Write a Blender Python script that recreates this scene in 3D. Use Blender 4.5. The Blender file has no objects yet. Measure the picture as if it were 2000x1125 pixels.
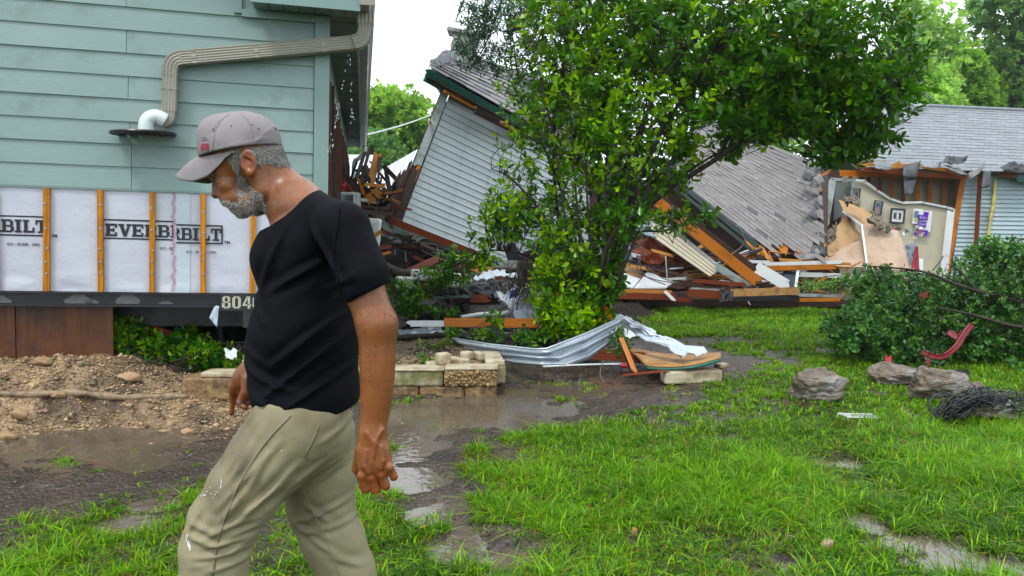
import bpy, math, random
import numpy as np
from mathutils import Vector, Matrix
random.seed(7); np.random.seed(7)
S = bpy.context.scene; COL = S.collection
R = math.radians
# ---------------- camera ----------------
CAMZ = 1.45; PITCH = R(4.85); F = 1555.0
cd = bpy.data.cameras.new('camera'); cam = bpy.data.objects.new('camera', cd); COL.objects.link(cam)
cam.location = (0, 0, CAMZ); cam.rotation_euler = (R(90) - PITCH, 0, 0)
cd.sensor_width = 36; cd.lens = F / 2000 * 36; cd.clip_start = .05; cd.clip_end = 2000
S.camera = cam
# ---------------- sky, sun, exposure ----------------
SUN_EL, SUN_AZ = R(58), R(200)
W = bpy.data.worlds.new('World'); S.world = W; W.use_nodes = True
wn = W.node_tree; bg = wn.nodes['Background']
sky = wn.nodes.new('ShaderNodeTexSky'); sky.sky_type = 'NISHITA'; sky.sun_disc = False
sky.sun_elevation = SUN_EL; sky.sun_rotation = SUN_AZ; sky.air_density = 1.0; sky.dust_density = 4
mx = wn.nodes.new('ShaderNodeMix'); mx.data_type = 'RGBA'; mx.inputs[0].default_value = .88   # overcast layer over the clear sky
mx.inputs[7].default_value = (10.6, 11.6, 12.4, 1)
wn.links.new(sky.outputs[0], mx.inputs[6]); wn.links.new(mx.outputs[2], bg.inputs[0])
bg.inputs[1].default_value = .115
sl = bpy.data.lights.new('sun', 'SUN'); sl.energy = 1.5; sl.angle = R(11); sl.color = (1, .97, .92)
so = bpy.data.objects.new('sun', sl); COL.objects.link(so)
# direction the light travels: from behind the camera's left shoulder, high
_d = Vector((.35, .62, -1.25)).normalized()
so.rotation_euler = _d.to_track_quat('-Z', 'Y').to_euler()
sky.sun_rotation = math.atan2(-_d.x, -_d.y)
sky.sun_elevation = math.asin(-_d.z)
S.view_settings.view_transform = 'Standard'; S.view_settings.look = 'None'
S.view_settings.exposure = 0.58; S.view_settings.gamma = 1; S.view_settings.use_curve_mapping = False
S.render.engine = 'CYCLES'
S.cycles.use_denoising = True
S.cycles.max_bounces = 6; S.cycles.diffuse_bounces = 3; S.cycles.transparent_max_bounces = 6
S.cycles.caustics_reflective = False; S.cycles.caustics_refractive = False

# ---------------- geometry helpers ----------------
CP, SP = math.cos(PITCH), math.sin(PITCH)
def ray(px, py):
    u = (px - 1000) / F; v = (562.5 - py) / F
    return Vector((u, CP + v * SP, -SP + v * CP))
def at(px, py, Y):
    d = ray(px, py); return Vector((0, 0, CAMZ)) + d * (Y / d.y)
def gd(px, py, z=0.0):
    d = ray(px, py); return Vector((0, 0, CAMZ)) + d * ((z - CAMZ) / d.z)
def proj(P):
    P = np.asarray(P, float); x = P[..., 0]; y = P[..., 1]; z = P[..., 2] - CAMZ
    dep = y * CP - z * SP; up = y * SP + z * CP
    return 1000 + F * x / dep, 562.5 - F * up / dep
def V(*a): return Vector(a)

_WM = {}
def link(name, me, parent=None, mw=None, mats=None):
    o = bpy.data.objects.new(name, me); COL.objects.link(o)
    mw = mw if mw is not None else Matrix.Identity(4)
    _WM[o.name] = mw.copy()
    if parent is not None:
        o.parent = parent; o.matrix_parent_inverse = _WM[parent.name].inverted()
    o.matrix_basis = mw
    if mats is not None and me is not None and not me.materials:
        for m in (mats if isinstance(mats, (list, tuple)) else [mats]): me.materials.append(m)
    return o
def thing(name, label, cat, loc=(0, 0, 0), group=None):
    o = link(name, None, None, Matrix.Translation(Vector(loc)))
    o.empty_display_size = .1
    o['label'] = label; o['category'] = cat
    if group: o['group'] = group
    return o
def tag(o, label, cat, group=None):
    o['label'] = label; o['category'] = cat
    if group: o['group'] = group
    return o
def mesh(name, v, f, smooth=False, col=None, mi=None):
    me = bpy.data.meshes.new(name)
    v = np.asarray(v, np.float32).reshape(-1, 3)
    if isinstance(f, np.ndarray) and f.ndim == 2:
        n, k = f.shape
        me.vertices.add(len(v)); me.vertices.foreach_set('co', v.ravel())
        me.loops.add(n * k); me.loops.foreach_set('vertex_index', f.astype(np.int32).ravel())
        me.polygons.add(n); me.polygons.foreach_set('loop_start', np.arange(0, n * k, k, dtype=np.int32))
        me.polygons.foreach_set('loop_total', np.full(n, k, np.int32))
        me.update(calc_edges=True)
    else:
        me.from_pydata([tuple(map(float, p)) for p in v], [], [tuple(map(int, q)) for q in f]); me.update()
    if smooth: me.polygons.foreach_set('use_smooth', np.ones(len(me.polygons), bool))
    if mi is not None: me.polygons.foreach_set('material_index', np.asarray(mi, np.int32))
    if col is not None:
        ca = me.color_attributes.new('Col', 'FLOAT_COLOR', 'POINT')
        c = np.ones((len(v), 4), np.float32); c[:, :3] = col; ca.data.foreach_set('color', c.ravel())
    return me
class MB:
    def __init__(s): s.v = []; s.f = []
    def add(s, v, f):
        b = len(s.v); s.v += [tuple(p) for p in v]; s.f += [tuple(b + i for i in q) for q in f]; return s
    def box(s, c, d, M=None):
        x, y, z = d[0] / 2, d[1] / 2, d[2] / 2
        p = [Vector((a * x, b * y, e * z)) for e in (-1, 1) for b in (-1, 1) for a in (-1, 1)]
        p = [(M @ q if M else q) + Vector(c) for q in p]
        return s.add(p, [(0, 2, 3, 1), (4, 5, 7, 6), (0, 1, 5, 4), (2, 6, 7, 3), (0, 4, 6, 2), (1, 3, 7, 5)])
    def tube(s, pts, r, n=8, cap=True):
        v, f = tube(pts, r, n, cap); return s.add(v, f)
    def prism(s, poly, d):          # poly: list of Vectors, extruded by vector d
        n = len(poly); v = [Vector(p) for p in poly] + [Vector(p) + d for p in poly]
        f = [tuple(range(n - 1, -1, -1)), tuple(range(n, 2 * n))] + [(i, (i + 1) % n, n + (i + 1) % n, n + i) for i in range(n)]
        return s.add(v, f)
    def obj(s, name, mat, parent=None, smooth=False, mw=None):
        return link(name, mesh(name, s.v, s.f, smooth), parent, mw, mat)
def tube(pts, r, n=8, cap=True):
    pts = [Vector(p) for p in pts]; m = len(pts)
    if not hasattr(r, '__len__'): r = [r] * m
    v = []; f = []; prev = None
    for i, p in enumerate(pts):
        t = (pts[min(i + 1, m - 1)] - pts[max(i - 1, 0)]).normalized()
        if prev is None:
            a = Vector((0, 0, 1)) if abs(t.z) < .9 else Vector((1, 0, 0)); u = t.cross(a).normalized()
        else:
            u = (prev - t * prev.dot(t)); u = u.normalized() if u.length > 1e-6 else t.orthogonal().normalized()
        prev = u; w = t.cross(u)
        for k in range(n):
            A = 2 * math.pi * k / n; v.append(p + (u * math.cos(A) + w * math.sin(A)) * r[i])
    for i in range(m - 1):
        for k in range(n):
            a = i * n + k; b = i * n + (k + 1) % n; f.append((a, b, b + n, a + n))
    if cap: f.append(tuple(range(n - 1, -1, -1))); f.append(tuple((m - 1) * n + k for k in range(n)))
    return v, f
def smooth_path(pts, k=6):
    pts = [Vector(p) for p in pts]; out = []
    P = [pts[0] * 2 - pts[1]] + pts + [pts[-1] * 2 - pts[-2]]
    for i in range(1, len(P) - 2):
        for j in range(k):
            t = j / k; a, b, c, d = P[i - 1], P[i], P[i + 1], P[i + 2]
            out.append(.5 * ((2 * b) + (c - a) * t + (2 * a - 5 * b + 4 * c - d) * t * t + (3 * b - a - 3 * c + d) * t ** 3))
    out.append(pts[-1]); return out
# value noise
def _h(ix, iy, iz, s):
    n = (ix * 374761393 + iy * 668265263 + iz * 2147483647 + s * 974711) & 0xffffffff
    n = ((n ^ (n >> 13)) * 1274126177) & 0xffffffff
    return ((n ^ (n >> 16)) & 0xffff) / 65535.0
def vn(P, s=0):
    P = np.asarray(P, float); i = np.floor(P).astype(np.int64); f = P - i; f = f * f * (3 - 2 * f)
    r = 0
    for a in (0, 1):
        for b in (0, 1):
            for c in (0, 1):
                w = (f[..., 0] if a else 1 - f[..., 0]) * (f[..., 1] if b else 1 - f[..., 1]) * (f[..., 2] if c else 1 - f[..., 2])
                r = r + w * _h(i[..., 0] + a, i[..., 1] + b, i[..., 2] + c, s)
    return r
def fbm(P, s=0, o=4):
    P = np.asarray(P, float); r = 0; a = .5; t = 0
    for k in range(o): r = r + a * vn(P * 2 ** k + k * 17.3, s + k); t += a; a *= .55
    return r / t - .5
def ss(a, b, x):
    t = np.clip((x - a) / (b - a), 0, 1); return t * t * (3 - 2 * t)

# ---------------- materials ----------------
def NN(nt, typ, **kw):
    n = nt.nodes.new('ShaderNode' + typ)
    for k, v in kw.items():
        if k[0] == '_': setattr(n, k[1:], v); continue
        key = int(k[1:]) if k[0] == 'i' and k[1:].isdigit() else k.replace('__', ' ')
        s = n.inputs[key]
        if hasattr(v, 'is_output') or isinstance(v, bpy.types.NodeSocket): nt.links.new(v, s)
        else: s.default_value = (*v, 1) if isinstance(v, tuple) and len(v) == 3 and s.type == 'RGBA' else v
    return n
def rgb(h, k=1.0):          # sRGB hex -> linear
    h = h.lstrip('#'); c = [int(h[i:i + 2], 16) / 255 for i in (0, 2, 4)]
    return tuple(((x / 12.92) if x < .04045 else ((x + .055) / 1.055) ** 2.4) * k for x in c)
def mixc(nt, a, b, f, mode='MIX'):
    n = nt.nodes.new('ShaderNodeMix'); n.data_type = 'RGBA'; n.blend_type = mode
    for s, v in ((0, f), (6, a), (7, b)):
        if isinstance(v, bpy.types.NodeSocket): nt.links.new(v, n.inputs[s])
        else: n.inputs[s].default_value = (*v, 1) if isinstance(v, tuple) else v
    return n.outputs[2]
def mr(nt, v, a, b, c=0., d=1.):
    n = NN(nt, 'MapRange', i0=v); n.inputs[1].default_value = a; n.inputs[2].default_value = b
    n.inputs[3].default_value = c; n.inputs[4].default_value = d; return n.outputs[0]
def newmat(name):
    m = bpy.data.materials.new(name); m.use_nodes = True; nt = m.node_tree
    return m, nt, nt.nodes['Principled BSDF']
def mp(nt, scale=(1, 1, 1), co='Object', rot=(0, 0, 0)):
    tc = nt.nodes.new('ShaderNodeTexCoord')
    return NN(nt, 'Mapping', Vector=tc.outputs[co], Scale=tuple(scale), Rotation=rot).outputs[0]
def mat(name, c1, c2=None, rough=.55, sc=6, st=(1, 1, 1), bump=.0, bsc=None, rnd=.0, dirt=None, dsc=3, dth=(.5, .62), spec=.5, metal=0, rvar=.12, det=6, bst=None, attr=False, sss=0, sheen=0):
    m, nt, b = newmat(name)
    v = mp(nt, st); n = NN(nt, 'TexNoise', Vector=v, Scale=sc, Detail=det, Roughness=.6)
    if attr:
        base = NN(nt, 'Attribute', _attribute_name='Col').outputs[0]
        c2m = tuple(x for x in (c2 or (.7, .7, .7)))
        col = mixc(nt, base, mixc(nt, base, c2m, 1., 'MULTIPLY'), mr(nt, n.outputs[0], .35, .65))
    else:
        col = mixc(nt, c1, c2 or c1, mr(nt, n.outputs[0], .35, .65))
    if dirt:
        n2 = NN(nt, 'TexNoise', Vector=mp(nt), Scale=dsc, Detail=8, Roughness=.7)
        col = mixc(nt, col, dirt, mr(nt, n2.outputs[0], dth[0], dth[1], 0, .8))
    if rnd:
        oi = nt.nodes.new('ShaderNodeObjectInfo')
        f = mr(nt, oi.outputs['Random'], 0, 1, 1 - rnd, 1 + rnd)
        hs = NN(nt, 'HueSaturation', Color=col, Value=f); col = hs.outputs[0]
    nt.links.new(col, b.inputs['Base Color'])
    if rvar: nt.links.new(mr(nt, n.outputs[0], .3, .7, max(.02, rough - rvar), rough + rvar), b.inputs['Roughness'])
    else: b.inputs['Roughness'].default_value = rough
    b.inputs['Specular IOR Level'].default_value = spec; b.inputs['Metallic'].default_value = metal
    if sss:
        b.inputs['Subsurface Weight'].default_value = sss; b.inputs['Subsurface Radius'].default_value = (.012, .004, .002)
        b.inputs['Subsurface Scale'].default_value = 1.
    if sheen: b.inputs['Sheen Weight'].default_value = sheen
    if bump:
        n3 = NN(nt, 'TexNoise', Vector=mp(nt, bst or st), Scale=bsc or sc * 3, Detail=5, Roughness=.6)
        bp = NN(nt, 'Bump', Height=n3.outputs[0], Strength=1., Distance=bump)
        nt.links.new(bp.outputs[0], b.inputs['Normal'])
    return m
def wood(name, c1, c2, rough=.45, rnd=.15, sc=14, dirt=None):   # grain runs along local X
    m, nt, b = newmat(name)
    oi = nt.nodes.new('ShaderNodeObjectInfo'); tc = nt.nodes.new('ShaderNodeTexCoord')
    off = NN(nt, 'VectorMath', _operation='SCALE', i0=(3., 7., 5.)); nt.links.new(oi.outputs['Random'], off.inputs['Scale'])
    ad = NN(nt, 'VectorMath', _operation='ADD', i0=tc.outputs['Object'], i1=off.outputs[0])
    v = NN(nt, 'Mapping', Vector=ad.outputs[0], Scale=(.35, 3, 1)).outputs[0]
    n = NN(nt, 'TexNoise', Vector=v, Scale=sc * .35, Detail=3, Distortion=.6)
    w = NN(nt, 'TexWave', Vector=v, Scale=sc * .7, Distortion=7, Detail=3); w.bands_direction = 'Z'
    w.inputs['Detail Scale'].default_value = .7
    fx = NN(nt, 'Math', _operation='MULTIPLY', i0=w.outputs['Fac'], i1=n.outputs[0]).outputs[0]
    col = mixc(nt, c1, c2, mr(nt, fx, .1, .6))
    n2 = NN(nt, 'TexNoise', Vector=ad.outputs[0], Scale=2.5, Detail=5)
    col = mixc(nt, col, dirt or tuple(x * .35 for x in c2), mr(nt, n2.outputs[0], .55, .75, 0, .7))
    hs = NN(nt, 'HueSaturation', Color=col, Value=mr(nt, oi.outputs['Random'], 0, 1, 1 - rnd, 1 + rnd))
    nt.links.new(hs.outputs[0], b.inputs['Base Color'])
    b.inputs['Roughness'].default_value = rough + .1; b.inputs['Specular IOR Level'].default_value = .28
    bp = NN(nt, 'Bump', Height=fx, Distance=.002); nt.links.new(bp.outputs[0], b.inputs['Normal'])
    return m
def leafmat(name, rough=.32, trans=.35, gain=1.0, spec=.5):
    m, nt, b = newmat(name)
    a = NN(nt, 'Attribute', _attribute_name='Col').outputs[0]
    oi = nt.nodes.new('ShaderNodeObjectInfo')
    a = NN(nt, 'HueSaturation', Color=a, Value=gain, Saturation=1.).outputs[0]
    nt.links.new(a, b.inputs['Base Color']); b.inputs['Roughness'].default_value = rough
    b.inputs['Specular IOR Level'].default_value = spec
    t = nt.nodes.new('ShaderNodeBsdfTranslucent')
    nt.links.new(mixc(nt, a, (1.3, 1.25, .5), 1., 'MULTIPLY'), t.inputs[0])
    s = nt.nodes.new('ShaderNodeMixShader'); s.inputs[0].default_value = trans
    nt.links.new(b.outputs[0], s.inputs[1]); nt.links.new(t.outputs[0], s.inputs[2])
    nt.links.new(s.outputs[0], nt.nodes['Material Output'].inputs[0])
    return m

M = {}
# weatherboard with embossed cedar grain
def siding_mat(name, c1, c2, gx=(1.6, 20, 20), dist=.0005, rough=.5, dirt=None):
    m, nt, b = newmat(name)
    oi = nt.nodes.new('ShaderNodeObjectInfo'); tc = nt.nodes.new('ShaderNodeTexCoord')
    off = NN(nt, 'VectorMath', _operation='SCALE', i0=(9., 3., 5.)); nt.links.new(oi.outputs['Random'], off.inputs['Scale'])
    ad = NN(nt, 'VectorMath', _operation='ADD', i0=tc.outputs['Object'], i1=off.outputs[0])
    v = NN(nt, 'Mapping', Vector=ad.outputs[0], Scale=gx).outputs[0]
    w = NN(nt, 'TexWave', Vector=v, Scale=1.6, Distortion=9, Detail=3); w.bands_direction = 'Z'; w.inputs['Detail Scale'].default_value = .8
    n = NN(nt, 'TexNoise', Vector=v, Scale=3, Detail=5)
    n2 = NN(nt, 'TexNoise', Vector=tc.outputs['Object'], Scale=1.3, Detail=6)
    col = mixc(nt, c1, c2, mr(nt, n2.outputs[0], .35, .65))
    col = mixc(nt, col, tuple(x * .8 for x in c1), mr(nt, w.outputs[0], .6, 1, 0, .3))
    if dirt: 
        n4 = NN(nt, 'TexNoise', Vector=tc.outputs['Object'], Scale=4, Detail=9, Roughness=.75)
        col = mixc(nt, col, dirt, mr(nt, n4.outputs[0], .52, .7, 0, .6))
    hs = NN(nt, 'HueSaturation', Color=col, Value=mr(nt, oi.outputs['Random'], 0, 1, .95, 1.05))
    nt.links.new(hs.outputs[0], b.inputs['Base Color']); b.inputs['Roughness'].default_value = rough
    h = NN(nt, 'Math', _operation='ADD', i0=w.outputs[0], i1=n.outputs[0]).outputs[0]
    bp = NN(nt, 'Bump', Height=h, Distance=dist); nt.links.new(bp.outputs[0], b.inputs['Normal'])
    return m
M['sid'] = siding_mat('teal_siding', (.245, .345, .325), (.275, .375, .355), rough=.42, dirt=(.17, .22, .20))
M['sidflat'] = mat('teal_trim', (.21, .315, .29), (.235, .345, .32), rough=.45, sc=3, bump=.0006, bsc=120, st=(1, 1, .2))
M['wsid'] = siding_mat('grey_siding', (.46, .52, .54), (.52, .58, .59), rough=.4, dist=.0004, dirt=(.2, .21, .2))
M['wtrim'] = mat('grey_trim', (.36, .42, .42), (.25, .29, .28), rough=.5, sc=7, dirt=(.12, .1, .07), dsc=5)
M['rsid'] = siding_mat('pale_siding', (.42, .52, .56), (.47, .57, .60), rough=.5, dist=.0004)
M['wrap'] = mat('housewrap', (.56, .58, .66), (.62, .64, .71), rough=.38, sc=3, bump=.003, bsc=26, dirt=(.36, .36, .36), dsc=7, dth=(.62, .8))
M['wrap2'] = mat('housewrap_overlap', (.54, .62, .68), (.58, .66, .71), rough=.36, sc=3, bump=.002, bsc=20)
M['ink'] = mat('black_ink', (.012, .011, .018), rough=.5, rvar=0)
M['redink'] = mat('red_ink', (.5, .10, .13), rough=.5, rvar=0)
M['stud'] = wood('pine_stud', (.60, .27, .055), (.42, .14, .022), rough=.38)
M['steel'] = mat('black_steel', (.012, .013, .016), (.022, .022, .026), rough=.45, sc=8, dirt=(.06, .055, .05), dsc=6, dth=(.6, .75))
M['grime'] = mat('pale_grime', (.13, .135, .14), (.2, .2, .2), rough=.7, sc=20)
M['stencil'] = mat('stencil_paint', (.62, .60, .48), (.45, .43, .33), rough=.6, sc=60)
M['ply'] = mat('treated_plywood', (.155, .055, .018), (.070, .024, .010), sc=7, st=(.3, 3, 3), rough=.5, bump=.0015, bsc=30, dirt=(.03, .015, .01), dsc=2)
M['screw'] = mat('screw_metal', (.45, .43, .38), rough=.35, metal=.8, rvar=0)
M['spout'] = mat('taupe_spout', (.29, .275, .225), (.32, .30, .25), rough=.42, sc=3, rvar=.05)
M['pvc'] = mat('white_pvc', (.74, .80, .80), rough=.3, rvar=0)
M['blackp'] = mat('black_plastic', (.012, .013, .014), rough=.35, rvar=0)
M['soffit'] = mat('grey_soffit', (.17, .19, .18), (.2, .22, .21), rough=.6, sc=3)
M['gutter'] = mat('mauve_gutter', (.33, .29, .28), (.38, .34, .33), rough=.4, sc=4)
M['white'] = mat('white_paint', (.70, .73, .74), (.62, .65, .66), rough=.45, sc=5, dirt=(.3, .27, .22), dsc=6, dth=(.6, .75))
M['foam'] = mat('white_block', (.74, .76, .72), (.62, .64, .58), rough=.8, sc=14, bump=.004, bsc=40, dirt=(.3, .26, .2), dsc=7, dth=(.58, .72))
M['metalw'] = mat('crumpled_metal', (.50, .56, .62), (.40, .46, .52), rough=.28, sc=3, dirt=(.25, .26, .26), dsc=5, dth=(.6, .78), metal=.45)
M['tarp'] = mat('bluewhite_sheet', (.52, .60, .70), (.62, .68, .74), rough=.35, sc=4, bump=.004, bsc=14, dirt=(.25, .25, .24), dsc=6, dth=(.6, .76))
M['blackbag'] = mat('black_sheet', (.006, .007, .008), (.011, .012, .014), spec=.3, rough=.38, sc=6, bump=.006, bsc=18)
M['green'] = mat('green_fascia', (.020, .150, .115), (.014, .10, .078), rough=.42, sc=4, dirt=(.05, .07, .06), dsc=7)
M['greend'] = mat('shaded_green_fascia', (.006, .040, .030), (.004, .022, .018), rough=.5, sc=4, dirt=(.02, .02, .018), dsc=5)  # green fascia with the shade under the fallen roof in its colour
M['rust'] = wood('red_brown_timber', (.20, .045, .016), (.10, .022, .009), rough=.4)
M['orange'] = wood('fresh_orange_timber', (.56, .20, .035), (.38, .11, .018), rough=.36)
M['brown'] = wood('dark_brown_timber', (.050, .024, .015), (.022, .011, .007), rough=.45)
M['splint'] = wood('splintered_pine', (.58, .30, .11), (.42, .18, .05), rough=.5)
M['raw'] = mat('raw_ply', (.52, .31, .14), (.38, .19, .07), rough=.6, sc=10, st=(1, 1, 5), bump=.004, bsc=40, dirt=(.18, .10, .05), dsc=8)
M['dry'] = mat('drywall_tan', (.47, .31, .17), (.36, .22, .11), rough=.7, sc=2.5, dirt=(.2, .13, .08), dsc=5, dth=(.52, .72))
M['dryp'] = mat('drywall_pinkish', (.52, .40, .31), (.42, .29, .20), rough=.7, sc=2, dirt=(.24, .16, .1), dsc=5, dth=(.52, .72))
M['cream'] = mat('cream_wall', (.50, .46, .35), (.46, .42, .32), rough=.6, sc=2, dirt=(.25, .22, .16), dsc=5, dth=(.62, .8))
M['insul'] = mat('grey_insulation', (.30, .27, .21), (.15, .13, .10), rough=.95, sc=18, bump=.02, bsc=30)
M['dark'] = mat('shade_dark_soil', (.010, .008, .006), (.024, .017, .013), spec=.2, rough=.85, sc=6, bump=.03, bsc=12)  # soil colour lowered to stand in for the overhang's shade
M['void'] = mat('shade_black', (.006, .005, .005), (.012, .010, .009), spec=.15, rough=.9)  # near-black colour standing in for the shade under the house
M['felt'] = mat('roof_felt', (.045, .05, .058), (.08, .088, .10), rough=.5, sc=9, bump=.002, bsc=60, rnd=.25)
M['sh1'] = mat('weathered_shingle', (.185, .172, .17), (.24, .225, .22), rough=.55, sc=7, bump=.0015, bsc=160, rnd=.15, dirt=(.16, .15, .145), dsc=5, dth=(.55, .72))
M['sh2'] = mat('blue_grey_shingle', (.185, .20, .22), (.24, .255, .275), rough=.5, sc=7, bump=.001, bsc=120, rnd=.12, dirt=(.2, .21, .22), dsc=4, dth=(.55, .75))
M['bark'] = mat('bark', (.028, .021, .016), (.065, .054, .044), spec=.25, rough=.7, sc=10, st=(1, 1, .3), bump=.01, bsc=30)
M['barkl'] = mat('pale_bark', (.15, .12, .095), (.08, .06, .045), rough=.6, sc=12, bump=.008, bsc=26)
M['leaf'] = leafmat('glossy_leaf', .27, .30, spec=.4)
M['leafm'] = leafmat('shrub_leaf', .35, .22)
M['leafbg'] = leafmat('far_leaf', .55, .42)
M['grass'] = leafmat('grass_blade', .38, .40, spec=.3)
M['block'] = mat('concrete_block', (.44, .38, .27), (.30, .25, .16), rough=.75, sc=9, bump=.006, bsc=50, dirt=(.10, .13, .02), dsc=4, dth=(.46, .6))
M['blockb'] = mat('rubble_block', (.36, .24, .12), (.16, .10, .05), rough=.7, sc=22, bump=.012, bsc=34, dirt=(.07, .05, .03), dsc=7, dth=(.5, .62))
M['coping'] = mat('pale_coping', (.56, .50, .36), (.48, .42, .30), rough=.6, sc=7, bump=.003, bsc=60, dirt=(.30, .22, .13), dsc=6)
M['rock'] = mat('wet_limestone', (.24, .20, .15), (.085, .058, .038), rough=.28, sc=6, bump=.03, bsc=16, dirt=(.34, .33, .32), dsc=3, dth=(.52, .62), st=(1, 1, 2.5))
M['rockt'] = mat('tan_stone', (.45, .33, .20), (.32, .20, .11), rough=.5, sc=8, bump=.01, bsc=22)
M['peb'] = mat('pebble', (1, 1, 1), (.6, .55, .5), rough=.5, sc=30, attr=True)
M['red'] = mat('red_plastic', (.42, .035, .05), (.34, .03, .04), rough=.3, sc=5, dirt=(.2, .1, .07), dsc=9, dth=(.6, .75))
M['roofw'] = mat('white_metal_roof', (.66, .72, .75), (.6, .66, .7), rough=.35, sc=1)
# ---------------- terrain ----------------
PUD = []     # (cx, cy, rx, ry, depth, rot)
def pud(px, py, wpx, hpx, dep=.035, rot=0.):
    c = gd(px, py); a = gd(px + wpx, py); b = gd(px, py - hpx)
    PUD.append((c.x, c.y, abs(a.x - c.x), abs(b.y - c.y), dep, rot))
pud(930, 800, 190, 28, .06); pud(1080, 765, 90, 22, .04); pud(1180, 748, 110, 14, .035); pud(735, 862, 105, 34, .06); pud(720, 895, 80, 14, .04); pud(800, 878, 70, 24, .05); pud(800, 835, 100, 26, .05)
pud(150, 862, 240, 34, .06); pud(330, 858, 90, 16, .04); pud(90, 925, 60, 14, .03); pud(270, 905, 70, 14, .03)
pud(845, 1000, 75, 26, .05); pud(905, 1062, 70, 36, .05); pud(1000, 1095, 75, 22, .045); pud(750, 935, 110, 34, .045)
pud(1690, 1020, 45, 26, .045); pud(1780, 1062, 90, 20, .055); pud(1900, 1098, 150, 20, .06); pud(1440, 862, 50, 8, .03); pud(1640, 905, 50, 9, .035); pud(1340, 900, 40, 6, .03); pud(1650, 900, 30, 8, .03)
pud(1550, 1105, 40, 12, .03); pud(250, 1020, 60, 16, .03); pud(1300, 760, 60, 9, .025); pud(300, 985, 50, 12, .025); pud(1130, 935, 40, 8, .025)
def gz0(x, y):
    x = np.asarray(x, float); y = np.asarray(y, float)
    P = np.stack([x, y, x * 0], -1)
    yw = y - .231 * (x + 2.99); m = ss(5.25, 6.15, yw) * (1 - ss(-2.5, -1.3, x)) * (.37 - .13 * ss(-3.3, -2.5, x)) * (1 - ss(12, 16, y))
    z = m + fbm(P * 1.1, 3) * .05 + m * (fbm(P * 3.5, 5) * .20 + fbm(P * 11, 6, 3) * .14)
    z = z + ss(6.75, 7.4, y) * ss(-1.95, -1.6, x) * (1 - ss(-.35, 0.1, x)) * .16      # fill behind the block wall
    w = ss(8.2, 10.5, y) * (1 - ss(-.2, 1.2, x)) * ss(-2.6, -2.0, x)
    z = z + w * (.12 + fbm(P * 2.1, 9) * .3)
    z = z + ss(30, 60, y) * 1.0
    return z
def pudk(x, y):
    k = np.zeros(np.shape(x))
    wob = fbm(np.stack([x * 3, y * 3, x * 0], -1), 21) * 1.3 + fbm(np.stack([x * 9, y * 11, x * 0], -1), 23, 3) * 1.0
    for cx, cy, rx, ry, d, _ in PUD:
        q = ((x - cx) / (rx * 1.15)) ** 2 + ((y - cy) / (ry * 1.25)) ** 2
        k = np.maximum(k, (1 - ss(.25, 1.25, q + wob * 1.3)) * d)
    return k
def gz(x, y):
    x = np.asarray(x, float); y = np.asarray(y, float)
    P = np.stack([x, y, x * 0], -1)
    z = gz0(x, y) + fbm(P * 7, 11) * .034 + fbm(P * 22, 13, 3) * .024
    fl = 1 - ss(.0, .02, pudk(x, y))
    return z * (.55 + .45 * fl) - pudk(x, y) * .8 + .012
def gzf(x, y): return float(gz(np.array([x]), np.array([y]))[0])
def axis(a, b, st, far, g=1.25, lo=None):
    c = list(np.arange(a, b, st)); s = st; v = b; up = []
    while v < far: up.append(v); s *= g; v += s
    up.append(far); dn = []; s = st; v = a
    lo = -far if lo is None else lo
    while v > lo: s *= g; v -= s; dn.append(max(v, lo))
    return np.array(sorted(dn) + c + up)
gx = axis(-5.2, 5.8, .034, 600.); gy = axis(2.6, 9.4, .034, 900., 1.12, -60.)
X, Y = np.meshgrid(gx, gy); Z = gz(X, Y)
Z = np.where(Y > 9.4, gz0(X, Y), Z)
nv = len(gx); idx = np.arange(X.size).reshape(X.shape)
fa = np.stack([idx[:-1, :-1], idx[:-1, 1:], idx[1:, 1:], idx[1:, :-1]], -1).reshape(-1, 4)
# colours
pxg, pyg = proj(np.stack([X, np.maximum(Y, .8), Z * 0], -1))
Pn = np.stack([X, Y, Z * 0], -1); n1 = fbm(Pn * 2.3, 31); n2 = fbm(Pn * 9, 33)
grav = ss(4.95, 5.35, Y - .231 * (X + 2.99) + n1 * .5) * (1 - ss(-2.05, -1.6, X + n1 * .5)) + ss(6.7, 6.9, Y) * ss(-2.2, -1.9, X) * (1 - ss(-.3, 0, X)) * (1 - ss(8, 9, Y))
grav = np.clip(grav, 0, 1)[..., None]
mud = np.array([.080, .060, .046]) * (1 + n2[..., None] * 1.6 + n1[..., None] * .8)
gcol = np.array([.40, .285, .175]) * (1 + n2[..., None] * 1.8 + n1[..., None] * 1.6)
colr = mud * (1 - grav) + gcol * grav
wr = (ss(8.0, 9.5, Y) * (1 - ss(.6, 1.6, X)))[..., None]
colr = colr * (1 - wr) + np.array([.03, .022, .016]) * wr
lawn = (ss(9.4, 12, Y) * ss(.8, 1.6, X))[..., None]
colr = colr * (1 - lawn) + np.array([.07, .11, .015]) * (1 + n2[..., None]) * lawn
undershade = (ss(6.7, 7.0, Y) * (1 - ss(-2.0, -1.6, X)))[..., None]; colr = colr * (1 - undershade) + np.array([.02, .015, .011]) * undershade  # shade under the raised house, painted as darker soil colour
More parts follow.
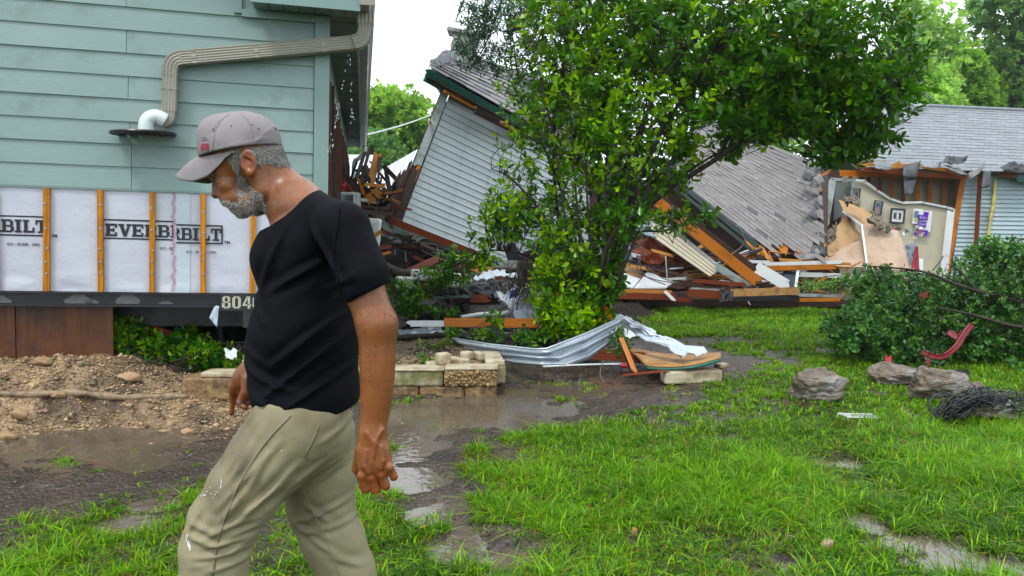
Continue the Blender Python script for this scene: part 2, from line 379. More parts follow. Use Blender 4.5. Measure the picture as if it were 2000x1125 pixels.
# outside the worked area: rough grass
far = np.clip(ss(14, 18, Y) + ss(6, 8, np.abs(X)) + (1 - ss(1.5, 2.5, Y)), 0, 1)[..., None]
colr = colr * (1 - far) + np.array([.05, .09, .02]) * far
colr = np.clip(colr, .004, 1)
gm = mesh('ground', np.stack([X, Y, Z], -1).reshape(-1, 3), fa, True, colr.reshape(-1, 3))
mg, nt, b = newmat('wet_ground')
a = NN(nt, 'Attribute', _attribute_name='Col').outputs[0]
n = NN(nt, 'TexNoise', Vector=mp(nt), Scale=14, Detail=8, Roughness=.7)
vo = NN(nt, 'TexVoronoi', Vector=mp(nt), Scale=38)
c = mixc(nt, a, mixc(nt, a, (.45, .42, .40), 1., 'MULTIPLY'), mr(nt, n.outputs[0], .4, .62))
c = mixc(nt, c, mixc(nt, a, (1.9, 1.8, 1.7), 1., 'MULTIPLY'), mr(nt, vo.outputs['Distance'], .0, .28, .55, 0))
nt.links.new(c, b.inputs['Base Color'])
nt.links.new(mr(nt, n.outputs[0], .38, .62, .13, .5), b.inputs['Roughness'])
h = NN(nt, 'Math', _operation='ADD', i0=n.outputs[0], i1=vo.outputs['Distance']).outputs[0]
bp = NN(nt, 'Bump', Height=h, Distance=.018); nt.links.new(bp.outputs[0], b.inputs['Normal'])
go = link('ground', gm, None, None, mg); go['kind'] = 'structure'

# ---------------- standing water ----------------
wm, nt, b = newmat('puddle_water')
b.inputs['Base Color'].default_value = (.125, .098, .070, 1); b.inputs['Roughness'].default_value = .035
b.inputs['Specular IOR Level'].default_value = .5; b.inputs['IOR'].default_value = 1.5
n = NN(nt, 'TexNoise', Vector=mp(nt), Scale=16, Detail=3)
bp = NN(nt, 'Bump', Height=n.outputs[0], Distance=.0022); nt.links.new(bp.outputs[0], b.inputs['Normal'])
WATER = -.008
RINGS = [gd(*p) for p in ((862, 812), (838, 828), (905, 808), (930, 822), (985, 800), (780, 822), (812, 850), (700, 870), (1040, 775), (60, 868), (140, 880), (240, 872), (30, 905), (120, 905), (1780, 1065), (890, 790), (965, 785), (1100, 760), (1010, 810))]
def water_patch(x0, x1, y0, y1, st):
    gx = np.arange(x0, x1, st); gy = np.arange(y0, y1, st); X, Y = np.meshgrid(gx, gy)
    g = gz(X, Y); Z = np.full(X.shape, WATER)
    for i, p in enumerate(RINGS):
        r = np.hypot(X - p.x, Y - p.y); R0 = .05 + .03 * (i % 4)
        Z = Z + .0024 * np.sin(r * 2 * np.pi / .028) * np.exp(-((r - R0 * .6) / (R0 * .5)) ** 2)
    idx = np.arange(X.size).reshape(X.shape)
    f = np.stack([idx[:-1, :-1], idx[:-1, 1:], idx[1:, 1:], idx[1:, :-1]], -1).reshape(-1, 4)
    low = np.minimum.reduce([g[:-1, :-1], g[:-1, 1:], g[1:, 1:], g[1:, :-1]]) < WATER + .002
    f = f[low.ravel()]
    us, inv = np.unique(f, return_inverse=True)
    return np.stack([X, Y, Z], -1).reshape(-1, 3)[us], inv.reshape(f.shape)
vs, fs = water_patch(-4.5, 4.5, 2.7, 8.2, .014)
w = link('puddle_water', mesh('puddle_water', vs, fs, True), None, None, wm); w['kind'] = 'structure'

# ---------------- pebbles and crumbs ----------------
OCT = np.array([(1, 0, 0), (-1, 0, 0), (0, 1, 0), (0, -1, 0), (0, 0, 1), (0, 0, -1)], float)
OCF = np.array([(0, 2, 4), (2, 1, 4), (1, 3, 4), (3, 0, 4), (2, 0, 5), (1, 2, 5), (3, 1, 5), (0, 3, 5)])
_c = [OCT]; _f = []
def _sub():
    v = [tuple(p) for p in OCT]; f = []; d = {}
    def mid(a, b):
        k = (min(a, b), max(a, b))
        if k not in d:
            p = (np.array(v[a]) + np.array(v[b])); p /= np.linalg.norm(p); d[k] = len(v); v.append(tuple(p))
        return d[k]
    for a, b, c in OCF:
        x, y, z = mid(a, b), mid(b, c), mid(c, a); f += [(a, x, z), (x, b, y), (z, y, c), (x, y, z)]
    return np.array(v), np.array(f)
OC2, OF2 = _sub()
def scatter_blobs(name, C, Rr, colr, mat_, V0=OC2, F0=OF2, flat=.6, seed=3):
    rs = np.random.RandomState(seed); N = len(C); nv = len(V0)
    sc = Rr[:, None] * rs.uniform(.6, 1.3, (N, 3)); sc[:, 2] *= flat
    a = rs.uniform(0, 6.28, N); ca, sa = np.cos(a), np.sin(a)
    P = V0[None] * (1 + rs.uniform(-.22, .22, (N, nv, 1))) * sc[:, None]
    x = P[..., 0] * ca[:, None] - P[..., 1] * sa[:, None]; y = P[..., 0] * sa[:, None] + P[..., 1] * ca[:, None]
    P = np.stack([x, y, P[..., 2]], -1) + C[:, None]
    Fc = F0[None] + (np.arange(N) * nv)[:, None, None]
    me = mesh(name, P.reshape(-1, 3), Fc.reshape(-1, 3), True, np.repeat(colr, nv, 0))
    return link(name, me, None, None, mat_)
rs = np.random.RandomState(5)
N = 16000
px = rs.uniform(-4.8, -1.3, N); py = 4.8 + 1.5 * rs.uniform(0, 1, N) ** .8 + .231 * (px + 2.99)
k = rs.uniform(0, 1, N) < (.2 + .8 * ss(5.0, 5.4, py - .231 * (px + 2.99))); px, py = px[k], py[k]
r = .004 + .016 * rs.uniform(0, 1, len(px)) ** 4; r[:900] = .008 + .02 * rs.uniform(0, 1, 900) ** 1.5; r[:60] *= 1.7
C = np.stack([px, py, gz(px, py) + r * .2], -1)
cc = np.array([.44, .33, .21]) * rs.uniform(.35, 1.4, (len(px), 1)) ** 1.2 * rs.uniform(.9, 1.1, (len(px), 3))
o = scatter_blobs('gravel', C, r, cc, M['peb'], OCT, OCF); o['kind'] = 'stuff'; o['label'] = 'tan gravel and crumbs over the soil mound beside the raised house'; o['category'] = 'gravel'
N = 6000
px = rs.uniform(-3.6, 2.6, N); py = rs.uniform(3.2, 7.6, N)
r = .003 + .010 * rs.uniform(0, 1, N) ** 3
C = np.stack([px, py, gz(px, py) + r * .2], -1)
cc = np.array([.10, .075, .055]) * rs.uniform(.4, 1.9, (N, 1)) * rs.uniform(.9, 1.1, (N, 3))
o = scatter_blobs('mud_crumbs', C, r, cc, M['peb'], OCT, OCF, seed=8); o['kind'] = 'stuff'; o['label'] = 'dark mud crumbs and grit across the wet yard'; o['category'] = 'mud'
N = 1800
px = rs.uniform(-1.75, -.2, N); py = rs.uniform(6.75, 8.2, N); r = .006 + .02 * rs.uniform(0, 1, N) ** 3
C = np.stack([px, py, gz(px, py) + r * .3], -1)
cc = np.array([.32, .24, .16]) * rs.uniform(.3, 1.5, (N, 1)) * rs.uniform(.9, 1.1, (N, 3))
o = scatter_blobs('rubble', C, r, cc, M['peb'], OCT, OCF, seed=9); o['kind'] = 'stuff'; o['label'] = 'small rubble heaped behind the broken block wall'; o['category'] = 'rubble'

def rock(name, label, c, d, seed, mat_, sub=4, planes=22, group=None, cat='rock', rz=0., rough=.085):
    rs = np.random.RandomState(seed)
    import bmesh
    bm = bmesh.new(); bmesh.ops.create_icosphere(bm, subdivisions=sub, radius=1)
    v = np.array([p.co for p in bm.verts]); f = np.array([[q.index for q in p.verts] for p in bm.faces]); bm.free()
    n = rs.normal(size=(planes, 3)); n /= np.linalg.norm(n, axis=1)[:, None]; h = rs.uniform(.68, 1.0, planes)
    dd = v @ n.T; q = np.where(dd > .05, h / np.maximum(dd, .05), 9).min(1)
    q = np.minimum(q, 1.15); p = v * q[:, None]
    p = p * (1 + fbm(p * 2.2, seed)[:, None] * rough * 4 + fbm(p * np.array([4, 4, 9.]), seed + 3)[:, None] * rough * 3)
    p = p * np.array(d) / 2
    ca, sa = math.cos(rz), math.sin(rz)
    p = np.stack([p[:, 0] * ca - p[:, 1] * sa, p[:, 0] * sa + p[:, 1] * ca, p[:, 2]], -1)
    o = link(name, mesh(name, p, f, sub < 5), None, Matrix.Translation(Vector(c)), mat_)
    return tag(o, label, cat, group)
def on(px, py, up=0.):        # ground point under a pixel, terrain height included
    ys = np.arange(2.5, 16, .02); d = ray(px, py); t = ys / d.y; xs = d.x * t; zs = CAMZ + d.z * t
    g = gz(xs, ys); k = np.flatnonzero(zs <= g)
    i = k[0] if len(k) else -1
    return Vector((xs[i], ys[i], g[i] + up))
# boulders of the lawn
def rk(label, x0, x1, y0, y1, seed, dep=.75, planes=15):
    c = on((x0 + x1) / 2, y1 - 6); w = (x1 - x0) / F * c.y; h = (y1 - y0) / F * c.y
    return rock('boulder', label, (c.x, c.y + w * dep * .35, c.z + h * .34), (w * 1.04, w * dep, h * 1.12), seed, M['rock'], sub=5, planes=planes)
rk('split brown boulder alone on the lawn left of the fallen shrub', 1552, 1655, 718, 790, 11)
rk('low dark boulder under the fallen shrub beside the largest boulder', 1708, 1812, 716, 762, 15)
rk('largest pale streaked boulder in front of the fallen shrub', 1800, 1900, 718, 792, 18)
rk('wide grey boulder under the black cable net at the lawn edge', 1880, 2010, 772, 832, 23)
rk('small squared tan stone beside the largest boulder', 1893, 1932, 750, 788, 27, planes=9)
for i, (x0, x1, y0, y1, l) in enumerate([(355, 383, 838, 852, 'pale rounded stone in the mud beside the walking man'), (286, 304, 868, 881, 'small white stone at the edge of the brown puddle'),
        (308, 340, 842, 853, 'flat pinkish stone at the tip of the brown puddle'), (0, 34, 845, 862, 'tan stone standing out of the brown puddle'), (232, 282, 730, 746, 'reddish flat clod on the gravel mound'),
        (60, 105, 703, 716, 'orange clod high on the gravel mound'), (1602, 1630, 1058, 1080, 'cream flat stone in the foreground lawn'), (1230, 1244, 1040, 1052, 'brown pebble in the foreground lawn'), (20, 56, 806, 822, 'pale flat stone at the lower edge of the gravel mound'), (100, 130, 780, 790, 'small chalky stone beside the half buried rail')]):
    c = on((x0 + x1) / 2, y1 - 3); w = (x1 - x0) / F * c.y; h = (y1 - y0) / F * c.y
    rock('stone', l, (c.x, c.y, c.z + h * .3), (w, w * .7, h * 1.2), 40 + i, M['rockt'], sub=3, planes=12, cat='stone')
# fresh rain drops bouncing off the puddles are left to the ring ripples

# ---------------- block foundation ----------------
def rough_box(name, c, d, mat_, parent=None, rz=0, amp=.006, n=7, seed=1, rx=0, ry=0):
    v = []; f = []
    g = np.linspace(-.5, .5, n)
    import itertools
    key = {}
    def vid(p):
        k = tuple(round(q, 4) for q in p)
        if k not in key: key[k] = len(v); v.append(p)
        return key[k]
    for ax in range(3):
        for sgn in (-.5, .5):
            for i in range(n - 1):
                for j in range(n - 1):
                    q = []
                    for a, b in ((i, j), (i + 1, j), (i + 1, j + 1), (i, j + 1)):
                        p = [0, 0, 0]; p[ax] = sgn; p[(ax + 1) % 3] = g[a]; p[(ax + 2) % 3] = g[b]; q.append(vid(tuple(p)))
                    f.append(q if sgn > 0 else q[::-1])
    p = np.array(v) * np.array(d)
    e = (np.abs(np.array(v)) > .49).sum(1) > 1
    nz = np.stack([fbm(p * 18 + seed * 3 + k * 9, seed) for k in range(3)], -1)
    p = p + nz * amp * 2.4; p[e] *= (1 - amp * 1.2 / max(d))
    Mx = Matrix.Translation(Vector(c)) @ Matrix.Rotation(rz, 4, 'Z') @ Matrix.Rotation(ry, 4, 'Y') @ Matrix.Rotation(rx, 4, 'X')
    return link(name, mesh(name, p, f, True), parent, Mx, mat_)
fb = on(870, 776); FY = fb.y; pxm = FY / F
def fx(px): return (px - 1000) * pxm
bw = thing('block_wall', 'low corner of a broken concrete block foundation at the puddle', 'foundation', (fx(870), FY, 0))
zb = 0.0
def blk(name, x0, x1, z0, z1, m, y0=0, dep=.20, **kw):
    return rough_box(name, ((fx(x0) + fx(x1)) / 2, FY + y0 + dep / 2, (z0 + z1) / 2), (fx(x1) - fx(x0) - .006, dep, z1 - z0 - .005), m, bw, **kw)
blk('base_block', 690, 815, -.05, .075, M['blockb'], seed=2, amp=.014, n=12); blk('base_block', 816, 905, -.05, .075, M['blockb'], seed=3, amp=.014, n=12); blk('base_block', 906, 969, -.05, .075, M['blockb'], seed=4, amp=.014, n=12)
z1 = CAMZ - (722 - 430) * pxm * 1.0
blk('block', 740, 864, .075, .205, M['block'], seed=5, amp=.006); blk('block', 600, 739, .075, .205, M['block'], seed=15, amp=.006)
bb = blk('rubble_faced_block', 865, 972, .075, .215, M['blockb'], y0=-.01, seed=6, amp=.012, n=14)
rs = np.random.RandomState(2)
C = np.stack([rs.uniform(fx(868), fx(968), 150), np.full(150, FY - .012), rs.uniform(.085, .205, 150)], -1); r = rs.uniform(.006, .017, 150)
o = scatter_blobs('aggregate', C, r, np.array([.42, .30, .15]) * rs.uniform(.4, 1.3, (150, 1)) * np.ones((150, 3)), M['peb'], seed=4, flat=1)
o.parent = bb; o.matrix_parent_inverse = _WM[bb.name].inverted()
blk('coping', 745, 866, .206, .224, M['coping'], y0=-.012, dep=.23, seed=7, amp=.003)
blk('coping', 866, 973, .216, .234, M['coping'], y0=-.014, dep=.23, seed=8, amp=.003)
rough_box('side_coping', (fx(958), FY + .50, .228), (.16, .56, .045), M['coping'], bw, rz=.12, seed=9)
rough_box('side_block', (fx(958), FY + .50, .13), (.18, .56, .15), M['block'], bw, rz=.12, seed=10)
for i, (px_, py_, d, rz_, l) in enumerate([(865, 700, (.11, .10, .10), .5, 'squared white block standing on the rubble behind the wall corner'), (850, 712, (.16, .12, .05), .2, 'flat pale brick lying under the squared white block'),
        (893, 706, (.22, .10, .06), -.7, 'pale slab leaning across the rubble by the corner'), (912, 694, (.09, .09, .07), .9, 'half block at the left end of the bent metal sheet'), (935, 695, (.07, .13, .07), .4, 'upright cream block under the bent metal sheet'),
        (820, 728, (.18, .12, .05), .1, 'broken cream tile on the wall top'), (785, 722, (.14, .1, .04), .7, 'small cream shard on the wall top beside the arm')]):
    c = at(px_, py_, FY + .22 + .05 * i)
    tag(rough_box('loose_block', c, d, M['coping'], rz=rz_, seed=20 + i, amp=.006), l, 'block')
k1 = on(410, 782); 
t = thing('kerb_block', 'half buried concrete kerb block behind the man\'s hand', 'block', (k1.x, k1.y, 0))
rough_box('block', (k1.x + .02, k1.y + .12, k1.z + .08), (.46, .22, .17), M['blockb'], t, seed=31, amp=.012, n=10)
rough_box('coping', (k1.x + .08, k1.y + .13, k1.z + .183), (.32, .2, .03), M['coping'], t, seed=32)
c = on(1350, 745)
tag(rough_box('edging_stone', (c.x, c.y + .02, c.z + .045), (.52, .16, .11), M['coping'], rz=.13, seed=33, amp=.012, n=9), 'long cream edging stone in front of the curled plywood panel', 'stone')
c = on(1415, 720)
tag(rough_box('edging_stone', (c.x, c.y + .1, c.z + .01), (.12, .1, .05), M['coping'], rz=.5, seed=34, amp=.008), 'small cream stone chip at the right end of the curled plywood', 'stone')
M['mudrail'] = mat('muddy_rail', (.36, .27, .18), (.20, .14, .09), rough=.6, sc=12, bump=.008, bsc=30, dirt=(.10, .07, .045), dsc=6)
# half-buried rail
pts = [on(x, y, .004) for x, y in ((-40, 772), (60, 775), (150, 772), (235, 778), (300, 777), (370, 776))]
m = MB()
for a_, b_ in zip(pts[:-1], pts[1:]): pass
v, f = tube(smooth_path(pts, 4), [.026 + .007 * math.sin(i * 1.9) for i in range(21)], 7)
tag(link('buried_rail', mesh('buried_rail', v, f, True), None, None, M['mudrail']), 'mud coated rail half buried along the gravel mound', 'rail')
# ---------------- raised teal house ----------------
YAW = R(13); ROLL = R(1.8)
HC = Vector((-1.515, 6.54, at(640, 384, 6.54).z))
# local x runs to the LEFT along the wall as negative x; z up; -y towards the camera
HM = Matrix.Translation(HC) @ Matrix.Rotation(YAW, 4, 'Z') @ Matrix.Rotation(ROLL, 4, 'Y')
def hl(px, py, off=0.0):     # pixel -> local point on the wall plane (offset off towards the camera)
    n = HM.to_3x3() @ Vector((0, -1, 0)); o = HM @ Vector((0, -off, 0)); d = ray(px, py); c = Vector((0, 0, CAMZ))
    t = (o - c).dot(n) / d.dot(n); return HM.inverted() @ (c + d * t)
house = thing('raised_house', 'teal clapboard house jacked up on black steel, its lower wall stripped to housewrap', 'house', HC)
def hbox(name, x0, x1, y0, y1, z0, z1, mt, parent=None, bev=0):
    m = MB().box(((x0 + x1) / 2 * 0, 0, 0), (x1 - x0, y1 - y0, z1 - z0))
    return m.obj(name, mt, parent or house, mw=HM @ Matrix.Translation(((x0 + x1) / 2, (y0 + y1) / 2, (z0 + z1) / 2)))
hbox('wall', -7.5, 0, .03, .14, 0.0, 3.6, M['sidflat'])
EXP = .1725; cornx = -.105
joints = {0: -1.47, 2: -1.47, 4: -1.47, 6: -1.49, 8: -1.50, 10: -1.5}
for k in range(18):
    z0 = k * EXP; jx = {0: [-1.47], 1: [-1.47], 2: [-1.48], 4: [-1.49], 6: [-1.50], 7: [], 8: [-1.50]}.get(k, [-1.5] if k % 2 == 0 else [])
    xs = [-7.45] + [-5.1] + jx + [cornx - .004]
    for a, b_ in zip(xs[:-1], xs[1:]):
        L = b_ - a - .004; h = EXP + .022; m = MB()
        # lapped board: bottom edge stands proud, top tucked in
        p = [(-L / 2, -.016, 0), (L / 2, -.016, 0), (L / 2, -.006, 0), (-L / 2, -.006, 0), (-L / 2, -.002, h), (L / 2, -.002, h), (L / 2, .008, h), (-L / 2, .008, h)]
        m.add(p, [(0, 1, 5, 4), (3, 2, 1, 0), (0, 4, 7, 3), (1, 2, 6, 5), (4, 5, 6, 7), (2, 3, 7, 6)])
        m.obj('siding_board', M['sid'], house, mw=HM @ Matrix.Translation(((a + b_) / 2, 0.012 + .001 * (k % 2), z0)))
hbox('corner_board', cornx, .012, -.022, 0.02, 0, 1.43, M['sidflat'])
hbox('corner_board', -.01, .012, .022, .12, 0, 1.43, M['sidflat'])
hbox('frieze_board', -.66, -.0, -.03, -.001, 1.375, 1.43, M['sidflat'])
hbox('frieze_board', -.72, -.66, -.03, -.001, 1.40, 3.0, M['sidflat'])
# boxed eave return
bx = MB(); x0, x1 = -.57, .235; zf = 1.44
for i in range(7):
    a = x0 + (x1 - x0) * i / 7; b_ = x0 + (x1 - x0) * (i + 1) / 7
    hbox('soffit_panel', a + .004, b_ - .004, -.335, -.03, zf, zf + .012 + .003 * (i % 2), M['sidflat'])
hbox('eave_return', x0, x1, -.36, -.335, zf - .03, zf + .165, M['sidflat'])
hbox('eave_return', x0, x1, -.352, -.333, zf + .17, zf + .50, M['sidflat'])
hbox('return_side', x0, x0 + .02, -.333, -.03, zf + .013, zf + .5, M['sidflat'])
# side wall going back, its boards stripped to dark lath
PH = R(10.6)
SM_ = Matrix.Translation(HC) @ Matrix.Rotation(PH, 4, 'Z') @ Matrix.Rotation(ROLL * .4, 4, 'Y')
def sbox(name, x0, x1, y0, y1, z0, z1, mt, parent=None):
    return MB().box((0, 0, 0), (x1 - x0, y1 - y0, z1 - z0)).obj(name, mt, parent or house, mw=SM_ @ Matrix.Translation(((x0 + x1) / 2, (y0 + y1) / 2, (z0 + z1) / 2)))
sbox('side_wall', -.10, -.02, .15, 12, -.75, 1.6, M['sidflat'])
rs = np.random.RandomState(3)
for i in range(26):
    y = .3 + i * .45
    sbox('lath', -.018, .012 + .02 * rs.rand(), y, y + .05, -.7, 1.0 + .1 * rs.rand(), M['brown'] if i % 3 else M['rust'])
    if i % 2: sbox('lath', -.018, .006, y + .14, y + .19, -.7, 1.02, M['white'])
sbox('soffit', -.02, .245, -.0, 11.9, 1.47, 1.48, M['soffit'])
for i in range(24): sbox('soffit_rib', .0, .24, .3 + i * .5, .32 + i * .5, 1.463, 1.469, M['soffit'])
sbox('fascia', .245, .270, -.3, 12, 1.44, 1.62, M['white'])
# K-style gutter
prof = [(x_ - .115, z_) for x_, z_ in [(.388, 1.62), (.388, 1.47), (.46, 1.47), (.475, 1.52), (.50, 1.56), (.505, 1.62), (.495, 1.622), (.49, 1.565), (.465, 1.52), (.452, 1.48), (.398, 1.48), (.398, 1.62)]]
m = MB(); n = len(prof); va = [Vector((x, -.36, z - .02)) for x, z in prof]; m.prism(va, Vector((0, 12.3, 0)))
m.obj('gutter', M['gutter'], house, mw=SM_)
sbox('gutter_end', .271, .392, -.372, -.36, 1.45, 1.602, M['spout'])
sbox('gutter_bracket', .271, .393, 2, 2.03, 1.602, 1.606, M['white'])
# roof above (out of frame mostly)
m = MB(); m.add([(.40, -.42, 1.64), (.40, 12, 1.64), (-3.6, 12, 3.7), (-3.6, -.42, 3.7), (.40, -.42, 1.68), (.40, 12, 1.68), (-3.6, 12, 3.74), (-3.6, -.42, 3.74)], [(0, 1, 2, 3), (7, 6, 5, 4), (0, 4, 5, 1), (1, 5, 6, 2), (2, 6, 7, 3), (3, 7, 4, 0)])
m.obj('roof', M['sh1'], house, mw=SM_)
m = MB(); m.add([(-7.7, -.42, 1.64), (-7.7, 12, 1.64), (-3.6, 12, 3.7), (-3.6, -.42, 3.7), (-7.7, -.42, 1.68), (-7.7, 12, 1.68), (-3.6, 12, 3.74), (-3.6, -.42, 3.74)], [(3, 2, 1, 0), (4, 5, 6, 7), (1, 5, 4, 0), (2, 6, 5, 1), (3, 7, 6, 2), (0, 4, 7, 3)])
m.obj('roof', M['sh1'], house, mw=SM_)
# far downspout at the back corner
v, f = tube(smooth_path([(.34, 11.6, 1.45), (.33, 11.6, 1.3), (.2, 11.6, 1.18), (.1, 11.6, 1.0), (.1, 11.6, -.2)], 4), .045, 8)
link('far_downspout', mesh('far_downspout', v, f, True), house, SM_, M['white'])

# diagonal downspout: ribbed box section swept along the wall
def sweep(name, pts, w, h, mt, parent, ribs=4, nrm=None, k=6, closed=True):
    P = pts; prof = []
    hw, hh = w / 2, h / 2
    # face towards camera (n = +) gets ribs
    N = ribs * 4
    for i in range(N + 1):
        t = -hw * .86 + 1.72 * hw * i / N; prof.append((t, hh - (.0035 if i % 4 in (1, 2) and 0 < i < N else 0)))
    prof += [(hw, hh * .7), (hw, -hh), (-hw, -hh), (-hw, hh * .7)]
    n = len(prof); v = []; f = []
    nn = nrm.normalized()
    for i, p in enumerate(P):
        t = (P[min(i + 1, len(P) - 1)] - P[max(i - 1, 0)]).normalized(); s = t.cross(nn).normalized(); q = s.cross(t)
        for a, b_ in prof: v.append(p + s * a + q * b_)
    for i in range(len(P) - 1):
        for j in range(n): f.append((i * n + j, i * n + (j + 1) % n, (i + 1) * n + (j + 1) % n, (i + 1) * n + j))
    f.append(tuple(range(n))[::-1]); f.append(tuple((len(P) - 1) * n + j for j in range(n)))
    return link(name, mesh(name, v, f, False), parent, None, mt)
NW = HM.to_3x3() @ Vector((0, -1, 0))
dsp = thing('downspout', 'taupe ribbed downspout crossing the teal wall diagonally', 'downspout', HM @ hl(330, 200))
def w3(px, py, off): return HM @ hl(px, py, off)
A = [w3(713, 22, .12), w3(713, 48, .12)]
sweep('outlet', A, .135, .10, M['spout'], dsp, nrm=NW)
el = smooth_path([w3(713, 46, .12), w3(712, 64, .12), w3(704, 79, .12), w3(690, 84, .12)], 5)
sweep('elbow', el, .118, .09, M['spout'], dsp, nrm=NW)
for i in range(2, len(el) - 1, 2):
    sweep('crimp', [el[i] - (el[i + 1] - el[i]) * .12, el[i] + (el[i + 1] - el[i]) * .12], .124, .096, M['spout'], dsp, nrm=NW, ribs=2)
a0, a1 = w3(692, 84, .10), w3(352, 114, .07)
sweep('run', [a0, a1], .113, .085, M['spout'], dsp, nrm=NW, ribs=5)
for t in (.18, .57, .92): 
    c_ = a0.lerp(a1, t); d_ = (a1 - a0).normalized() * .016
    sweep('strap', [c_ - d_, c_ + d_], .120, .090, M['spout'], dsp, nrm=NW, ribs=2)
el = smooth_path([w3(356, 113, .07), w3(341, 119, .07), w3(334, 132, .07), w3(333, 150, .07)], 5)
sweep('elbow', el, .113, .085, M['spout'], dsp, nrm=NW)
for i in range(2, len(el) - 1, 2):
    sweep('crimp', [el[i] - (el[i + 1] - el[i]) * .12, el[i] + (el[i + 1] - el[i]) * .12], .119, .09, M['spout'], dsp, nrm=NW, ribs=2)
sweep('drop', [w3(333, 148, .07), w3(331, 218, .07)], .109, .082, M['spout'], dsp, nrm=NW, ribs=4)
sweep('strap', [w3(332.6, 172, .07), w3(332.5, 176, .07)], .118, .09, M['spout'], dsp, nrm=NW, ribs=2)
sweep('elbow', smooth_path([w3(331, 214, .07), w3(330, 226, .07), w3(326, 234, .07), w3(317, 238, .07)], 4), .10, .075, M['spout'], dsp, nrm=NW)
pv = smooth_path([w3(324, 236, .08), w3(310, 229, .09), w3(297, 229, .10), w3(287, 238, .105), w3(284, 262, .105)], 5)
v, f = tube(pv, .0565, 16); link('pvc_elbow', mesh('pvc_elbow', v, f, True), dsp, None, M['pvc'])
v, f = tube([w3(321, 235.5, .08), w3(311, 230.5, .09)], .062, 16); link('pvc_collar', mesh('pvc_collar', v, f, False), dsp, None, M['pvc'])
# spoked black disc below
dc = w3(280, 261, .12); m = MB()
rim = [dc + Vector((math.cos(a) * .226, math.sin(a) * .226, 0)) for a in np.linspace(0, 6.2832, 33)]
m.tube(rim, .011, 6, False)
for rr in (.10, .16): m.tube([dc + Vector((math.cos(a) * rr, math.sin(a) * rr, 0)) for a in np.linspace(0, 6.2832, 25)], .007, 5, False)
for a in np.linspace(0, 6.2832, 17)[:-1]: m.tube([dc + Vector((math.cos(a) * .05, math.sin(a) * .05, 0)), dc + Vector((math.cos(a) * .226, math.sin(a) * .226, 0))], .006, 5)
m.tube([dc + Vector((0, 0, -.012)), dc + Vector((0, 0, .012))], .07, 18)
for i in range(14):
    a = i * .449; m.prism([dc + Vector((math.cos(a + q) * r_, math.sin(a + q) * r_, -.003)) for q, r_ in ((0, .07), (.38, .07), (.38, .22), (0, .22))], Vector((0, 0, .004)))
tag(m.obj('grate', M['blackp']), 'black spoked round grate under the white pipe elbow', 'grate')

# lower wall: wrap, studs, screws, lettering
zw0 = hl(300, 571).z; zw1 = 0
gxs = np.linspace(-4.6, -.0, 150); gzs = np.linspace(zw0, -.002, 40); X, Z = np.meshgrid(gxs, gzs)
P = np.stack([X * 1.3, Z * 4, X * 0], -1)
bul = fbm(P, 51) * .022 + fbm(np.stack([X * 2 + Z * 3, Z * 9, X * 0], -1), 52) * .030 * (1 - ss(zw0, zw0 + .25, Z)) * 2
Yw = .012 - bul * .6
stx = [hl(p, 470).x for p in (-112, -10, 92, 197, 298, 397, 494, 590)]
for sx in stx: Yw = np.where(True, Yw + (0.014 - Yw) * np.exp(-((X - sx) / .06) ** 2), Yw)
idx = np.arange(X.size).reshape(X.shape); fa = np.stack([idx[:-1, :-1], idx[:-1, 1:], idx[1:, 1:], idx[1:, :-1]], -1).reshape(-1, 4)
link('housewrap', mesh('housewrap', np.stack([X, Yw, Z], -1).reshape(-1, 3), fa, True), house, HM, M['wrap'])
def wrapY(x, z): 
    i = np.clip(np.searchsorted(gxs, x), 1, len(gxs) - 1); j = np.clip(np.searchsorted(gzs, z), 1, len(gzs) - 1); return min(Yw[j - 1, i - 1], Yw[j, i], Yw[j, i - 1], Yw[j - 1, i])
hbox('sheathing', -7.4, 0, .04, .10, zw0, 0, M['wrap'])
ov0, ov1 = hl(342, 470).x, hl(371, 470).x
m = MB()
for j in range(20):
    za = zw0 + (0 - zw0) * j / 20; zb_ = zw0 + (0 - zw0) * (j + 1) / 20
    ya, yb = wrapY((ov0 + ov1) / 2, za) - .004, wrapY((ov0 + ov1) / 2, zb_) - .004
    m.add([(ov0, ya, za), (ov1, ya, za), (ov1, yb, zb_), (ov0, yb, zb_)], [(0, 1, 2, 3)])
m.obj('wrap_overlap', M['wrap2'], house, mw=HM)
hbox('drip_edge', -7.4, cornx, -.004, .012, -.012, -.002, M['sidflat'])
wtop = -.013
for i, sx in enumerate(stx):
    st = MB(); L = wtop - zw0 - .004; st.box((0, 0, 0), (L, .03, .040 + .003 * math.sin(i)))
    lean = .0
    mwv = HM @ Matrix.Translation((sx, -.006, (zw0 + wtop) / 2)) @ Matrix.Rotation(R(90), 4, 'Y') 
    mwv = HM @ Matrix.Translation((sx, -.008, (zw0 + wtop) / 2)) @ Matrix.Rotation(R([.6, -.5, .9, .1, .4, -.1, .3, 0][i]), 4, 'Y') @ Matrix(((0, 0, 1, 0), (0, 1, 0, 0), (-1, 0, 0, 0), (0, 0, 0, 1)))
    so_ = st.obj('stud', M['stud'], house, mw=mwv)
    for fr in (.17, .32, .40, .60, .83):
        fr += .03 * math.sin(i * 7 + fr * 30)
        v, f = tube([(0, -.002, 0), (0, .004, 0)], .0085, 8)
        link('screw', mesh('screw', v, f), so_, HM @ Matrix.Translation((sx + .006 * math.sin(i * 3 + fr * 20), -.026, zw0 + L * fr)), M['screw'])
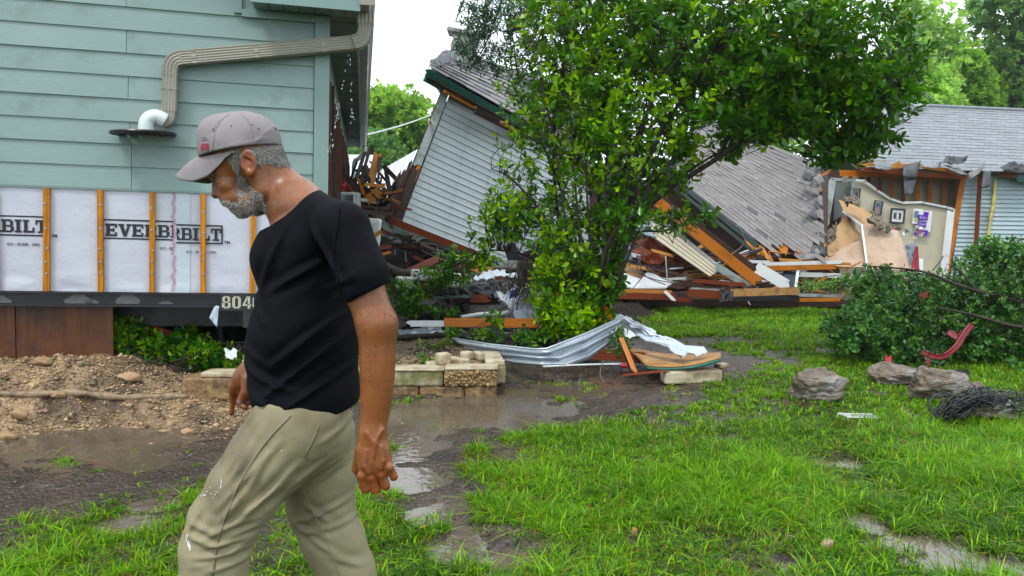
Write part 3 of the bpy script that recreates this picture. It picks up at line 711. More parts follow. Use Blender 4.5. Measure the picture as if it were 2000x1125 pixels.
# slab lettering as inked strokes; glyph strokes on a 0..1 grid
def rect(x0, y0, x1, y1): return [(x0, y0), (x1, y0), (x1, y1), (x0, y1)]
GL = {'E': [rect(.08, 0, .36, 1), rect(0, 0, .9, .17), rect(0, .83, .9, 1), rect(.36, .41, .68, .58), rect(.74, .17, .9, .32), rect(.74, .68, .9, .83), rect(.58, .33, .70, .67)],
      'V': [[(.08, .9), (.36, .9), (.6, .25), (.5, 0), (.38, 0)], [(.5, 0), (.62, 0), (.92, .9), (.72, .9), (.48, .2)], rect(0, .84, .44, 1), rect(.62, .84, 1., 1)],
      'R': [rect(.08, 0, .34, 1), rect(0, 0, .44, .15), rect(0, .85, .75, 1), rect(.34, .42, .75, .56), rect(.64, .52, .9, .9), [(.5, .45), (.74, .45), (.92, .12), (.68, .0)], rect(.68, 0, 1.0, .15)],
      'B': [rect(.08, 0, .34, 1), rect(0, 0, .8, .15), rect(0, .85, .75, 1), rect(.34, .43, .78, .57), rect(.66, .53, .88, .9), rect(.68, .1, .93, .47)],
      'I': [rect(.12, 0, .40, 1), rect(0, 0, .52, .15), rect(0, .85, .52, 1)],
      'L': [rect(.08, 0, .34, 1), rect(0, 0, .85, .16), rect(0, .85, .45, 1), rect(.70, .14, .85, .42)],
      'T': [rect(.32, 0, .58, 1), rect(.16, 0, .74, .14), rect(0, .84, .9, 1), rect(0, .64, .14, .86), rect(.76, .64, .9, .86)],
      '8': [rect(.05, .56, .30, .93), rect(.60, .56, .85, .93), rect(.0, .08, .28, .46), rect(.62, .08, .90, .46), rect(.2, .86, .42, 1), rect(.48, .86, .7, 1), rect(.2, 0, .42, .14), rect(.48, 0, .7, .14), rect(.24, .44, .42, .57), rect(.48, .44, .66, .57)],
      '0': [rect(.0, .12, .28, .88), rect(.62, .12, .90, .88), rect(.15, .84, .42, 1), rect(.48, .84, .75, 1), rect(.15, 0, .42, .16), rect(.48, 0, .75, .16)],
      '4': [rect(.55, .0, .80, .30), rect(.55, .38, .80, 1), [(.0, .30), (.22, .30), (.52, .80), (.52, 1.0), (.44, 1.)], rect(.0, .22, .50, .36), rect(.78, .22, .92, .36)]}
WID = {'I': .62, 'V': 1.04, 'R': 1.02, 'T': .98, 'E': 1.0, 'B': 1.0, 'L': .93, '8': 1.08, '0': 1.08, '4': 1.08}
def glyphs(txt, x, z, h, wf, y, clip=None, shear=0.):
    m = MB(); k = 0
    for ch in txt:
        for poly in GL[ch]:
            pp = [(x + p[0] * h * wf, z + p[1] * h) for p in poly]
            if clip: pp = [(min(max(a, clip[0]), clip[1]), b_) for a, b_ in pp]
            if max(a for a, b_ in pp) - min(a for a, b_ in pp) < .002: continue
            cx = sum(a for a, _ in pp) / len(pp)
            m.prism([Vector((a, y - .0012 - .0004 * (k % 5), b_)) for a, b_ in pp], Vector((0, .001, 0))); k += 1
        x += WID[ch] * h * wf
    return m, x
def ringbox(m, x0, x1, z0, z1, t, y, right=True, left=True):
    m.prism([Vector(p) for p in ((x0, y, z0), (x1, y, z0), (x1, y, z0 + t), (x0, y, z0 + t))], Vector((0, .001, 0)))
    m.prism([Vector(p) for p in ((x0, y, z1 - t), (x1, y, z1 - t), (x1, y, z1), (x0, y, z1))], Vector((0, .001, 0)))
    if left: m.prism([Vector(p) for p in ((x0, y - .0005, z0 + t), (x0 + t, y - .0005, z0 + t), (x0 + t, y - .0005, z1 - t), (x0, y - .0005, z1 - t))], Vector((0, .001, 0)))
    if right: m.prism([Vector(p) for p in ((x1 - t, y - .0005, z0 + t), (x1, y - .0005, z0 + t), (x1, y - .0005, z1 - t), (x1 - t, y - .0005, z1 - t))], Vector((0, .001, 0)))
ly = -.008
# drape every print just in front of the wrap
def drape(m, lift=.004):
    out = []
    base = min(p[1] for p in m.v)
    m.v = [(p[0], wrapY(p[0], p[2]) - lift + (p[1] - base) * .6 - .001, p[2]) for p in m.v]; return m
def subdiv_obj(m, name, mt):
    o = m.obj(name, mt, house, mw=HM); return o
def logo(xl, xr_clip, zc, h, txt, clip0=None, wf=1.12, box=True, xbox1=None, full_r=True, left=True):
    m, xe = glyphs(txt, xl, zc - h / 2, h, wf, ly, clip=(clip0 if clip0 is not None else -9, xr_clip))
    if box: ringbox(m, (clip0 if clip0 is not None else xl - .05), xbox1 or xe + .02, zc - h * .5 - .045, zc + h * .5 + .055, .013, ly, right=full_r, left=left)
    return m
zc = (hl(300, 450).z + hl(300, 450).z) / 2
a_ = hl(190, 449).x
e0 = hl(203, 452).x; e1 = hl(338, 452).x; hh_ = .098
m, _q = glyphs('EVERBI', hl(205, 450).x, hl(260, 450).z - hh_ / 2, hh_, .95, ly, clip=(-9, e1)); ringbox(m, hl(190, 450).x, e1, hl(260, 468).z, hl(260, 429).z, .012, ly, right=False)
drape(m); subdiv_obj(m, 'print', M['ink'])
b0 = hl(344, 457).x; b1 = hl(435, 457).x
m = MB(); m2, xe = glyphs('RBILT', hl(330, 458).x, hl(400, 458).z - hh_ / 2, hh_, .885, ly, clip=(b0 + .003, 9)); m = m2
ringbox(m, b0, b1, hl(400, 476.5).z, hl(400, 439).z, .012, ly, left=False)
drape(m, .010); subdiv_obj(m, 'print', M['ink'])
c0 = hl(-230, 440).x; c1 = hl(87, 440).x
m, xe = glyphs('EVERBILT', hl(1.5, 441).x - .098 * .93 * 4.06, hl(40, 441.5).z - hh_ / 2, .098, .93, ly)
ringbox(m, c0, c1, hl(40, 461).z, hl(40, 421).z, .012, ly)
drape(m); subdiv_obj(m, 'print', M['ink'])
def textmesh(txt, h, bold=.0):
    cu = bpy.data.curves.new('t', 'FONT'); cu.body = txt; cu.size = h / .7; cu.offset = bold; cu.resolution_u = 2
    o = bpy.data.objects.new('t', cu); me = bpy.data.meshes.new_from_object(o); bpy.data.objects.remove(o); bpy.data.curves.remove(cu)
    v = np.array([p.co for p in me.vertices]); f = [tuple(p.vertices) for p in me.polygons]; bpy.data.meshes.remove(me); return v, f
def wtext(txt, px, py, h, bold=.0006, clip=None):
    v, f = textmesh(txt, h, bold); p = hl(px, py); m = MB(); m.add([(p.x + a[0], 0, p.z + a[1]) for a in v], f)
    if clip: 
        cl0 = hl(clip, py).x; m.f = [q for q in m.f if max(m.v[i][0] for i in q) < cl0]
    m.v = [(q[0], wrapY(q[0], q[2]) - (.014 if px > 345 else .006), q[2]) for q in m.v]; m.obj('print', M['ink'], house, mw=HM)
wtext('ICC - ES ESR - 2955', 13, 479, .019); wtext('TM', 100, 463, .020, .0012)
wtext('ICC - ES ESR', 312, 487, .019, clip=338); wtext('ICC - ES ESR - 2955', 364, 494, .019); wtext('TM', 438, 476, .022, .0012)
# red printed zigzag along the tape seam
m = MB()
rs = np.random.RandomState(4)
zt = wtop - .01; i = 0
while zt > zw0 + .02:
    x = hl(338.5 + 2.2 * math.sin(i * 1.7), 470).x + rs.uniform(-.004, .004); s = .011
    q = [(x - s * .9, zt - s * .2), (x + s * .2, zt + s * .9), (x + s * 1.1, zt + .1 * s), (x + .1 * s, zt - s)]
    for a_, b_ in zip(q, q[1:] + q[:1]):
        d = Vector((b_[0] - a_[0], b_[1] - a_[1])).normalized(); n_ = Vector((-d.y, d.x)) * .0019
        m.add([(a_[0] + n_.x, -.002, a_[1] + n_.y), (a_[0] - n_.x, -.002, a_[1] - n_.y), (b_[0] - n_.x, -.002, b_[1] - n_.y), (b_[0] + n_.x, -.002, b_[1] + n_.y)], [(0, 1, 2, 3)])
    zt -= .026; i += 1
m.v = [(q[0], wrapY(q[0], q[2]) - .013, q[2]) for q in m.v]
m.obj('seam_print', M['redink'], house, mw=HM)
# black steel carrying beam
zb1 = zw0 - .004; zb0 = hl(300, 596).z
hbox('steel_beam', -7.4, hl(428, 580).x, .035, .05, zb0, zb1, M['steel'])
hbox('beam_flange', -7.4, hl(428, 580).x, -.02, .12, zb0 - .012, zb0, M['steel'])
hbox('beam_flange', -7.4, .0, -.012, .12, zb1 - .010, zb1, M['steel'])
hbox('steel_plate', hl(430, 580).x, .0, -.014, .03, hl(450, 607).z, zb1 - .010, M['steel'])
hbox('steel_plate', hl(475, 580).x, .0, -.010, .03, hl(450, 640).z, hl(450, 607).z, M['steel'])
m, _x = glyphs('8040', hl(434, 590).x, hl(460, 602).z, .098, .74, -.0145)
m.obj('stencil_number', M['stencil'], house, mw=HM)
for (a_, b_, h_) in ((125, 178, 13), (226, 270, 16), (165, 190, 6), (-30, 18, 10), (310, 335, 4)):
    c_ = hl((a_ + b_) / 2, 592); w_ = abs(hl(b_, 590).x - hl(a_, 590).x) / 2; m = MB()
    pts = [(c_.x + math.cos(t) * w_ * (1 + .15 * math.sin(5 * t)), 0.031, zb0 + .006 + max(0, math.sin(t)) * h_ / 240 * 1.4 * (1 + .1 * math.sin(7 * t))) for t in np.linspace(0, math.pi, 16)]
    m.prism([Vector(p) for p in pts], Vector((0, .003, 0))); m.obj('grime_patch', M['grime'], house, mw=HM)
# underside and skirting
hbox('floor_deck', -7.4, -.02, .16, 6.0, zb1 - .12, zb1 - .05, M['brown'])
for i in range(12): hbox('joist', -7.4, -.1, .45 + i * .45, .49 + i * .45, zb1 - .32, zb1 - .12, M['steel'])  # joists coloured black in place of the shade down there
hbox('light_blocker', -7.4, .3, 1.5, 1.56, zb1 - 1.2, zb1 - .05, M['void'])  # added panel that blocks light from the space under the house
hbox('light_blocker', -.02, .02, .4, 1.5, zb1 - 1.2, zb1 - .1, M['void'])  # added side return, closes the same space against daylight
for j, (a_, b_) in enumerate(((-420, -190), (-186, 20), (22, 214))):
    xa, xb = hl(a_, 640).x, hl(b_, 640).x; z_ = hl(100, 672).z - .06
    MB().box((0, 0, 0), (.62, .02, xb - xa)).obj('skirting_panel', M['ply'], house, mw=HM @ Matrix.Translation(((xa + xb) / 2, .10 + .004 * j, z_ + .21)) @ Matrix(((0, 0, 1, 0), (0, 1, 0, 0), (-1, 0, 0, 0), (0, 0, 0, 1))))
# steel post
p0 = on(433, 700); m = MB(); q = at(430, 600, p0.y)
m.box((p0.x, p0.y, (q.z + p0.z) / 2 - .05), (.035, .035, q.z - p0.z + .1)); m.box((p0.x, p0.y, at(430, 640, p0.y).z), (.075, .05, .012))
tag(m.obj('steel_post', M['steel']), 'thin black steel post under the raised house', 'post')
# water drops falling from the elbow
m = MB(); rs = np.random.RandomState(9); base = w3(683, 96, .12)
for i in range(46):
    t = rs.rand() ** .7; br = rs.rand() < .6
    px_ = 683 + (-42 * t - 3 * rs.randn() * t if br else 4 * t + 3 * rs.randn() * t); py_ = 98 + t * (215 if br else 150)
    p = w3(px_, py_, .12); l = .010 + .012 * rs.rand(); dx = -.35 if br else .05
    v, f = tube([p, p + Vector((dx * l, 0, -l)) * .5, p + Vector((dx * l, 0, -l))], [.0012, .0028, .0012], 5); m.add(v, f)
mw_, nt, b = newmat('water_drop'); b.inputs['Base Color'].default_value = (.9, .95, .97, 1); b.inputs['Roughness'].default_value = .05; b.inputs['Transmission Weight'].default_value = .3; b.inputs['IOR'].default_value = 1.33
o = m.obj('water_drops', mw_, smooth=True); o['kind'] = 'stuff'; tag(o, 'bright drops falling from the downspout elbow at the eave', 'water drops')
# torn flap and paper under the house
def crumple(name, c, n, amp, mt, parent=None, seed=1, thick=.003, sc=6., sag=0):
    # c: four corners in order 00,10,11,01
    a, b, cc, d = [np.array(p) for p in c]; nu, nv_ = n if isinstance(n, tuple) else (n, n)
    u, v = np.meshgrid(np.linspace(0, 1, nu), np.linspace(0, 1, nv_)); U = u[..., None]; Vv = v[..., None]
    P = a * (1 - U) * (1 - Vv) + b * U * (1 - Vv) + cc * U * Vv + d * (1 - U) * Vv
    nrm = np.cross(b - a, d - a); nrm = nrm / np.linalg.norm(nrm)
    L = max(np.linalg.norm(b - a), np.linalg.norm(d - a))
    Q = np.stack([u * sc, v * sc, u * 0 + seed * 3.1], -1)
    an = seed * 1.7; Q2 = np.stack([(u * math.cos(an) + v * math.sin(an)) * sc * 1.6, (v * math.cos(an) - u * math.sin(an)) * sc * .35, u * 0 + seed], -1)
    hgt = (np.abs(fbm(Q * .6, seed, 2)) * 1.6 - .4 + (.30 - np.abs(fbm(Q2, seed + 2, 2))) * 1.1) * amp
    P = P + nrm * hgt[..., None] - np.array([0, 0, 1]) * (sag * np.sin(np.pi * u) * np.sin(np.pi * v))[..., None]
    e = fbm(np.stack([u * 4, v * 4, u * 0 + seed], -1), seed + 5, 3)[..., None] * amp * .7
    P = P + (b - a) / L * e + (d - a) / L * np.roll(e, 2, 0)
    idx = np.arange(u.size).reshape(u.shape); f = np.stack([idx[:-1, :-1], idx[:-1, 1:], idx[1:, 1:], idx[1:, :-1]], -1).reshape(-1, 4)
    o = link(name, mesh(name, P.reshape(-1, 3), f, True), parent, None, mt)
    sd = o.modifiers.new('s', 'SOLIDIFY'); sd.thickness = thick; sd.offset = 0
    return o
tag(crumple('torn_flap', [w3(418, 598, .02), w3(428, 598, .02), w3(424, 640, .03), w3(409, 622, .05)], 10, .03, M['tarp'], seed=3), 'torn grey sheet flap hanging below the steel beam', 'sheet')
tag(crumple('paper_sheet', [at(438, 680, 6.25), at(465, 684, 6.2), at(462, 699, 6.1), at(442, 701, 6.1)], 10, .05, M['white'], seed=5), 'crumpled white paper caught in the leaves beside the steel post', 'paper')
# ---------------- planks ----------------
def plank(name, label, p0, p1, wpx, th, mt, roll=0., cat='plank', jag=(.04, .04), group=None, parent=None, seed=None, facing=None):
    p0 = Vector(p0); p1 = Vector(p1); Lg = (p1 - p0).length; x = (p1 - p0).normalized(); c = (p0 + p1) / 2
    wid = wpx / F * c.y
    toc = (Vector((0, 0, CAMZ)) - c).normalized() if facing is None else Vector(facing)
    y = -(toc - x * toc.dot(x)).normalized(); y = Matrix.Rotation(roll, 3, x) @ y; z = x.cross(y)
    Mw = Matrix.Translation(c) @ Matrix((x, y, z)).transposed().to_4x4()
    rs = np.random.RandomState(seed if seed is not None else int(abs(p0.x * 971 + p0.z * 733 + Lg * 577)) % 9999)
    n = 5; h = wid / 2
    ri = [(Lg / 2 + rs.uniform(-1, 1) * jag[1] * (1 if 0 < i < n - 1 else .5), -h + wid * i / (n - 1)) for i in range(n)]
    le = [(-Lg / 2 + rs.uniform(-1, 1) * jag[0] * (1 if 0 < i < n - 1 else .5), h - wid * i / (n - 1)) for i in range(n)]
    m = MB().prism([Vector((a, th / 2, b)) for a, b in ri + le], Vector((0, -th, 0)))
    o = m.obj(name, mt, parent, mw=Mw)
    if label: tag(o, label, cat, group)
    return o
def sheet(name, label, pts, th, mt, cat='sheet', parent=None, group=None):
    P = [Vector(p) for p in pts]; n = Vector((0, 0, 0))
    for i in range(len(P)): n += P[i].cross(P[(i + 1) % len(P)])
    n.normalize()
    if n.y < 0: n = -n
    o = MB().prism(P, n * th).obj(name, mt, parent)
    if label: tag(o, label, cat, group)
    return o
def bil(c, u, v):
    a, b, cc, d = c; return a * ((1 - u) * (1 - v)) + b * (u * (1 - v)) + cc * (u * v) + d * ((1 - u) * v)
def wire(name, label, pts, r, mt, cat='cable', group=None, parent=None, k=6, n=6):
    P = smooth_path(pts, k); v, f = tube(P, r, n); o = link(name, mesh(name, v, f, True), parent, None, mt)
    if label: tag(o, label, cat, group)
    return o

# ---------------- tilted clapboard section ----------------
A0 = at(764, 425, 12.4); B0 = at(862, 178, 12.9); 
C0 = at(1150, 577, 14.6); D0 = at(1150, 330, 15.0)
Q = [A0, C0, D0, B0]       # u to the right, v up
tilt = thing('tilted_house_section', 'grey clapboard house section tipped sideways with green fascia and chimney', 'house', A0)
NB = 21
nrm = (C0 - A0).cross(B0 - A0).normalized(); nrm = nrm if nrm.y < 0 else -nrm
for k in range(NB):
    v0 = k / NB; v1 = (k + 1.12) / NB
    a, b_, c_, d_ = bil(Q, .045, v0), bil(Q, 1, v0), bil(Q, 1, v1), bil(Q, .045, v1)
    o0 = nrm * .022; o1 = nrm * .008
    cen = (a + b_ + c_ + d_) / 4
    x = (b_ - a).normalized(); z = (d_ - a); z = (z - x * z.dot(x)).normalized(); y = z.cross(x)
    Mw = Matrix.Translation(cen) @ Matrix((x, y, z)).transposed().to_4x4(); Mi = Mw.inverted()
    p = [Mi @ (a + o0), Mi @ (b_ + o0), Mi @ (c_ + o1), Mi @ (d_ + o1), Mi @ a, Mi @ b_, Mi @ c_, Mi @ d_]
    f = [(0, 1, 2, 3), (7, 6, 5, 4), (0, 4, 5, 1), (1, 5, 6, 2), (2, 6, 7, 3), (3, 7, 4, 0)]
    MB().add(p, f).obj('siding_board', M['wsid'], tilt, mw=Mw)
# corner board with peeled foot
plank('corner_board', None, bil(Q, .018, .42) + nrm * .03, bil(Q, .018, 1.0) + nrm * .03, 15, .03, M['wtrim'], parent=tilt, jag=(.06, .0))
plank('corner_board', None, bil(Q, .022, .0) + nrm * .02, bil(Q, .02, .40) + nrm * .02, 12, .03, M['brown'], parent=tilt, jag=(.06, .05))
plank('splintered_edge', None, bil(Q, .028, .30) + nrm * .035, bil(Q, .024, .50) + nrm * .035, 7, .02, M['orange'], parent=tilt, jag=(.1, .1))
for i in range(7):
    u = -.004 - .004 * i; plank('sheathing_edge', None, bil(Q, u, .02 + .03 * i) + nrm * (.01 - .02 * i), bil(Q, u - .006, .42 - .03 * i) + nrm * (-.02 * i), 6, .02, [M['brown'], M['rust'], M['splint']][i % 3], parent=tilt, jag=(.12, .12), seed=i)
# sill under it
plank('sill', None, bil(Q, -.01, -.02), bil(Q, .62, -.022), 13, .12, M['rust'], parent=tilt)
plank('sill', None, bil(Q, .58, -.045) - nrm * .02, bil(Q, 1.0, -.05) - nrm * .02, 22, .12, M['brown'], parent=tilt)
bk = -nrm
# return of the box: left flank and backing
sheet('side_sheathing', None, [bil(Q, 0, 0) + bk * .02, bil(Q, 0, 1) + bk * .02, bil(Q, 0, 1) + Vector((-.10, 2.5, 0)), bil(Q, 0, 0) + Vector((-.10, 2.5, 0))], .05, M['brown'], parent=tilt)
sheet('backing', None, [bil(Q, .04, .04) + Vector((.22, .40, 0)), bil(Q, 1, .04) + Vector((.22, .40, 0)), bil(Q, 1, .96) + Vector((.22, .40, 0)), bil(Q, .04, .96) + Vector((.22, .40, 0))], .05, M['brown'], parent=tilt)
sheet('peak_board', None, [at(858, 170, 12.9), at(1150, 322, 15), at(1150, 300, 15), at(846, 128, 12.95)], .05, M['wtrim'], parent=tilt)
sheet('peak_flank', None, [at(843, 130, 12.9), at(860, 168, 12.9), at(858, 182, 12.95), at(838, 150, 13.4)], .05, M['wtrim'], parent=tilt)
# electrical box on the corner
c_ = at(841, 240, 12.6)
MB().box((0, 0, 0), (.07, .05, .10), Matrix.Rotation(R(-22), 4, 'Y')).obj('socket_box', M['cream'], tilt, mw=Matrix.Translation(c_))
MB().box((0, -.03, 0), (.025, .02, .04), Matrix.Rotation(R(-22), 4, 'Y')).obj('socket_hole', M['blackp'], tilt, mw=Matrix.Translation(c_))
# fascia and torn eave
plank('fascia', None, at(832, 146, 12.5), at(1100, 296, 14.6), 24, .04, M['green'], parent=tilt, jag=(.01, .02))
plank('fascia_trim', None, at(832, 137, 12.46), at(1100, 284, 14.56), 5, .05, M['green'], parent=tilt, jag=(.01, .02))
plank('bare_board', None, at(868, 178, 12.55), at(984, 243, 13.4), 5, .05, M['orange'], parent=tilt, jag=(.05, .1))
plank('bare_board', None, at(930, 216, 12.8), at(1030, 268, 13.9), 14, .05, M['brown'], parent=tilt, jag=(.1, .1))
plank('bare_board', None, at(980, 240, 13.0), at(1020, 262, 13.5), 6, .05, M['orange'], parent=tilt, jag=(.1, .1))
# its roof: shingles on a sloping deck
def shingles(parent, Qd, nr, nc, mt, keep=lambda px, py, i, j: True, lift=.02, nmax=300, jit=.0, expo=1.15, name='shingle', wob=.004, seed=1, dark=None, darkp=.0, gap=.001):
    nr_ = (Qd[1] - Qd[0]).cross(Qd[3] - Qd[0]).normalized(); nr_ = nr_ if nr_.z > 0 else -nr_
    rs = np.random.RandomState(seed); items = []
    for i in range(nr):
        off = (i % 2) * .5 + rs.uniform(-.12, .12)
        for j in range(-1, nc + 1):
            u0 = (j + off) / nc; u1 = (j + 1 + off) / nc - gap
            u0c, u1c = max(0, u0), min(1, u1)
            if u1c - u0c < .008: continue
            c = bil(Qd, (u0c + u1c) / 2, (i + .5) / nr); px, py = proj(c)
            if not keep(px, py, i, j): continue
            items.append((u0c, u1c, i, c, px, py))
    def geo(u0, u1, i, r4):
        v0 = i / nr; v1 = (i + expo) / nr
        a, b_, c_, d_ = bil(Qd, u0, v0), bil(Qd, u1, v0), bil(Qd, u1, min(1, v1)), bil(Qd, u0, min(1, v1))
        t = lift * .55
        lo = nr_ * (lift + r4[0] * wob); hi = nr_ * (lift * .15)
        a2 = a + (a - d_) * r4[1] * jit; b2 = b_ + (b_ - c_) * r4[1] * jit
        p = [a2 + lo, b2 + lo + nr_ * r4[2] * wob, c_ + hi, d_ + hi, a2 + lo - nr_ * t, b2 + lo - nr_ * t + nr_ * r4[2] * wob, c_ - nr_ * .002, d_ - nr_ * .002]
        return p, [(0, 1, 2, 3), (4, 5, 1, 0), (1, 5, 6, 2), (3, 7, 4, 0)]
    items.sort(key=lambda q: 0 if (-40 < q[4] < 2040 and -20 < q[5] < 1125) else 1)
    inview = items[:nmax]; rest = items[nmax:]
    for (u0, u1, i, c, px, py) in inview:
        r4 = rs.uniform(-1, 1, 4); p, f = geo(u0, u1, i, r4)
        MB().add([q - c for q in p], f).obj(name, dark if (dark and rs.rand() < darkp) else mt, parent, mw=Matrix.Translation(c))
    if rest:
        m = MB()
        for (u0, u1, i, c, px, py) in rest: p, f = geo(u0, u1, i, rs.uniform(-1, 1, 4)); m.add(p, f)
        o = m.obj('roof_shingles', mt, parent); o['kind'] = 'stuff'
QR = [at(836, 130, 12.45), at(1110, 283, 14.6), at(1130, 170, 16.6), at(868, 96, 14.6)]
sheet('roof_deck', None, [q - Vector((0, 0, .16)) for q in QR], .04, M['brown'], parent=tilt)
shingles(tilt, QR, 11, 9, M['sh1'], lift=.02, seed=4, dark=M['felt'], darkp=.15)
for i in range(3):
    crumple('curled_shingle', [at(838 + i * 9, 118 - i * 5, 13), at(862 + i * 9, 112 - i * 4, 13), at(866 + i * 8, 128 - i * 4, 12.8), at(846 + i * 8, 136 - i * 3, 12.7)], 6, .06, M['felt'], tilt, seed=i)
# chimney box
cm = MB(); cc = at(903, 118, 14.3); Mr = Matrix.Rotation(R(12), 4, 'Y'); cm.box((0, 0, 0), (.42, .42, .75), Mr)
cm.obj('chimney', M['wtrim'], tilt, mw=Matrix.Translation(cc + Vector((0, 0, .05))))
MB().box((0, 0, .40), (.50, .50, .06), Mr).obj('chimney_cap', M['wtrim'], tilt, mw=Matrix.Translation(cc + Vector((0, 0, .05))))
# dark tangle under and behind the tipped section (added soil bank, shade put into its colour, + hanging roots)
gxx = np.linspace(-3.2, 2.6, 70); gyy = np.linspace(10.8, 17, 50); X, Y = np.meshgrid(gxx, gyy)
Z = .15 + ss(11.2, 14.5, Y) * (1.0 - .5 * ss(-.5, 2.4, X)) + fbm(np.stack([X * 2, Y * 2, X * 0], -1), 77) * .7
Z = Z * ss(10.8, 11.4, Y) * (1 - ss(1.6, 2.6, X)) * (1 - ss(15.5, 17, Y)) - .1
idx = np.arange(X.size).reshape(X.shape); fa = np.stack([idx[:-1, :-1], idx[:-1, 1:], idx[1:, 1:], idx[1:, :-1]], -1).reshape(-1, 4)
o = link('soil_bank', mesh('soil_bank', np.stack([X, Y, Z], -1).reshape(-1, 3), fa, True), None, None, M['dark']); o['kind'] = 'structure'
rs = np.random.RandomState(12)
for i, (px_, y0, y1) in enumerate([(770, 435, 500), (806, 450, 492), (812, 455, 475), (853, 480, 505), (845, 490, 520), (793, 470, 520), (880, 490, 530)]):
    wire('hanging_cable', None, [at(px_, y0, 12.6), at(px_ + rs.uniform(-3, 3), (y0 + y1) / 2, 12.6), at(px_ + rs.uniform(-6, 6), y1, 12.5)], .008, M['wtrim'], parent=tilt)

# ---------------- heap between the houses ----------------
G = 'splintered timbers heaped between the two houses'
DP = [ # label, (px,py,Y), (px,py,Y), width px, thick, mat
 ('long black plank standing steeply out of the heap', (692, 362, 11.5), (713, 296, 11.8), 7, .05, 'blackbag'),
 ('second dark plank leaning right behind the black one', (702, 362, 11.8), (722, 292, 12.2), 6, .05, 'brown'),
 ('dark slab leaning behind the tan wedge', (708, 366, 11.6), (718, 325, 11.7), 12, .05, 'blackbag'),
 ('tan board wedge standing on end in the heap', (724, 356, 11.7), (738, 300, 11.9), 15, .04, 'splint'),
 ('thin dark stick along the right edge of the tan wedge', (739, 350, 11.6), (741, 306, 11.9), 5, .05, 'brown'),
 ('yellow pine board lying level across the heap', (713, 360, 11.3), (753, 364, 11.4), 7, .06, 'splint'),
 ('dark splintered timber rising beside the tipped wall', (747, 322, 11.8), (774, 350, 11.9), 9, .05, 'brown'),
 ('dark spike standing beside the white roof', (752, 322, 12), (758, 362, 11.8), 8, .04, 'brown'),
 ('short dark stub at the foot of the spike', (756, 345, 11.6), (762, 378, 11.5), 9, .05, 'blackbag'),
 ('orange plywood scrap low in the heap', (717, 384, 11.2), (729, 396, 11.2), 16, .02, 'orange'),
 ('tan block scrap under the yellow board', (729, 368, 11.3), (744, 384, 11.3), 14, .03, 'splint'),
 ('pale grey board reaching right from the window unit', (697, 388, 11.0), (739, 396, 11.4), 6, .03, 'wtrim'),
 ('dark branch like timber sloping up to the teal house', (664, 336, 11.2), (712, 388, 11.3), 8, .05, 'brown'),
 ('red brown timber under the sloping dark timber', (668, 350, 11.1), (700, 386, 11.1), 6, .05, 'rust'),
 ('amber splinter standing behind the dark timber', (700, 350, 11.3), (712, 382, 11.2), 6, .04, 'orange'),
 ('long dark timber along the bottom of the heap', (697, 412, 11.1), (760, 418, 11.6), 8, .06, 'brown'),
 ('dark brown joist above the long dark timber', (700, 402, 11.2), (755, 408, 11.6), 6, .06, 'brown'),
 ('wet grey branch lying down the left of the tipped wall', (757, 412, 11.6), (764, 388, 11.9), 6, .05, 'bark'),
 ('dark strip along the torn wall edge', (760, 400, 12), (790, 335, 12.3), 7, .05, 'brown'),
]
for l, a, b_, w_, t_, mt in DP: plank('plank', l, at(*a), at(*b_), w_, t_, M[mt], group=G)
rs = np.random.RandomState(21)
ORD = ['leftmost', 'second', 'third', 'fourth', 'fifth', 'sixth', 'seventh', 'eighth', 'ninth', 'tenth', 'eleventh', 'twelfth', 'thirteenth', 'fourteenth', 'fifteenth', 'sixteenth', 'seventeenth', 'eighteenth', 'nineteenth', 'twentieth']
CNAME = {'brown': 'dark brown', 'rust': 'red brown', 'bark': 'grey brown', 'splint': 'pale yellow', 'blackbag': 'black', 'white': 'white', 'felt': 'slate grey', 'orange': 'orange'}
def clutter(name, where, group, n, bx, Yr, mats, lr=(.15, .5), wr=(3, 8), seed=1, ang=None):
    rs = np.random.RandomState(seed); items = {}
    for i in range(n):
        px_, py_ = rs.uniform(bx[0], bx[2]), rs.uniform(bx[1], bx[3]); Y_ = rs.uniform(*Yr)
        if group.startswith('wet'): py_ = max(py_, 455 + .39 * (px_ - 764))
        a = (rs.uniform(0, math.pi) if ang is None else rs.uniform(*ang)); L = rs.uniform(*lr); c = at(px_, py_, Y_)
        c.z = max(c.z, gzf(c.x, c.y) + .02)
        d = Vector((math.cos(a), rs.uniform(-.5, .5), math.sin(a))) * L / 2
        mk_ = mats[i % len(mats)]
        o = plank('splinter', None, c - d, c + d, rs.uniform(*wr), rs.uniform(.01, .03), M[mk_], jag=(.05, .05), roll=rs.uniform(-.8, .8), seed=seed * 100 + i)
        t = 'steep' if .9 < a < 2.2 else ('level' if abs(a) < .2 or a > 2.94 else ('right rising' if 0 < a < 1.57 else 'left rising'))
        key = '%s %s %s splinter' % ('long' if L > (lr[0] + lr[1]) / 2 else 'short', CNAME[mk_], t); items.setdefault(key, []).append((proj(c)[0], o))
    for key, l in items.items():
        l.sort(key=lambda q: q[0])
        for k, (_, o) in enumerate(l):
            tag(o, ('%s %s' % (key, where)) if len(l) == 1 else ('%s %s %s' % (ORD[k] if k == 0 else ORD[k] + ' from left', key, where)), 'splinter', group)
clutter('splinter', 'in the heap between the houses', 'broken splinters between the houses', 72, (672, 340, 770, 424), (11.3, 12.6), ['brown', 'brown', 'rust', 'bark', 'splint', 'blackbag'], seed=3, lr=(.2, .7))
clutter('splinter', 'on soil below the tipped wall', 'wet scraps below the tipped wall', 50, (735, 440, 960, 560), (11, 12.4), ['brown', 'bark', 'brown', 'blackbag', 'blackbag', 'rust'], seed=5, lr=(.2, .8), ang=(-.5, .6))  # mostly dark splinter colours, in place of shade below the wall
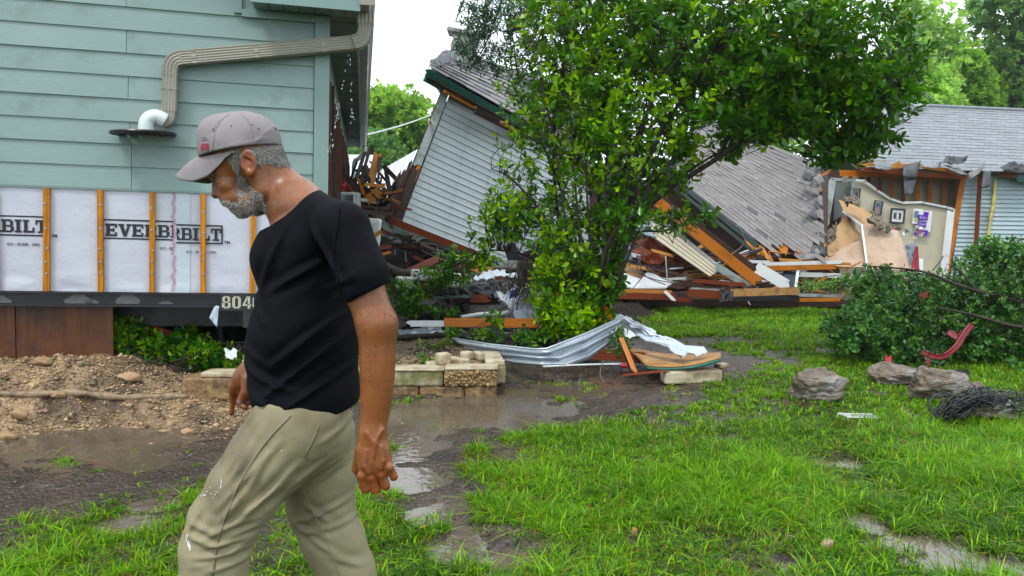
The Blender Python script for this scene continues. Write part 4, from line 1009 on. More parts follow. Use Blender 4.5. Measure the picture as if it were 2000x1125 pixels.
clutter('splinter', 'in rubble under the collapsed roof', 'scraps under the collapsed roof', 110, (1200, 490, 1600, 566), (13, 14.2), ['brown', 'rust', 'white', 'brown', 'splint', 'felt'], seed=7, lr=(.2, .9), ang=(-.4, .5))
clutter('splinter', 'on grass before the drywall slabs', 'splinters on the grass', 16, (1560, 500, 1700, 575), (12.6, 13.6), ['splint', 'orange'], seed=9, lr=(.1, .45), ang=(-.7, .7), wr=(2, 5))
# roots and twigs tangle
m = MB(); rs = np.random.RandomState(31)
for i in range(150):
    px_ = rs.uniform(735, 1010); py_ = rs.uniform(455 + .39 * (px_ - 762), 650); Yb = 12.3 - (py_ - 430) * .012; p = at(px_, py_, Yb); pts = [p]
    d = Vector(rs.normal(size=3)).normalized() * .14
    d.z = -abs(d.z) * .4
    for k in range(5): p = p + d; d = (d + Vector(rs.normal(size=3)) * .05); d.y *= .5; d.z *= .6; pts.append(p)
    m.tube(pts, [.007, .006, .005, .004, .003, .002], 4, False)
o = m.obj('root_tangle', M['bark'], smooth=True); o['kind'] = 'stuff'; tag(o, 'tangle of wet roots and twigs below the tipped wall', 'roots')
# red cloth, window unit
tag(crumple('red_cloth', [at(662, 356, 11), at(675, 356, 11), at(678, 374, 10.9), at(658, 374, 10.9)], 10, .12, M['red'], seed=4), 'red cloth scrap above the window unit', 'cloth')
ac = thing('window_unit', 'grey air conditioner unit behind the man\'s shoulder', 'air conditioner', at(682, 400, 10.4))
p = at(684, 398, 10.4)
MB().box((0, 0, 0), (.2, .4, .29)).obj('casing', M['wtrim'], ac, mw=Matrix.Translation(p))
MB().box((0, 0, 0), (.02, .008, .29)).obj('front_edge', M['white'], ac, mw=Matrix.Translation(p + Vector((.092, -.205, 0))))
MB().box((0, 0, 0), (.20, .008, .03)).obj('front_edge', M['white'], ac, mw=Matrix.Translation(p + Vector((0, -.209, .13))))
for i in range(9): MB().box((0, 0, 0), (.1, .01, .008)).obj('louvre', M['blackp'], ac, mw=Matrix.Translation(p + Vector((.025, -.205, .09 - i * .022))))
# white metal roof far behind
rf = thing('far_roof', 'white standing seam metal roof far behind the heap', 'roof', at(760, 330, 22))
T_ = at(860, 268, 26)
def pan(a, b_, c_, d_, n, par):
    for i in range(n):
        u0, u1 = i / n, (i + 1) / n
        P_ = [a.lerp(b_, u0), a.lerp(b_, u1), d_.lerp(c_, u1), d_.lerp(c_, u0)]
        sheet('roof_panel', None, P_, .01, M['roofw'], parent=par)
        wire('seam', None, [P_[0] + Vector((0, -.01, .015)), P_[3] + Vector((0, -.01, .015))], .012, M['roofw'], parent=par, k=1, n=4)
pan(at(640, 372, 21), at(850, 420, 20), at(850, 272, 25), at(722, 345, 24), 9, rf)
pan(at(600, 372, 21), at(735, 372, 20.5), at(742, 303, 27), at(600, 300, 27), 7, rf)
sheet('wall', None, [at(600, 372, 21.2), at(860, 372, 21.2), at(860, 500, 21.2), at(600, 500, 21.2)], .1, M['wtrim'], parent=rf)
wire('power_cable', 'pale service cable running from the teal eave up to the trees', [at(699, 268, 18), at(760, 252, 22), at(800, 240, 26), at(850, 222, 32)], .022, M['white'])
wire('service_wire', 'thin slack wire dropping from the teal eave into the heap', [at(698, 272, 17.8), at(706, 286, 15), at(716, 306, 12.2)], .010, M['wtrim'])
wire('conduit', 'black bent pipe poking from the heap behind the man', [at(735, 491, 11), at(752, 480, 11), at(775, 474, 11), at(780, 477, 11.2)], [.02] + [.05] * 17 + [.02], M['steel'], 'pipe')
# white slab, logs
t = rough_box('white_slab', at(726, 465, 10.6), (.20, .2, .52), M['foam'], seed=51, ry=R(6), n=9, amp=.01); tag(t, 'upright chipped white slab behind the man\'s sleeve', 'slab')
for i, (a, b_, w_, mt, l) in enumerate([((735, 486, 10.4), (762, 481, 10.5), 7, 'rust', 'short rusty timber poking past the man\'s sleeve'), ((735, 500, 10.4), (762, 492, 10.5), 6, 'orange', 'orange stick just below the rusty timber'),
       ((730, 462, 10.3), (746, 450, 10.3), 8, 'splint', 'splintered yellow stump in front of the white slab'), ((788, 536, 10.6), (856, 504, 11.2), 14, 'rust', 'red brown beam sloping up in the dark below the tipped wall'),
       ((735, 568, 10), (775, 556, 10.2), 7, 'rust', 'purplish timber end beside the sleeve'), ((942, 528, 11), (1000, 556, 10.5), 12, 'rust', 'pinkish timber under the white rag')]):
    plank('timber', l, at(*a), at(*b_), w_, .06, M[mt], cat='timber')
wire('log', 'cut dark log sloping behind the man\'s elbow', [at(738, 512, 10.0), at(762, 526, 10.1), at(785, 534, 10.2), at(812, 536, 10.4)], [.062] * 18 + [.05], M['bark'], 'log', n=10)
c = at(738, 512, 9.95)
wire('branch', 'long bare branch curving across the dark soil', [at(745, 598, 9.0), at(775, 603, 9.1), at(800, 618, 9.2), at(835, 626, 9.3), at(870, 628, 9.4)], [.022] * 24 + [.012], M['barkl'], 'branch')
wire('branch', 'dark branch lying level under the orange board', [at(765, 660, 8.4), at(800, 657, 8.4), at(835, 656, 8.5), at(875, 654, 8.5)], [.03] * 18 + [.02], M['bark'], 'branch')
wire('branch', 'dark forked branch over the white rag', [at(990, 530, 10), at(1010, 527, 9.9), at(1040, 528, 9.8)], [.035] * 12 + [.02], M['bark'], 'branch')
for i, (x0, x1, y0, y1, l) in enumerate([(774, 806, 541, 563, 'small white foam block at the left of the debris'), (804, 850, 527, 547, 'white foam block behind the small one'), (845, 912, 532, 566, 'largest white foam block under the leaves')]):
    Y_ = 10.0 + .12 * i; c = at((x0 + x1) / 2, (y0 + y1) / 2, Y_); tag(rough_box('foam_block', c, ((x1 - x0) / F * Y_, .25, (y1 - y0) / F * Y_), M['foam'], seed=60 + i, ry=R(3), n=9, amp=.008), l, 'block')
wb = thing('two_tone_board', 'orange board with a white broken end lying level in front of the debris', 'board', at(960, 630, 8.3))
plank('timber', None, at(868, 630, 8.3), at(1052, 631, 8.35), 18, .045, M['orange'], parent=wb, jag=(.0, .02)); plank('painted_end', None, at(800, 632, 8.3), at(867, 632, 8.31), 12, .05, M['white'], parent=wb, jag=(.05, .0))
plank('board', 'red brown timber end inside the dark debris', at(920, 583, 9.3), at(955, 583, 9.3), 16, .08, M['rust'], cat='board')
plank('board', 'long dark timber behind the timber end', at(870, 590, 9.6), at(980, 588, 9.6), 14, .08, M['brown'], cat='board')
plank('trim_strip', 'thin green trim strip across the dark debris', at(842, 582, 9.2), at(924, 577, 9.2), 4, .03, M['green'], cat='trim')
plank('board', 'grey painted board under the tipped siding', at(965, 515, 10.8), at(1016, 516, 10.8), 14, .04, M['wtrim'], cat='board')
plank('board', 'pale torn panel beside the grey board', at(925, 520, 11), at(960, 532, 10.9), 18, .03, M['splint'], cat='board')
tag(crumple('white_rag', [at(915, 552, 9.8), at(955, 526, 10.1), at(968, 545, 9.8), at(925, 558, 9.7)], 18, .12, M['tarp'], seed=8), 'white rag draped over the black sheeting', 'rag')
tag(crumple('bent_sheet', [at(960, 528, 10.4), at(1020, 524, 10.3), at(1020, 545, 10), at(965, 540, 10)], 14, .10, M['tarp'], seed=9), 'bent pale sheet below the grey board', 'sheet')
tag(crumple('black_sheeting', [at(850, 566, 9.6), at(1010, 540, 9.9), at(990, 580, 9.4), at(862, 582, 9.3)], (34, 20), .28, M['blackbag'], seed=11), 'crumpled black plastic sheeting over the debris', 'plastic sheet')
tag(crumple('black_sheeting', [at(800, 600, 9.4), at(905, 600, 9.5), at(930, 632, 9.0), at(790, 640, 8.9)], (30, 20), .25, M['blackbag'], seed=12), 'black plastic sheeting sunk in the dark left of the pale rags', 'plastic sheet')
tag(crumple('black_sheeting', [at(890, 645, 8.2), at(1100, 640, 8.4), at(1090, 690, 8.0), at(900, 672, 7.9)], (40, 20), .22, M['blackbag'], seed=13), 'black plastic sheeting behind the bent metal sheet', 'plastic sheet')
tag(crumple('black_sheeting', [at(880, 640, 8.5), at(930, 652, 8.4), at(900, 676, 8.2), at(870, 668, 8.2)], 20, .10, M['felt'], seed=14), 'folded grey felt at the left end of the bent metal sheet', 'felt')
tag(crumple('pale_tarp', [at(975, 575, 9.2), at(1058, 545, 9.4), at(1060, 625, 8.9), at(985, 605, 8.9)], (26, 26), .3, M['tarp'], seed=15, sc=4), 'grey white tarp hanging beside the shrub base', 'tarp')
tag(crumple('pale_tarp', [at(1000, 600, 9.0), at(1058, 590, 9.0), at(1060, 626, 8.7), at(1010, 626, 8.7)], (20, 20), .15, M['tarp'], seed=16, sc=5), 'lower fold of pale tarp above the orange board', 'tarp')
tag(crumple('pale_sheet', [at(775, 650, 8.6), at(850, 635, 8.8), at(870, 648, 8.6), at(780, 660, 8.4)], (22, 10), .08, M['metalw'], seed=18, sc=5), 'strips of pale sheet metal beside the man\'s forearm', 'sheet metal')
tag(crumple('blue_cloth', [at(996, 568, 9.0), at(1016, 562, 9.0), at(1012, 580, 8.95), at(994, 582, 8.95)], 10, .05, mat('blue_cloth', (.02, .04, .22), rough=.7), seed=17), 'dark blue cloth scrap on the pale tarp', 'cloth')
wire('white_pipe', 'white bent pipe lying behind the orange board', [at(900, 620, 8.9), at(940, 614, 8.9), at(985, 612, 8.9), at(1010, 600, 9)], .028, M['white'], 'pipe')
tag(rough_box('black_box', at(1000, 492, 10.9), (.18, .15, .28), M['blackp'], ry=R(-22), seed=3), 'black plastic case leaning on the tipped siding', 'case')
# hanging root mass
m = MB(); rs = np.random.RandomState(33)
for i in range(170):
    p = at(1030 + rs.randn() * 11, 505 + rs.uniform(0, 20), 8.9 + rs.randn() * .08); pts = [p]; d = Vector((rs.randn() * .012, rs.randn() * .02, -.07))
    for k in range(rs.randint(3, 8)): p = p + d + Vector(rs.normal(size=3)) * .018; pts.append(p)
    m.tube(pts, .0035, 3, False)
o = m.obj('root_mass', M['barkl']); o['kind'] = 'stuff'; tag(o, 'brown hanging root mass left of the shrub stems', 'roots')

# ---------------- bent metal sheet ----------------
def loft(name, label, U, L_, nu, nv_, mt, ridge=.012, nr=6, cat='sheet metal', seed=1, thick=.003):
    def lin(Q0):
        Q0 = [Vector(p) for p in Q0]; k = nu // (len(Q0) - 1); return [a_.lerp(b_, j / k) for a_, b_ in zip(Q0[:-1], Q0[1:]) for j in range(k)] + [Q0[-1]]
    Up = lin(U); Lo = lin(L_); n = min(len(Up), len(Lo))
    Up = np.array(Up); Lo = np.array(Lo)
    iu = np.linspace(0, len(Up) - 1, n).round().astype(int); il = np.linspace(0, len(Lo) - 1, n).round().astype(int); Up = Up[iu]; Lo = Lo[il]
    v = np.linspace(0, 1, nv_)[:, None, None]; P = Up[None] * (1 - v) + Lo[None] * v
    Q_ = np.stack([np.tile(np.linspace(0, 6, n), (nv_, 1)), np.tile(np.linspace(0, 3, nv_)[:, None], (1, n)), np.zeros((nv_, n)) + seed], -1)
    saw = (np.abs(((v[..., 0] * nr) % 1) - .5) * 2) ** 1.5 * ridge
    P[..., 1] += saw + fbm(Q_, seed, 2) * .06; P[..., 2] += fbm(Q_ * 1.3, seed + 4, 2) * .02
    idx = np.arange(n * nv_).reshape(nv_, n); f = np.stack([idx[:-1, :-1], idx[:-1, 1:], idx[1:, 1:], idx[1:, :-1]], -1).reshape(-1, 4)
    o = link(name, mesh(name, P.reshape(-1, 3), f, True), None, None, mt); sd = o.modifiers.new('s', 'SOLIDIFY'); sd.thickness = thick
    return tag(o, label, cat)
loft('bent_metal_sheet', 'long crumpled white metal sheet bent into a V around the shrub base', [at(884, 662, 7.5), at(960, 674, 7.3), at(1045, 683, 7.1), at(1068, 682, 7.05), at(1140, 654, 7.2), at(1216, 620, 7.45)],
     [at(945, 704, 7.5), at(1000, 712, 7.2), at(1062, 716, 7.0), at(1108, 717, 7.05), at(1150, 704, 7.25), at(1196, 668, 7.45)], 60, 26, M['metalw'], ridge=.045, nr=3)
wire('bent_metal_rim', None, [at(884, 661, 7.45), at(960, 673, 7.25), at(1045, 682, 7.05), at(1068, 681, 7.0), at(1140, 653, 7.15), at(1216, 619, 7.4)], .010, M['metalw'], k=1, parent=bpy.data.objects['bent_metal_sheet'])
tag(crumple('white_tarp', [at(1200, 628, 7.9), at(1218, 622, 7.6), at(1385, 690, 7.2), at(1330, 694, 7.05)], (50, 14), .10, M['tarp'], seed=21, sc=9), 'blue white tarp sliding off the curled plywood', 'tarp')
tag(crumple('white_tarp', [at(1196, 614, 8.2), at(1225, 622, 8.4), at(1292, 656, 8.4), at(1230, 660, 7.9)], (30, 14), .10, M['white'], seed=22, sc=6), 'stained white fold of cloth lying behind the plywood', 'tarp')
# curled plywood with green edge
def curl(name, label, U, L_, th, mt, cat='panel'):
    Up = smooth_path(U, 6); Lo = smooth_path(L_, 6); n = len(Up); v = []; f = []
    for q in range(5):
        t = q / 4; v += [Up[i].lerp(Lo[i], t) for i in range(n)]
    for q in range(4):
        for i in range(n - 1): f.append((q * n + i, q * n + i + 1, (q + 1) * n + i + 1, (q + 1) * n + i))
    o = link(name, mesh(name, v, f, True), None, None, mt); sd = o.modifiers.new('s', 'SOLIDIFY'); sd.thickness = th
    return tag(o, label, cat)
cp = curl('plywood_panel', 'curled bare plywood panel with a green edge on the grass', [at(1222, 678, 7.9), at(1280, 690, 7.9), at(1340, 694, 7.9), at(1408, 690, 7.8)], [at(1262, 716, 7.15), at(1300, 718, 7.05), at(1355, 714, 6.95), at(1408, 700, 7.0)], .015, M['raw'])
wire('green_edge', None, [at(1262, 719, 7.13), at(1300, 721, 7.03), at(1355, 717, 6.93), at(1408, 703, 6.98)], .014, M['green'], parent=cp)
plank('brace', 'yellow stick propped in front of the plywood', at(1214, 662, 7.25), at(1240, 726, 7.05), 9, .03, M['orange'], cat='stick')
plank('brace', 'short yellow stick rising behind the metal sheet', at(1176, 590, 8.2), at(1192, 622, 8.0), 9, .03, M['orange'], cat='stick')
plank('board', 'dark red board lying under the plywood front edge', at(1214, 733, 7.0), at(1300, 724, 6.95), 5, .05, M['rust'], cat='board')
plank('board', 'dark red beam in the shadow behind the yellow stick', at(1150, 690, 7.8), at(1262, 700, 7.6), 22, .06, M['rust'], cat='board')
plank('board', 'brown board end behind the yellow stick', at(1222, 690, 7.5), at(1236, 728, 7.2), 8, .05, M['brown'], cat='board')
wire('white_rod', 'thin white rod lying on the mud under the metal sheet', [at(1060, 716, 7.02), at(1150, 712, 7.1), at(1215, 711, 7.2)], .009, M['white'], 'rod')
wire('red_bottle', 'small red tube lying in the mud by the white rod', [at(1212, 714, 7.1), at(1224, 714, 7.1)], .02, M['red'], 'tube')
wire('root', 'thin root curling over the mud behind the puddle', [at(1178, 704, 7.0), at(1172, 730, 6.95), at(1180, 748, 6.85)], .006, M['barkl'], 'root')

# ---------------- collapsed roof ----------------
CR = thing('collapsed_roof', 'grey shingled roof slab fallen to the ground with a torn right edge', 'roof', at(1500, 500, 12.8))
QC = [at(1300, 330, 15.6), at(1618, 579, 12.3), at(1602, 322, 13.6), at(1370, 228, 16.6)]
def keepC(px, py, i, j):
    r = 1599 + 7 * math.sin(i * 2.1) + (6 if i % 3 == 0 else 0)
    if px > r: return False
    if py > 497 + (px - 1500) * .05 and px < 1512: return False
    if 1512 < px < 1560 and py > 470 + (px - 1512) * .55: return False
    if py > 505: return False
    return True
def deckpt(u, v): return bil(QC, u, v)
nC = (QC[1] - QC[0]).cross(QC[3] - QC[0]).normalized(); nC = nC if nC.z > 0 else -nC
# deck strips following the kept outline
for r_ in range(13):
    v0, v1 = r_ / 13, (r_ + 1) / 13
    ue = 1.
    for u in np.linspace(.4, 1, 61):
        px_, py_ = proj(bil(QC, u, (v0 + v1) / 2))
        if px_ > 1588 + 6 * math.sin(r_ * 5) or py_ > 486: ue = u; break
    P_ = [bil(QC, 0, v0), bil(QC, ue, v0), bil(QC, min(1, ue + .01), v1), bil(QC, 0, v1)]
    pts = [p - nC * .025 for p in P_]
    sheet('deck_board', None, pts, .02, M['orange'] if r_ % 4 == 1 else M['brown'], parent=CR)
shingles(CR, QC, 27, 15, M['sh1'], keepC, lift=.009, nmax=299, jit=.05, wob=.006, seed=6, dark=M['felt'], darkp=.03)
# dark re-patched shingles and torn strips on the right edge
for i, (x, y, w_, h_, a) in enumerate([(1570, 355, 30, 10, 18), (1578, 345, 22, 14, 30), (1588, 372, 28, 10, 25), (1596, 326, 14, 10, 20), (1576, 412, 26, 9, 15), (1590, 420, 20, 10, 30), (1600, 352, 18, 16, 60), (1597, 400, 18, 12, 35), (1604, 455, 22, 12, 40), (1598, 488, 26, 16, 10), (1584, 500, 30, 12, -8)]):
    Y_ = 13.6 - (y - 322) * .0042; Y_ = Y_ - .05
    ca, sa = math.cos(R(a)), math.sin(R(a))
    q = [at(x + ca * sx * w_ / 2 - sa * sy * h_ / 2, y + sa * sx * w_ / 2 + ca * sy * h_ / 2, Y_ - .03 * sy) for sx, sy in ((-1, 1), (1, 1), (1, -1), (-1, -1))]
    crumple('torn_shingle', q, 5, .04, M['felt'] if i % 2 else M['sh1'], CR, seed=70 + i)
sheet('gable_board', None, [at(1606, 330, 13.7), at(1618, 340, 13.9), at(1616, 500, 12.9), at(1600, 498, 12.8)], .03, M['brown'], parent=CR)
plank('fascia', None, bil(QC, 0.0, -.03) - nC * .03, bil(QC, .62, -.03) - nC * .03, 9, .04, M['greend'], parent=CR)
plank('fascia', None, bil(QC, .0, -.09) - nC * .08, bil(QC, .6, -.08) - nC * .10, 6, .04, M['greend'], parent=CR)
plank('drip_edge', None, bil(QC, .0, -.01), bil(QC, .60, -.012), 3, .03, M['felt'], parent=CR)
for i in range(6):
    u = .52 + .03 * i; plank('splintered_rafter', None, bil(QC, u, .0) - nC * .06, bil(QC, u + .05, -.06 - .01 * (i % 3)) - nC * .06, 6, .04, M['orange'] if i % 2 else M['splint'], parent=CR, jag=(.15, .15))
plank('rafter_stub', None, at(1580, 505, 12.9), at(1604, 480, 13.0), 13, .06, M['splint'], parent=CR, jag=(.12, .12))
plank('rafter_stub', None, at(1562, 495, 13), at(1586, 512, 12.9), 8, .06, M['orange'], parent=CR, jag=(.12, .12))
for i in range(5): plank('rafter', None, bil(QC, .1 + .16 * i, .02) - nC * .12, bil(QC, .12 + .16 * i, .95) - nC * .12, 7, .12, M['brown'], parent=CR)
plank('edge_splinter', None, at(1598, 345, 13.6), at(1622, 334, 13.7), 5, .02, M['orange'], parent=CR, jag=(.1, .1)); plank('edge_splinter', None, at(1600, 362, 13.5), at(1608, 372, 13.5), 5, .02, M['orange'], parent=CR)
plank('edge_splinter', None, at(1592, 408, 13.3), at(1608, 414, 13.3), 6, .02, M['orange'], parent=CR, jag=(.1, .1))
# fallen siding strip and beams below it
ws = thing('fallen_siding', 'slanting strip of cream clapboards under the fallen roof', 'siding', at(1350, 480, 13))
a, b_, c_, d_ = at(1250, 445, 13.4), at(1386, 540, 12.6), at(1414, 524, 12.7), at(1285, 418, 13.5)
Qs = [a, b_, c_, d_]
ns = (b_ - a).cross(d_ - a).normalized(); ns = ns if ns.y < 0 else -ns
for k in range(5):
    v0, v1 = k / 5, (k + 1) / 5 - .02; P_ = [bil(Qs, 0, v0) + ns * .01, bil(Qs, 1, v0) + ns * .01, bil(Qs, 1, v1), bil(Qs, 0, v1)]
    sheet('clapboard', None, P_, .02, M['wtrim'] if k == 4 else M['cream'], parent=ws)
plank('trim', None, at(1300, 418, 13.3), at(1430, 520, 12.7), 8, .03, M['cream'], parent=ws)
for l, a, b_, w_, t_, mt in [
 ('longest orange brown beam slanting down under the fallen roof', (1282, 392, 13.3), (1482, 552, 12.5), 20, .1, 'orange'),
 ('dark beam lying along the upper side of the longest beam', (1290, 385, 13.5), (1480, 530, 12.9), 12, .1, 'brown'),
 ('grey lower board continuing the cream clapboards', (1400, 520, 12.6), (1462, 560, 12.5), 14, .03, 'wtrim'),
 ('dark horizontal beam above the blue white rag', (1215, 424, 12.6), (1270, 430, 12.6), 16, .08, 'brown'),
 ('red sill timber at the lawn edge behind the shrub', (1195, 578, 12.3), (1318, 580, 12.2), 12, .12, 'rust'),
 ('pale worn top board on the red sill timber', (1195, 568, 12.5), (1310, 570, 12.4), 7, .2, 'splint'),
 ('second red sill timber right of the first', (1312, 584, 12.1), (1350, 586, 12.0), 9, .1, 'rust'),
 ('broad red brown beam in front of the thin boards', (1344, 572, 12.0), (1408, 576, 11.95), 16, .12, 'rust'),
 ('long thin red board with a pale edge behind the broad beam', (1350, 548, 12.6), (1456, 556, 12.5), 8, .1, 'rust'),
 ('dark plank between the two red boards', (1340, 560, 12.4), (1440, 566, 12.4), 8, .1, 'brown'),
 ('grey strip on top of the broad red beam', (1346, 563, 12.0), (1402, 566, 12.0), 4, .1, 'wtrim'),
 ('splintered raw plywood strip on the grass', (1425, 572, 12.0), (1558, 568, 12.0), 15, .03, 'raw'),
 ('bright orange beam under the white boards', (1492, 524, 12.6), (1632, 521, 12.5), 10, .08, 'orange'),
 ('long white board on top of the orange beam', (1490, 516, 12.8), (1640, 512, 12.7), 7, .06, 'white'),
 ('pale splintered board behind the long white board', (1520, 507, 12.9), (1660, 516, 12.7), 6, .05, 'splint'),
 ('white board end leaning right beside the dark box', (1478, 522, 12.6), (1538, 558, 12.2), 22, .02, 'white'),
 ('cream board flat behind the raw plywood strip', (1440, 510, 13), (1500, 512, 13), 6, .05, 'white'),
 ('white post behind the dark box', (1558, 532, 12.4), (1554, 562, 12.2), 5, .05, 'white'),
 ('flat white board on the grass by the tan drywall', (1560, 536, 12.8), (1690, 540, 12.7), 9, .05, 'white'),
 ('orange stick leaning on the grass by the wreck', (1590, 556, 12.3), (1614, 540, 12.3), 5, .03, 'orange'),
 ('grey board flat on the grass behind the shrub', (1556, 576, 12.2), (1645, 578, 12.2), 6, .08, 'wtrim'),
 ('orange timber beneath the flat grey board', (1556, 586, 12.0), (1640, 585, 12.0), 7, .08, 'orange'),
 ('black timber in front of the raw plywood', (1430, 584, 11.9), (1560, 582, 11.9), 9, .08, 'blackbag'),
 ('blue white batten lying against the red sill', (1300, 570, 11.9), (1316, 586, 11.8), 6, .02, 'white'),
 ('dark brown joist deep under the fallen roof', (1380, 470, 13.8), (1470, 540, 13.2), 12, .1, 'brown'),
 ('rust coloured rafter deep under the fallen roof', (1260, 470, 13.6), (1340, 520, 13.2), 10, .08, 'rust'),
]: plank('timber', l, at(*a), at(*b_), w_, t_, M[mt], cat='timber')
sheet('dark_box', 'dark blue box between the white boards', [at(1530, 530, 12.6), at(1558, 530, 12.6), at(1556, 562, 12.4), at(1532, 560, 12.4)], .25, mat('dark_blue', (.02, .035, .05), rough=.5), 'box')
sheet('ceiling_board', 'broken white ceiling panel left of the crack', [at(1200, 545, 12.7), at(1216, 532, 13.1), at(1250, 545, 12.9), at(1236, 562, 12.4), at(1202, 556, 12.4)], .02, M['white'], 'panel')
sheet('ceiling_board', 'larger broken white ceiling panel with cables across it', [at(1238, 562, 12.4), at(1252, 546, 12.9), at(1264, 530, 13.2), at(1316, 550, 12.9), at(1300, 562, 12.4)], .02, M['white'], 'panel')
sheet('tan_panel', 'tan board behind the white ceiling panels', [at(1205, 528, 13.3), at(1220, 512, 13.5), at(1262, 520, 13.5), at(1252, 546, 13.1)], .02, M['dry'], 'panel')
sheet('tan_panel', 'rounded tan board under the slanting clapboards', [at(1288, 545, 13.5), at(1330, 525, 13.6), at(1358, 520, 13.6), at(1352, 545, 13.3), at(1318, 552, 13.2)], .02, M['dry'], 'panel')
tag(crumple('brown_membrane', [at(1230, 470, 13.6), at(1330, 480, 13.6), at(1360, 520, 13.2), at(1235, 508, 13.2)], (26, 16), .45, M['rust'], seed=31, sc=4), 'red brown membrane heaped under the fallen clapboards', 'membrane')
tag(crumple('blue_rag', [at(1215, 430, 9.6), at(1270, 434, 9.8), at(1281, 466, 9.7), at(1225, 452, 9.5)], (24, 18), .10, M['tarp'], seed=33, sc=4), 'blue white rag stretched beside the shrub stems', 'rag')
tag(crumple('blue_rag', [at(1206, 440, 9.5), at(1226, 450, 9.5), at(1236, 508, 9.4), at(1212, 512, 9.4)], (16, 24), .10, M['tarp'], seed=34, sc=4), 'blue white rag hanging down beside the shrub stems', 'rag')
tag(crumple('black_bag', [at(1404, 568, 11.8), at(1430, 568, 11.8), at(1430, 590, 11.6), at(1406, 592, 11.6)], 14, .15, M['blackbag'], seed=35), 'black bag scrap at the end of the broad red beam', 'bag')
for i, pts in enumerate([[(1250, 500), (1246, 530), (1280, 546), (1340, 556)], [(1262, 522), (1300, 546), (1330, 550), (1350, 552)], [(1255, 480), (1250, 515), (1262, 540), (1300, 556)], [(1300, 500), (1302, 530), (1304, 545), (1312, 550)], [(1420, 502), (1450, 480), (1452, 460), (1440, 440)], [(1480, 560), (1474, 572), (1462, 588), (1466, 596)]]):
    tag(wire('loose_cable', None, [at(x, y, 12.8 - .2 * k) for k, (x, y) in enumerate(pts)], .009, M['wtrim'] if i > 2 else M['blackp']),
        ['thin black cable over the left white panel', 'thin black cable over the right white panel', 'black cable hanging from the membrane', 'pale cable hanging under the clapboards', 'pale cable hooked under the green fascia', 'grey cable end on the grass edge'][i], 'cable')

# dark interior under the fallen roof: floor deck and rear wall of the ruin
ruin = thing('ruined_floor', 'dark broken floor and rear partition under the fallen roof', 'floor', (3.5, 15, 0))
sheet('rear_partition', None, [at(1180, 360, 16.5), at(1640, 330, 16.5), at(1640, 560, 16.5), at(1180, 560, 16.5)], .1, M['brown'], parent=ruin)
MB().box((0, 0, 0), (5.2, 3.6, .12)).obj('floor_deck', M['brown'], ruin, mw=Matrix.Translation((3.9, 14.6, .12)))
# ---------------- right house ----------------
RHY = 17.2
rh = thing('torn_house', 'pale clapboard house with its left end torn open under a blue grey shingle roof', 'house', at(1950, 540, RHY))
EV_L = at(1672, 326, 17.2); EV_R = at(2330, 348, 16.6); RG_R = at(2330, 232, 20.4); RG_L = at(1680, 202, 21)
QH = [EV_L, EV_R, RG_R, RG_L]
def keepH(px, py, i, j):
    e = 330 + (px - 1690) * .05 + 6 * math.sin(px * .13) + 5 * math.sin(px * .31)
    return py < e
sheet('roof_deck', None, [q - Vector((0, 0, .05)) for q in (bil(QH, 0, .05), bil(QH, 1, .05), RG_R, RG_L)], .03, M['brown'], parent=rh)
shingles(rh, QH, 22, 26, M['sh2'], keepH, lift=.009, nmax=300, wob=.003, gap=.0007, seed=8, dark=M['felt'], darkp=.0)
wire('ridge_cap', None, [RG_L + Vector((0, 0, .02)), RG_R + Vector((0, 0, .02))], .05, M['sh2'], parent=rh, k=12)
MB().box((0, 0, 0), (.26, .22, .12)).obj('roof_vent', M['white'], rh, mw=Matrix.Translation(at(1799, 203, 20.6)))
sheet('roof_back', None, [RG_L, RG_R, RG_R + Vector((0, 4, -2)), RG_L + Vector((0, 4, -2))], .04, M['sh2'], parent=rh)
# torn eave flaps
for i, (pts, mt) in enumerate([([(1765, 322), (1798, 316), (1790, 350), (1764, 345)], 'felt'), ([(1764, 345), (1790, 350), (1782, 380), (1766, 383)], 'felt'), ([(1848, 303), (1864, 304), (1862, 322), (1840, 318)], 'felt'), ([(1856, 308), (1892, 304), (1880, 318), (1858, 322)], 'felt'),
    ([(1892, 340), (1925, 318), (1922, 330), (1895, 350)], 'sh1'), ([(1920, 336), (1936, 332), (1936, 362), (1918, 368)], 'felt'), ([(1840, 322), (1875, 330), (1890, 345), (1860, 335)], 'sh2'), ([(1952, 326), (1980, 315), (1995, 328), (1960, 334)], 'felt'),
    ([(1972, 318), (2000, 322), (2010, 338), (1960, 332)], 'felt'), ([(1700, 312), (1745, 318), (1740, 333), (1712, 330)], 'sh2'), ([(1800, 318), (1840, 316), (1835, 330), (1806, 328)], 'sh2')]):
    crumple('torn_shingle', [at(x, y, 16.9 - .05 * k) for k, (x, y) in enumerate(pts)], 7, .10, M[mt], rh, seed=90 + i, sc=3)
for i, (a, b_, w_, mt) in enumerate([((1678, 322), (1722, 318), 10, 'splint'), ((1690, 312), (1735, 330), 10, 'splint'), ((1722, 332), (1762, 318), 9, 'splint'), ((1730, 326), (1800, 322), 8, 'splint'), ((1800, 325), (1880, 336), 7, 'orange'), ((1850, 333), (1870, 345), 6, 'splint'), ((1680, 330), (1880, 346), 9, 'rust'), ((1888, 344), (1900, 340), 8, 'orange'), ((1945, 339), (2000, 345), 10, 'rust')]):
    plank('torn_eave_board', None, at(*a, 17.0), at(*b_, 17.0), w_, .04, M[mt], parent=rh, jag=(.12, .12))
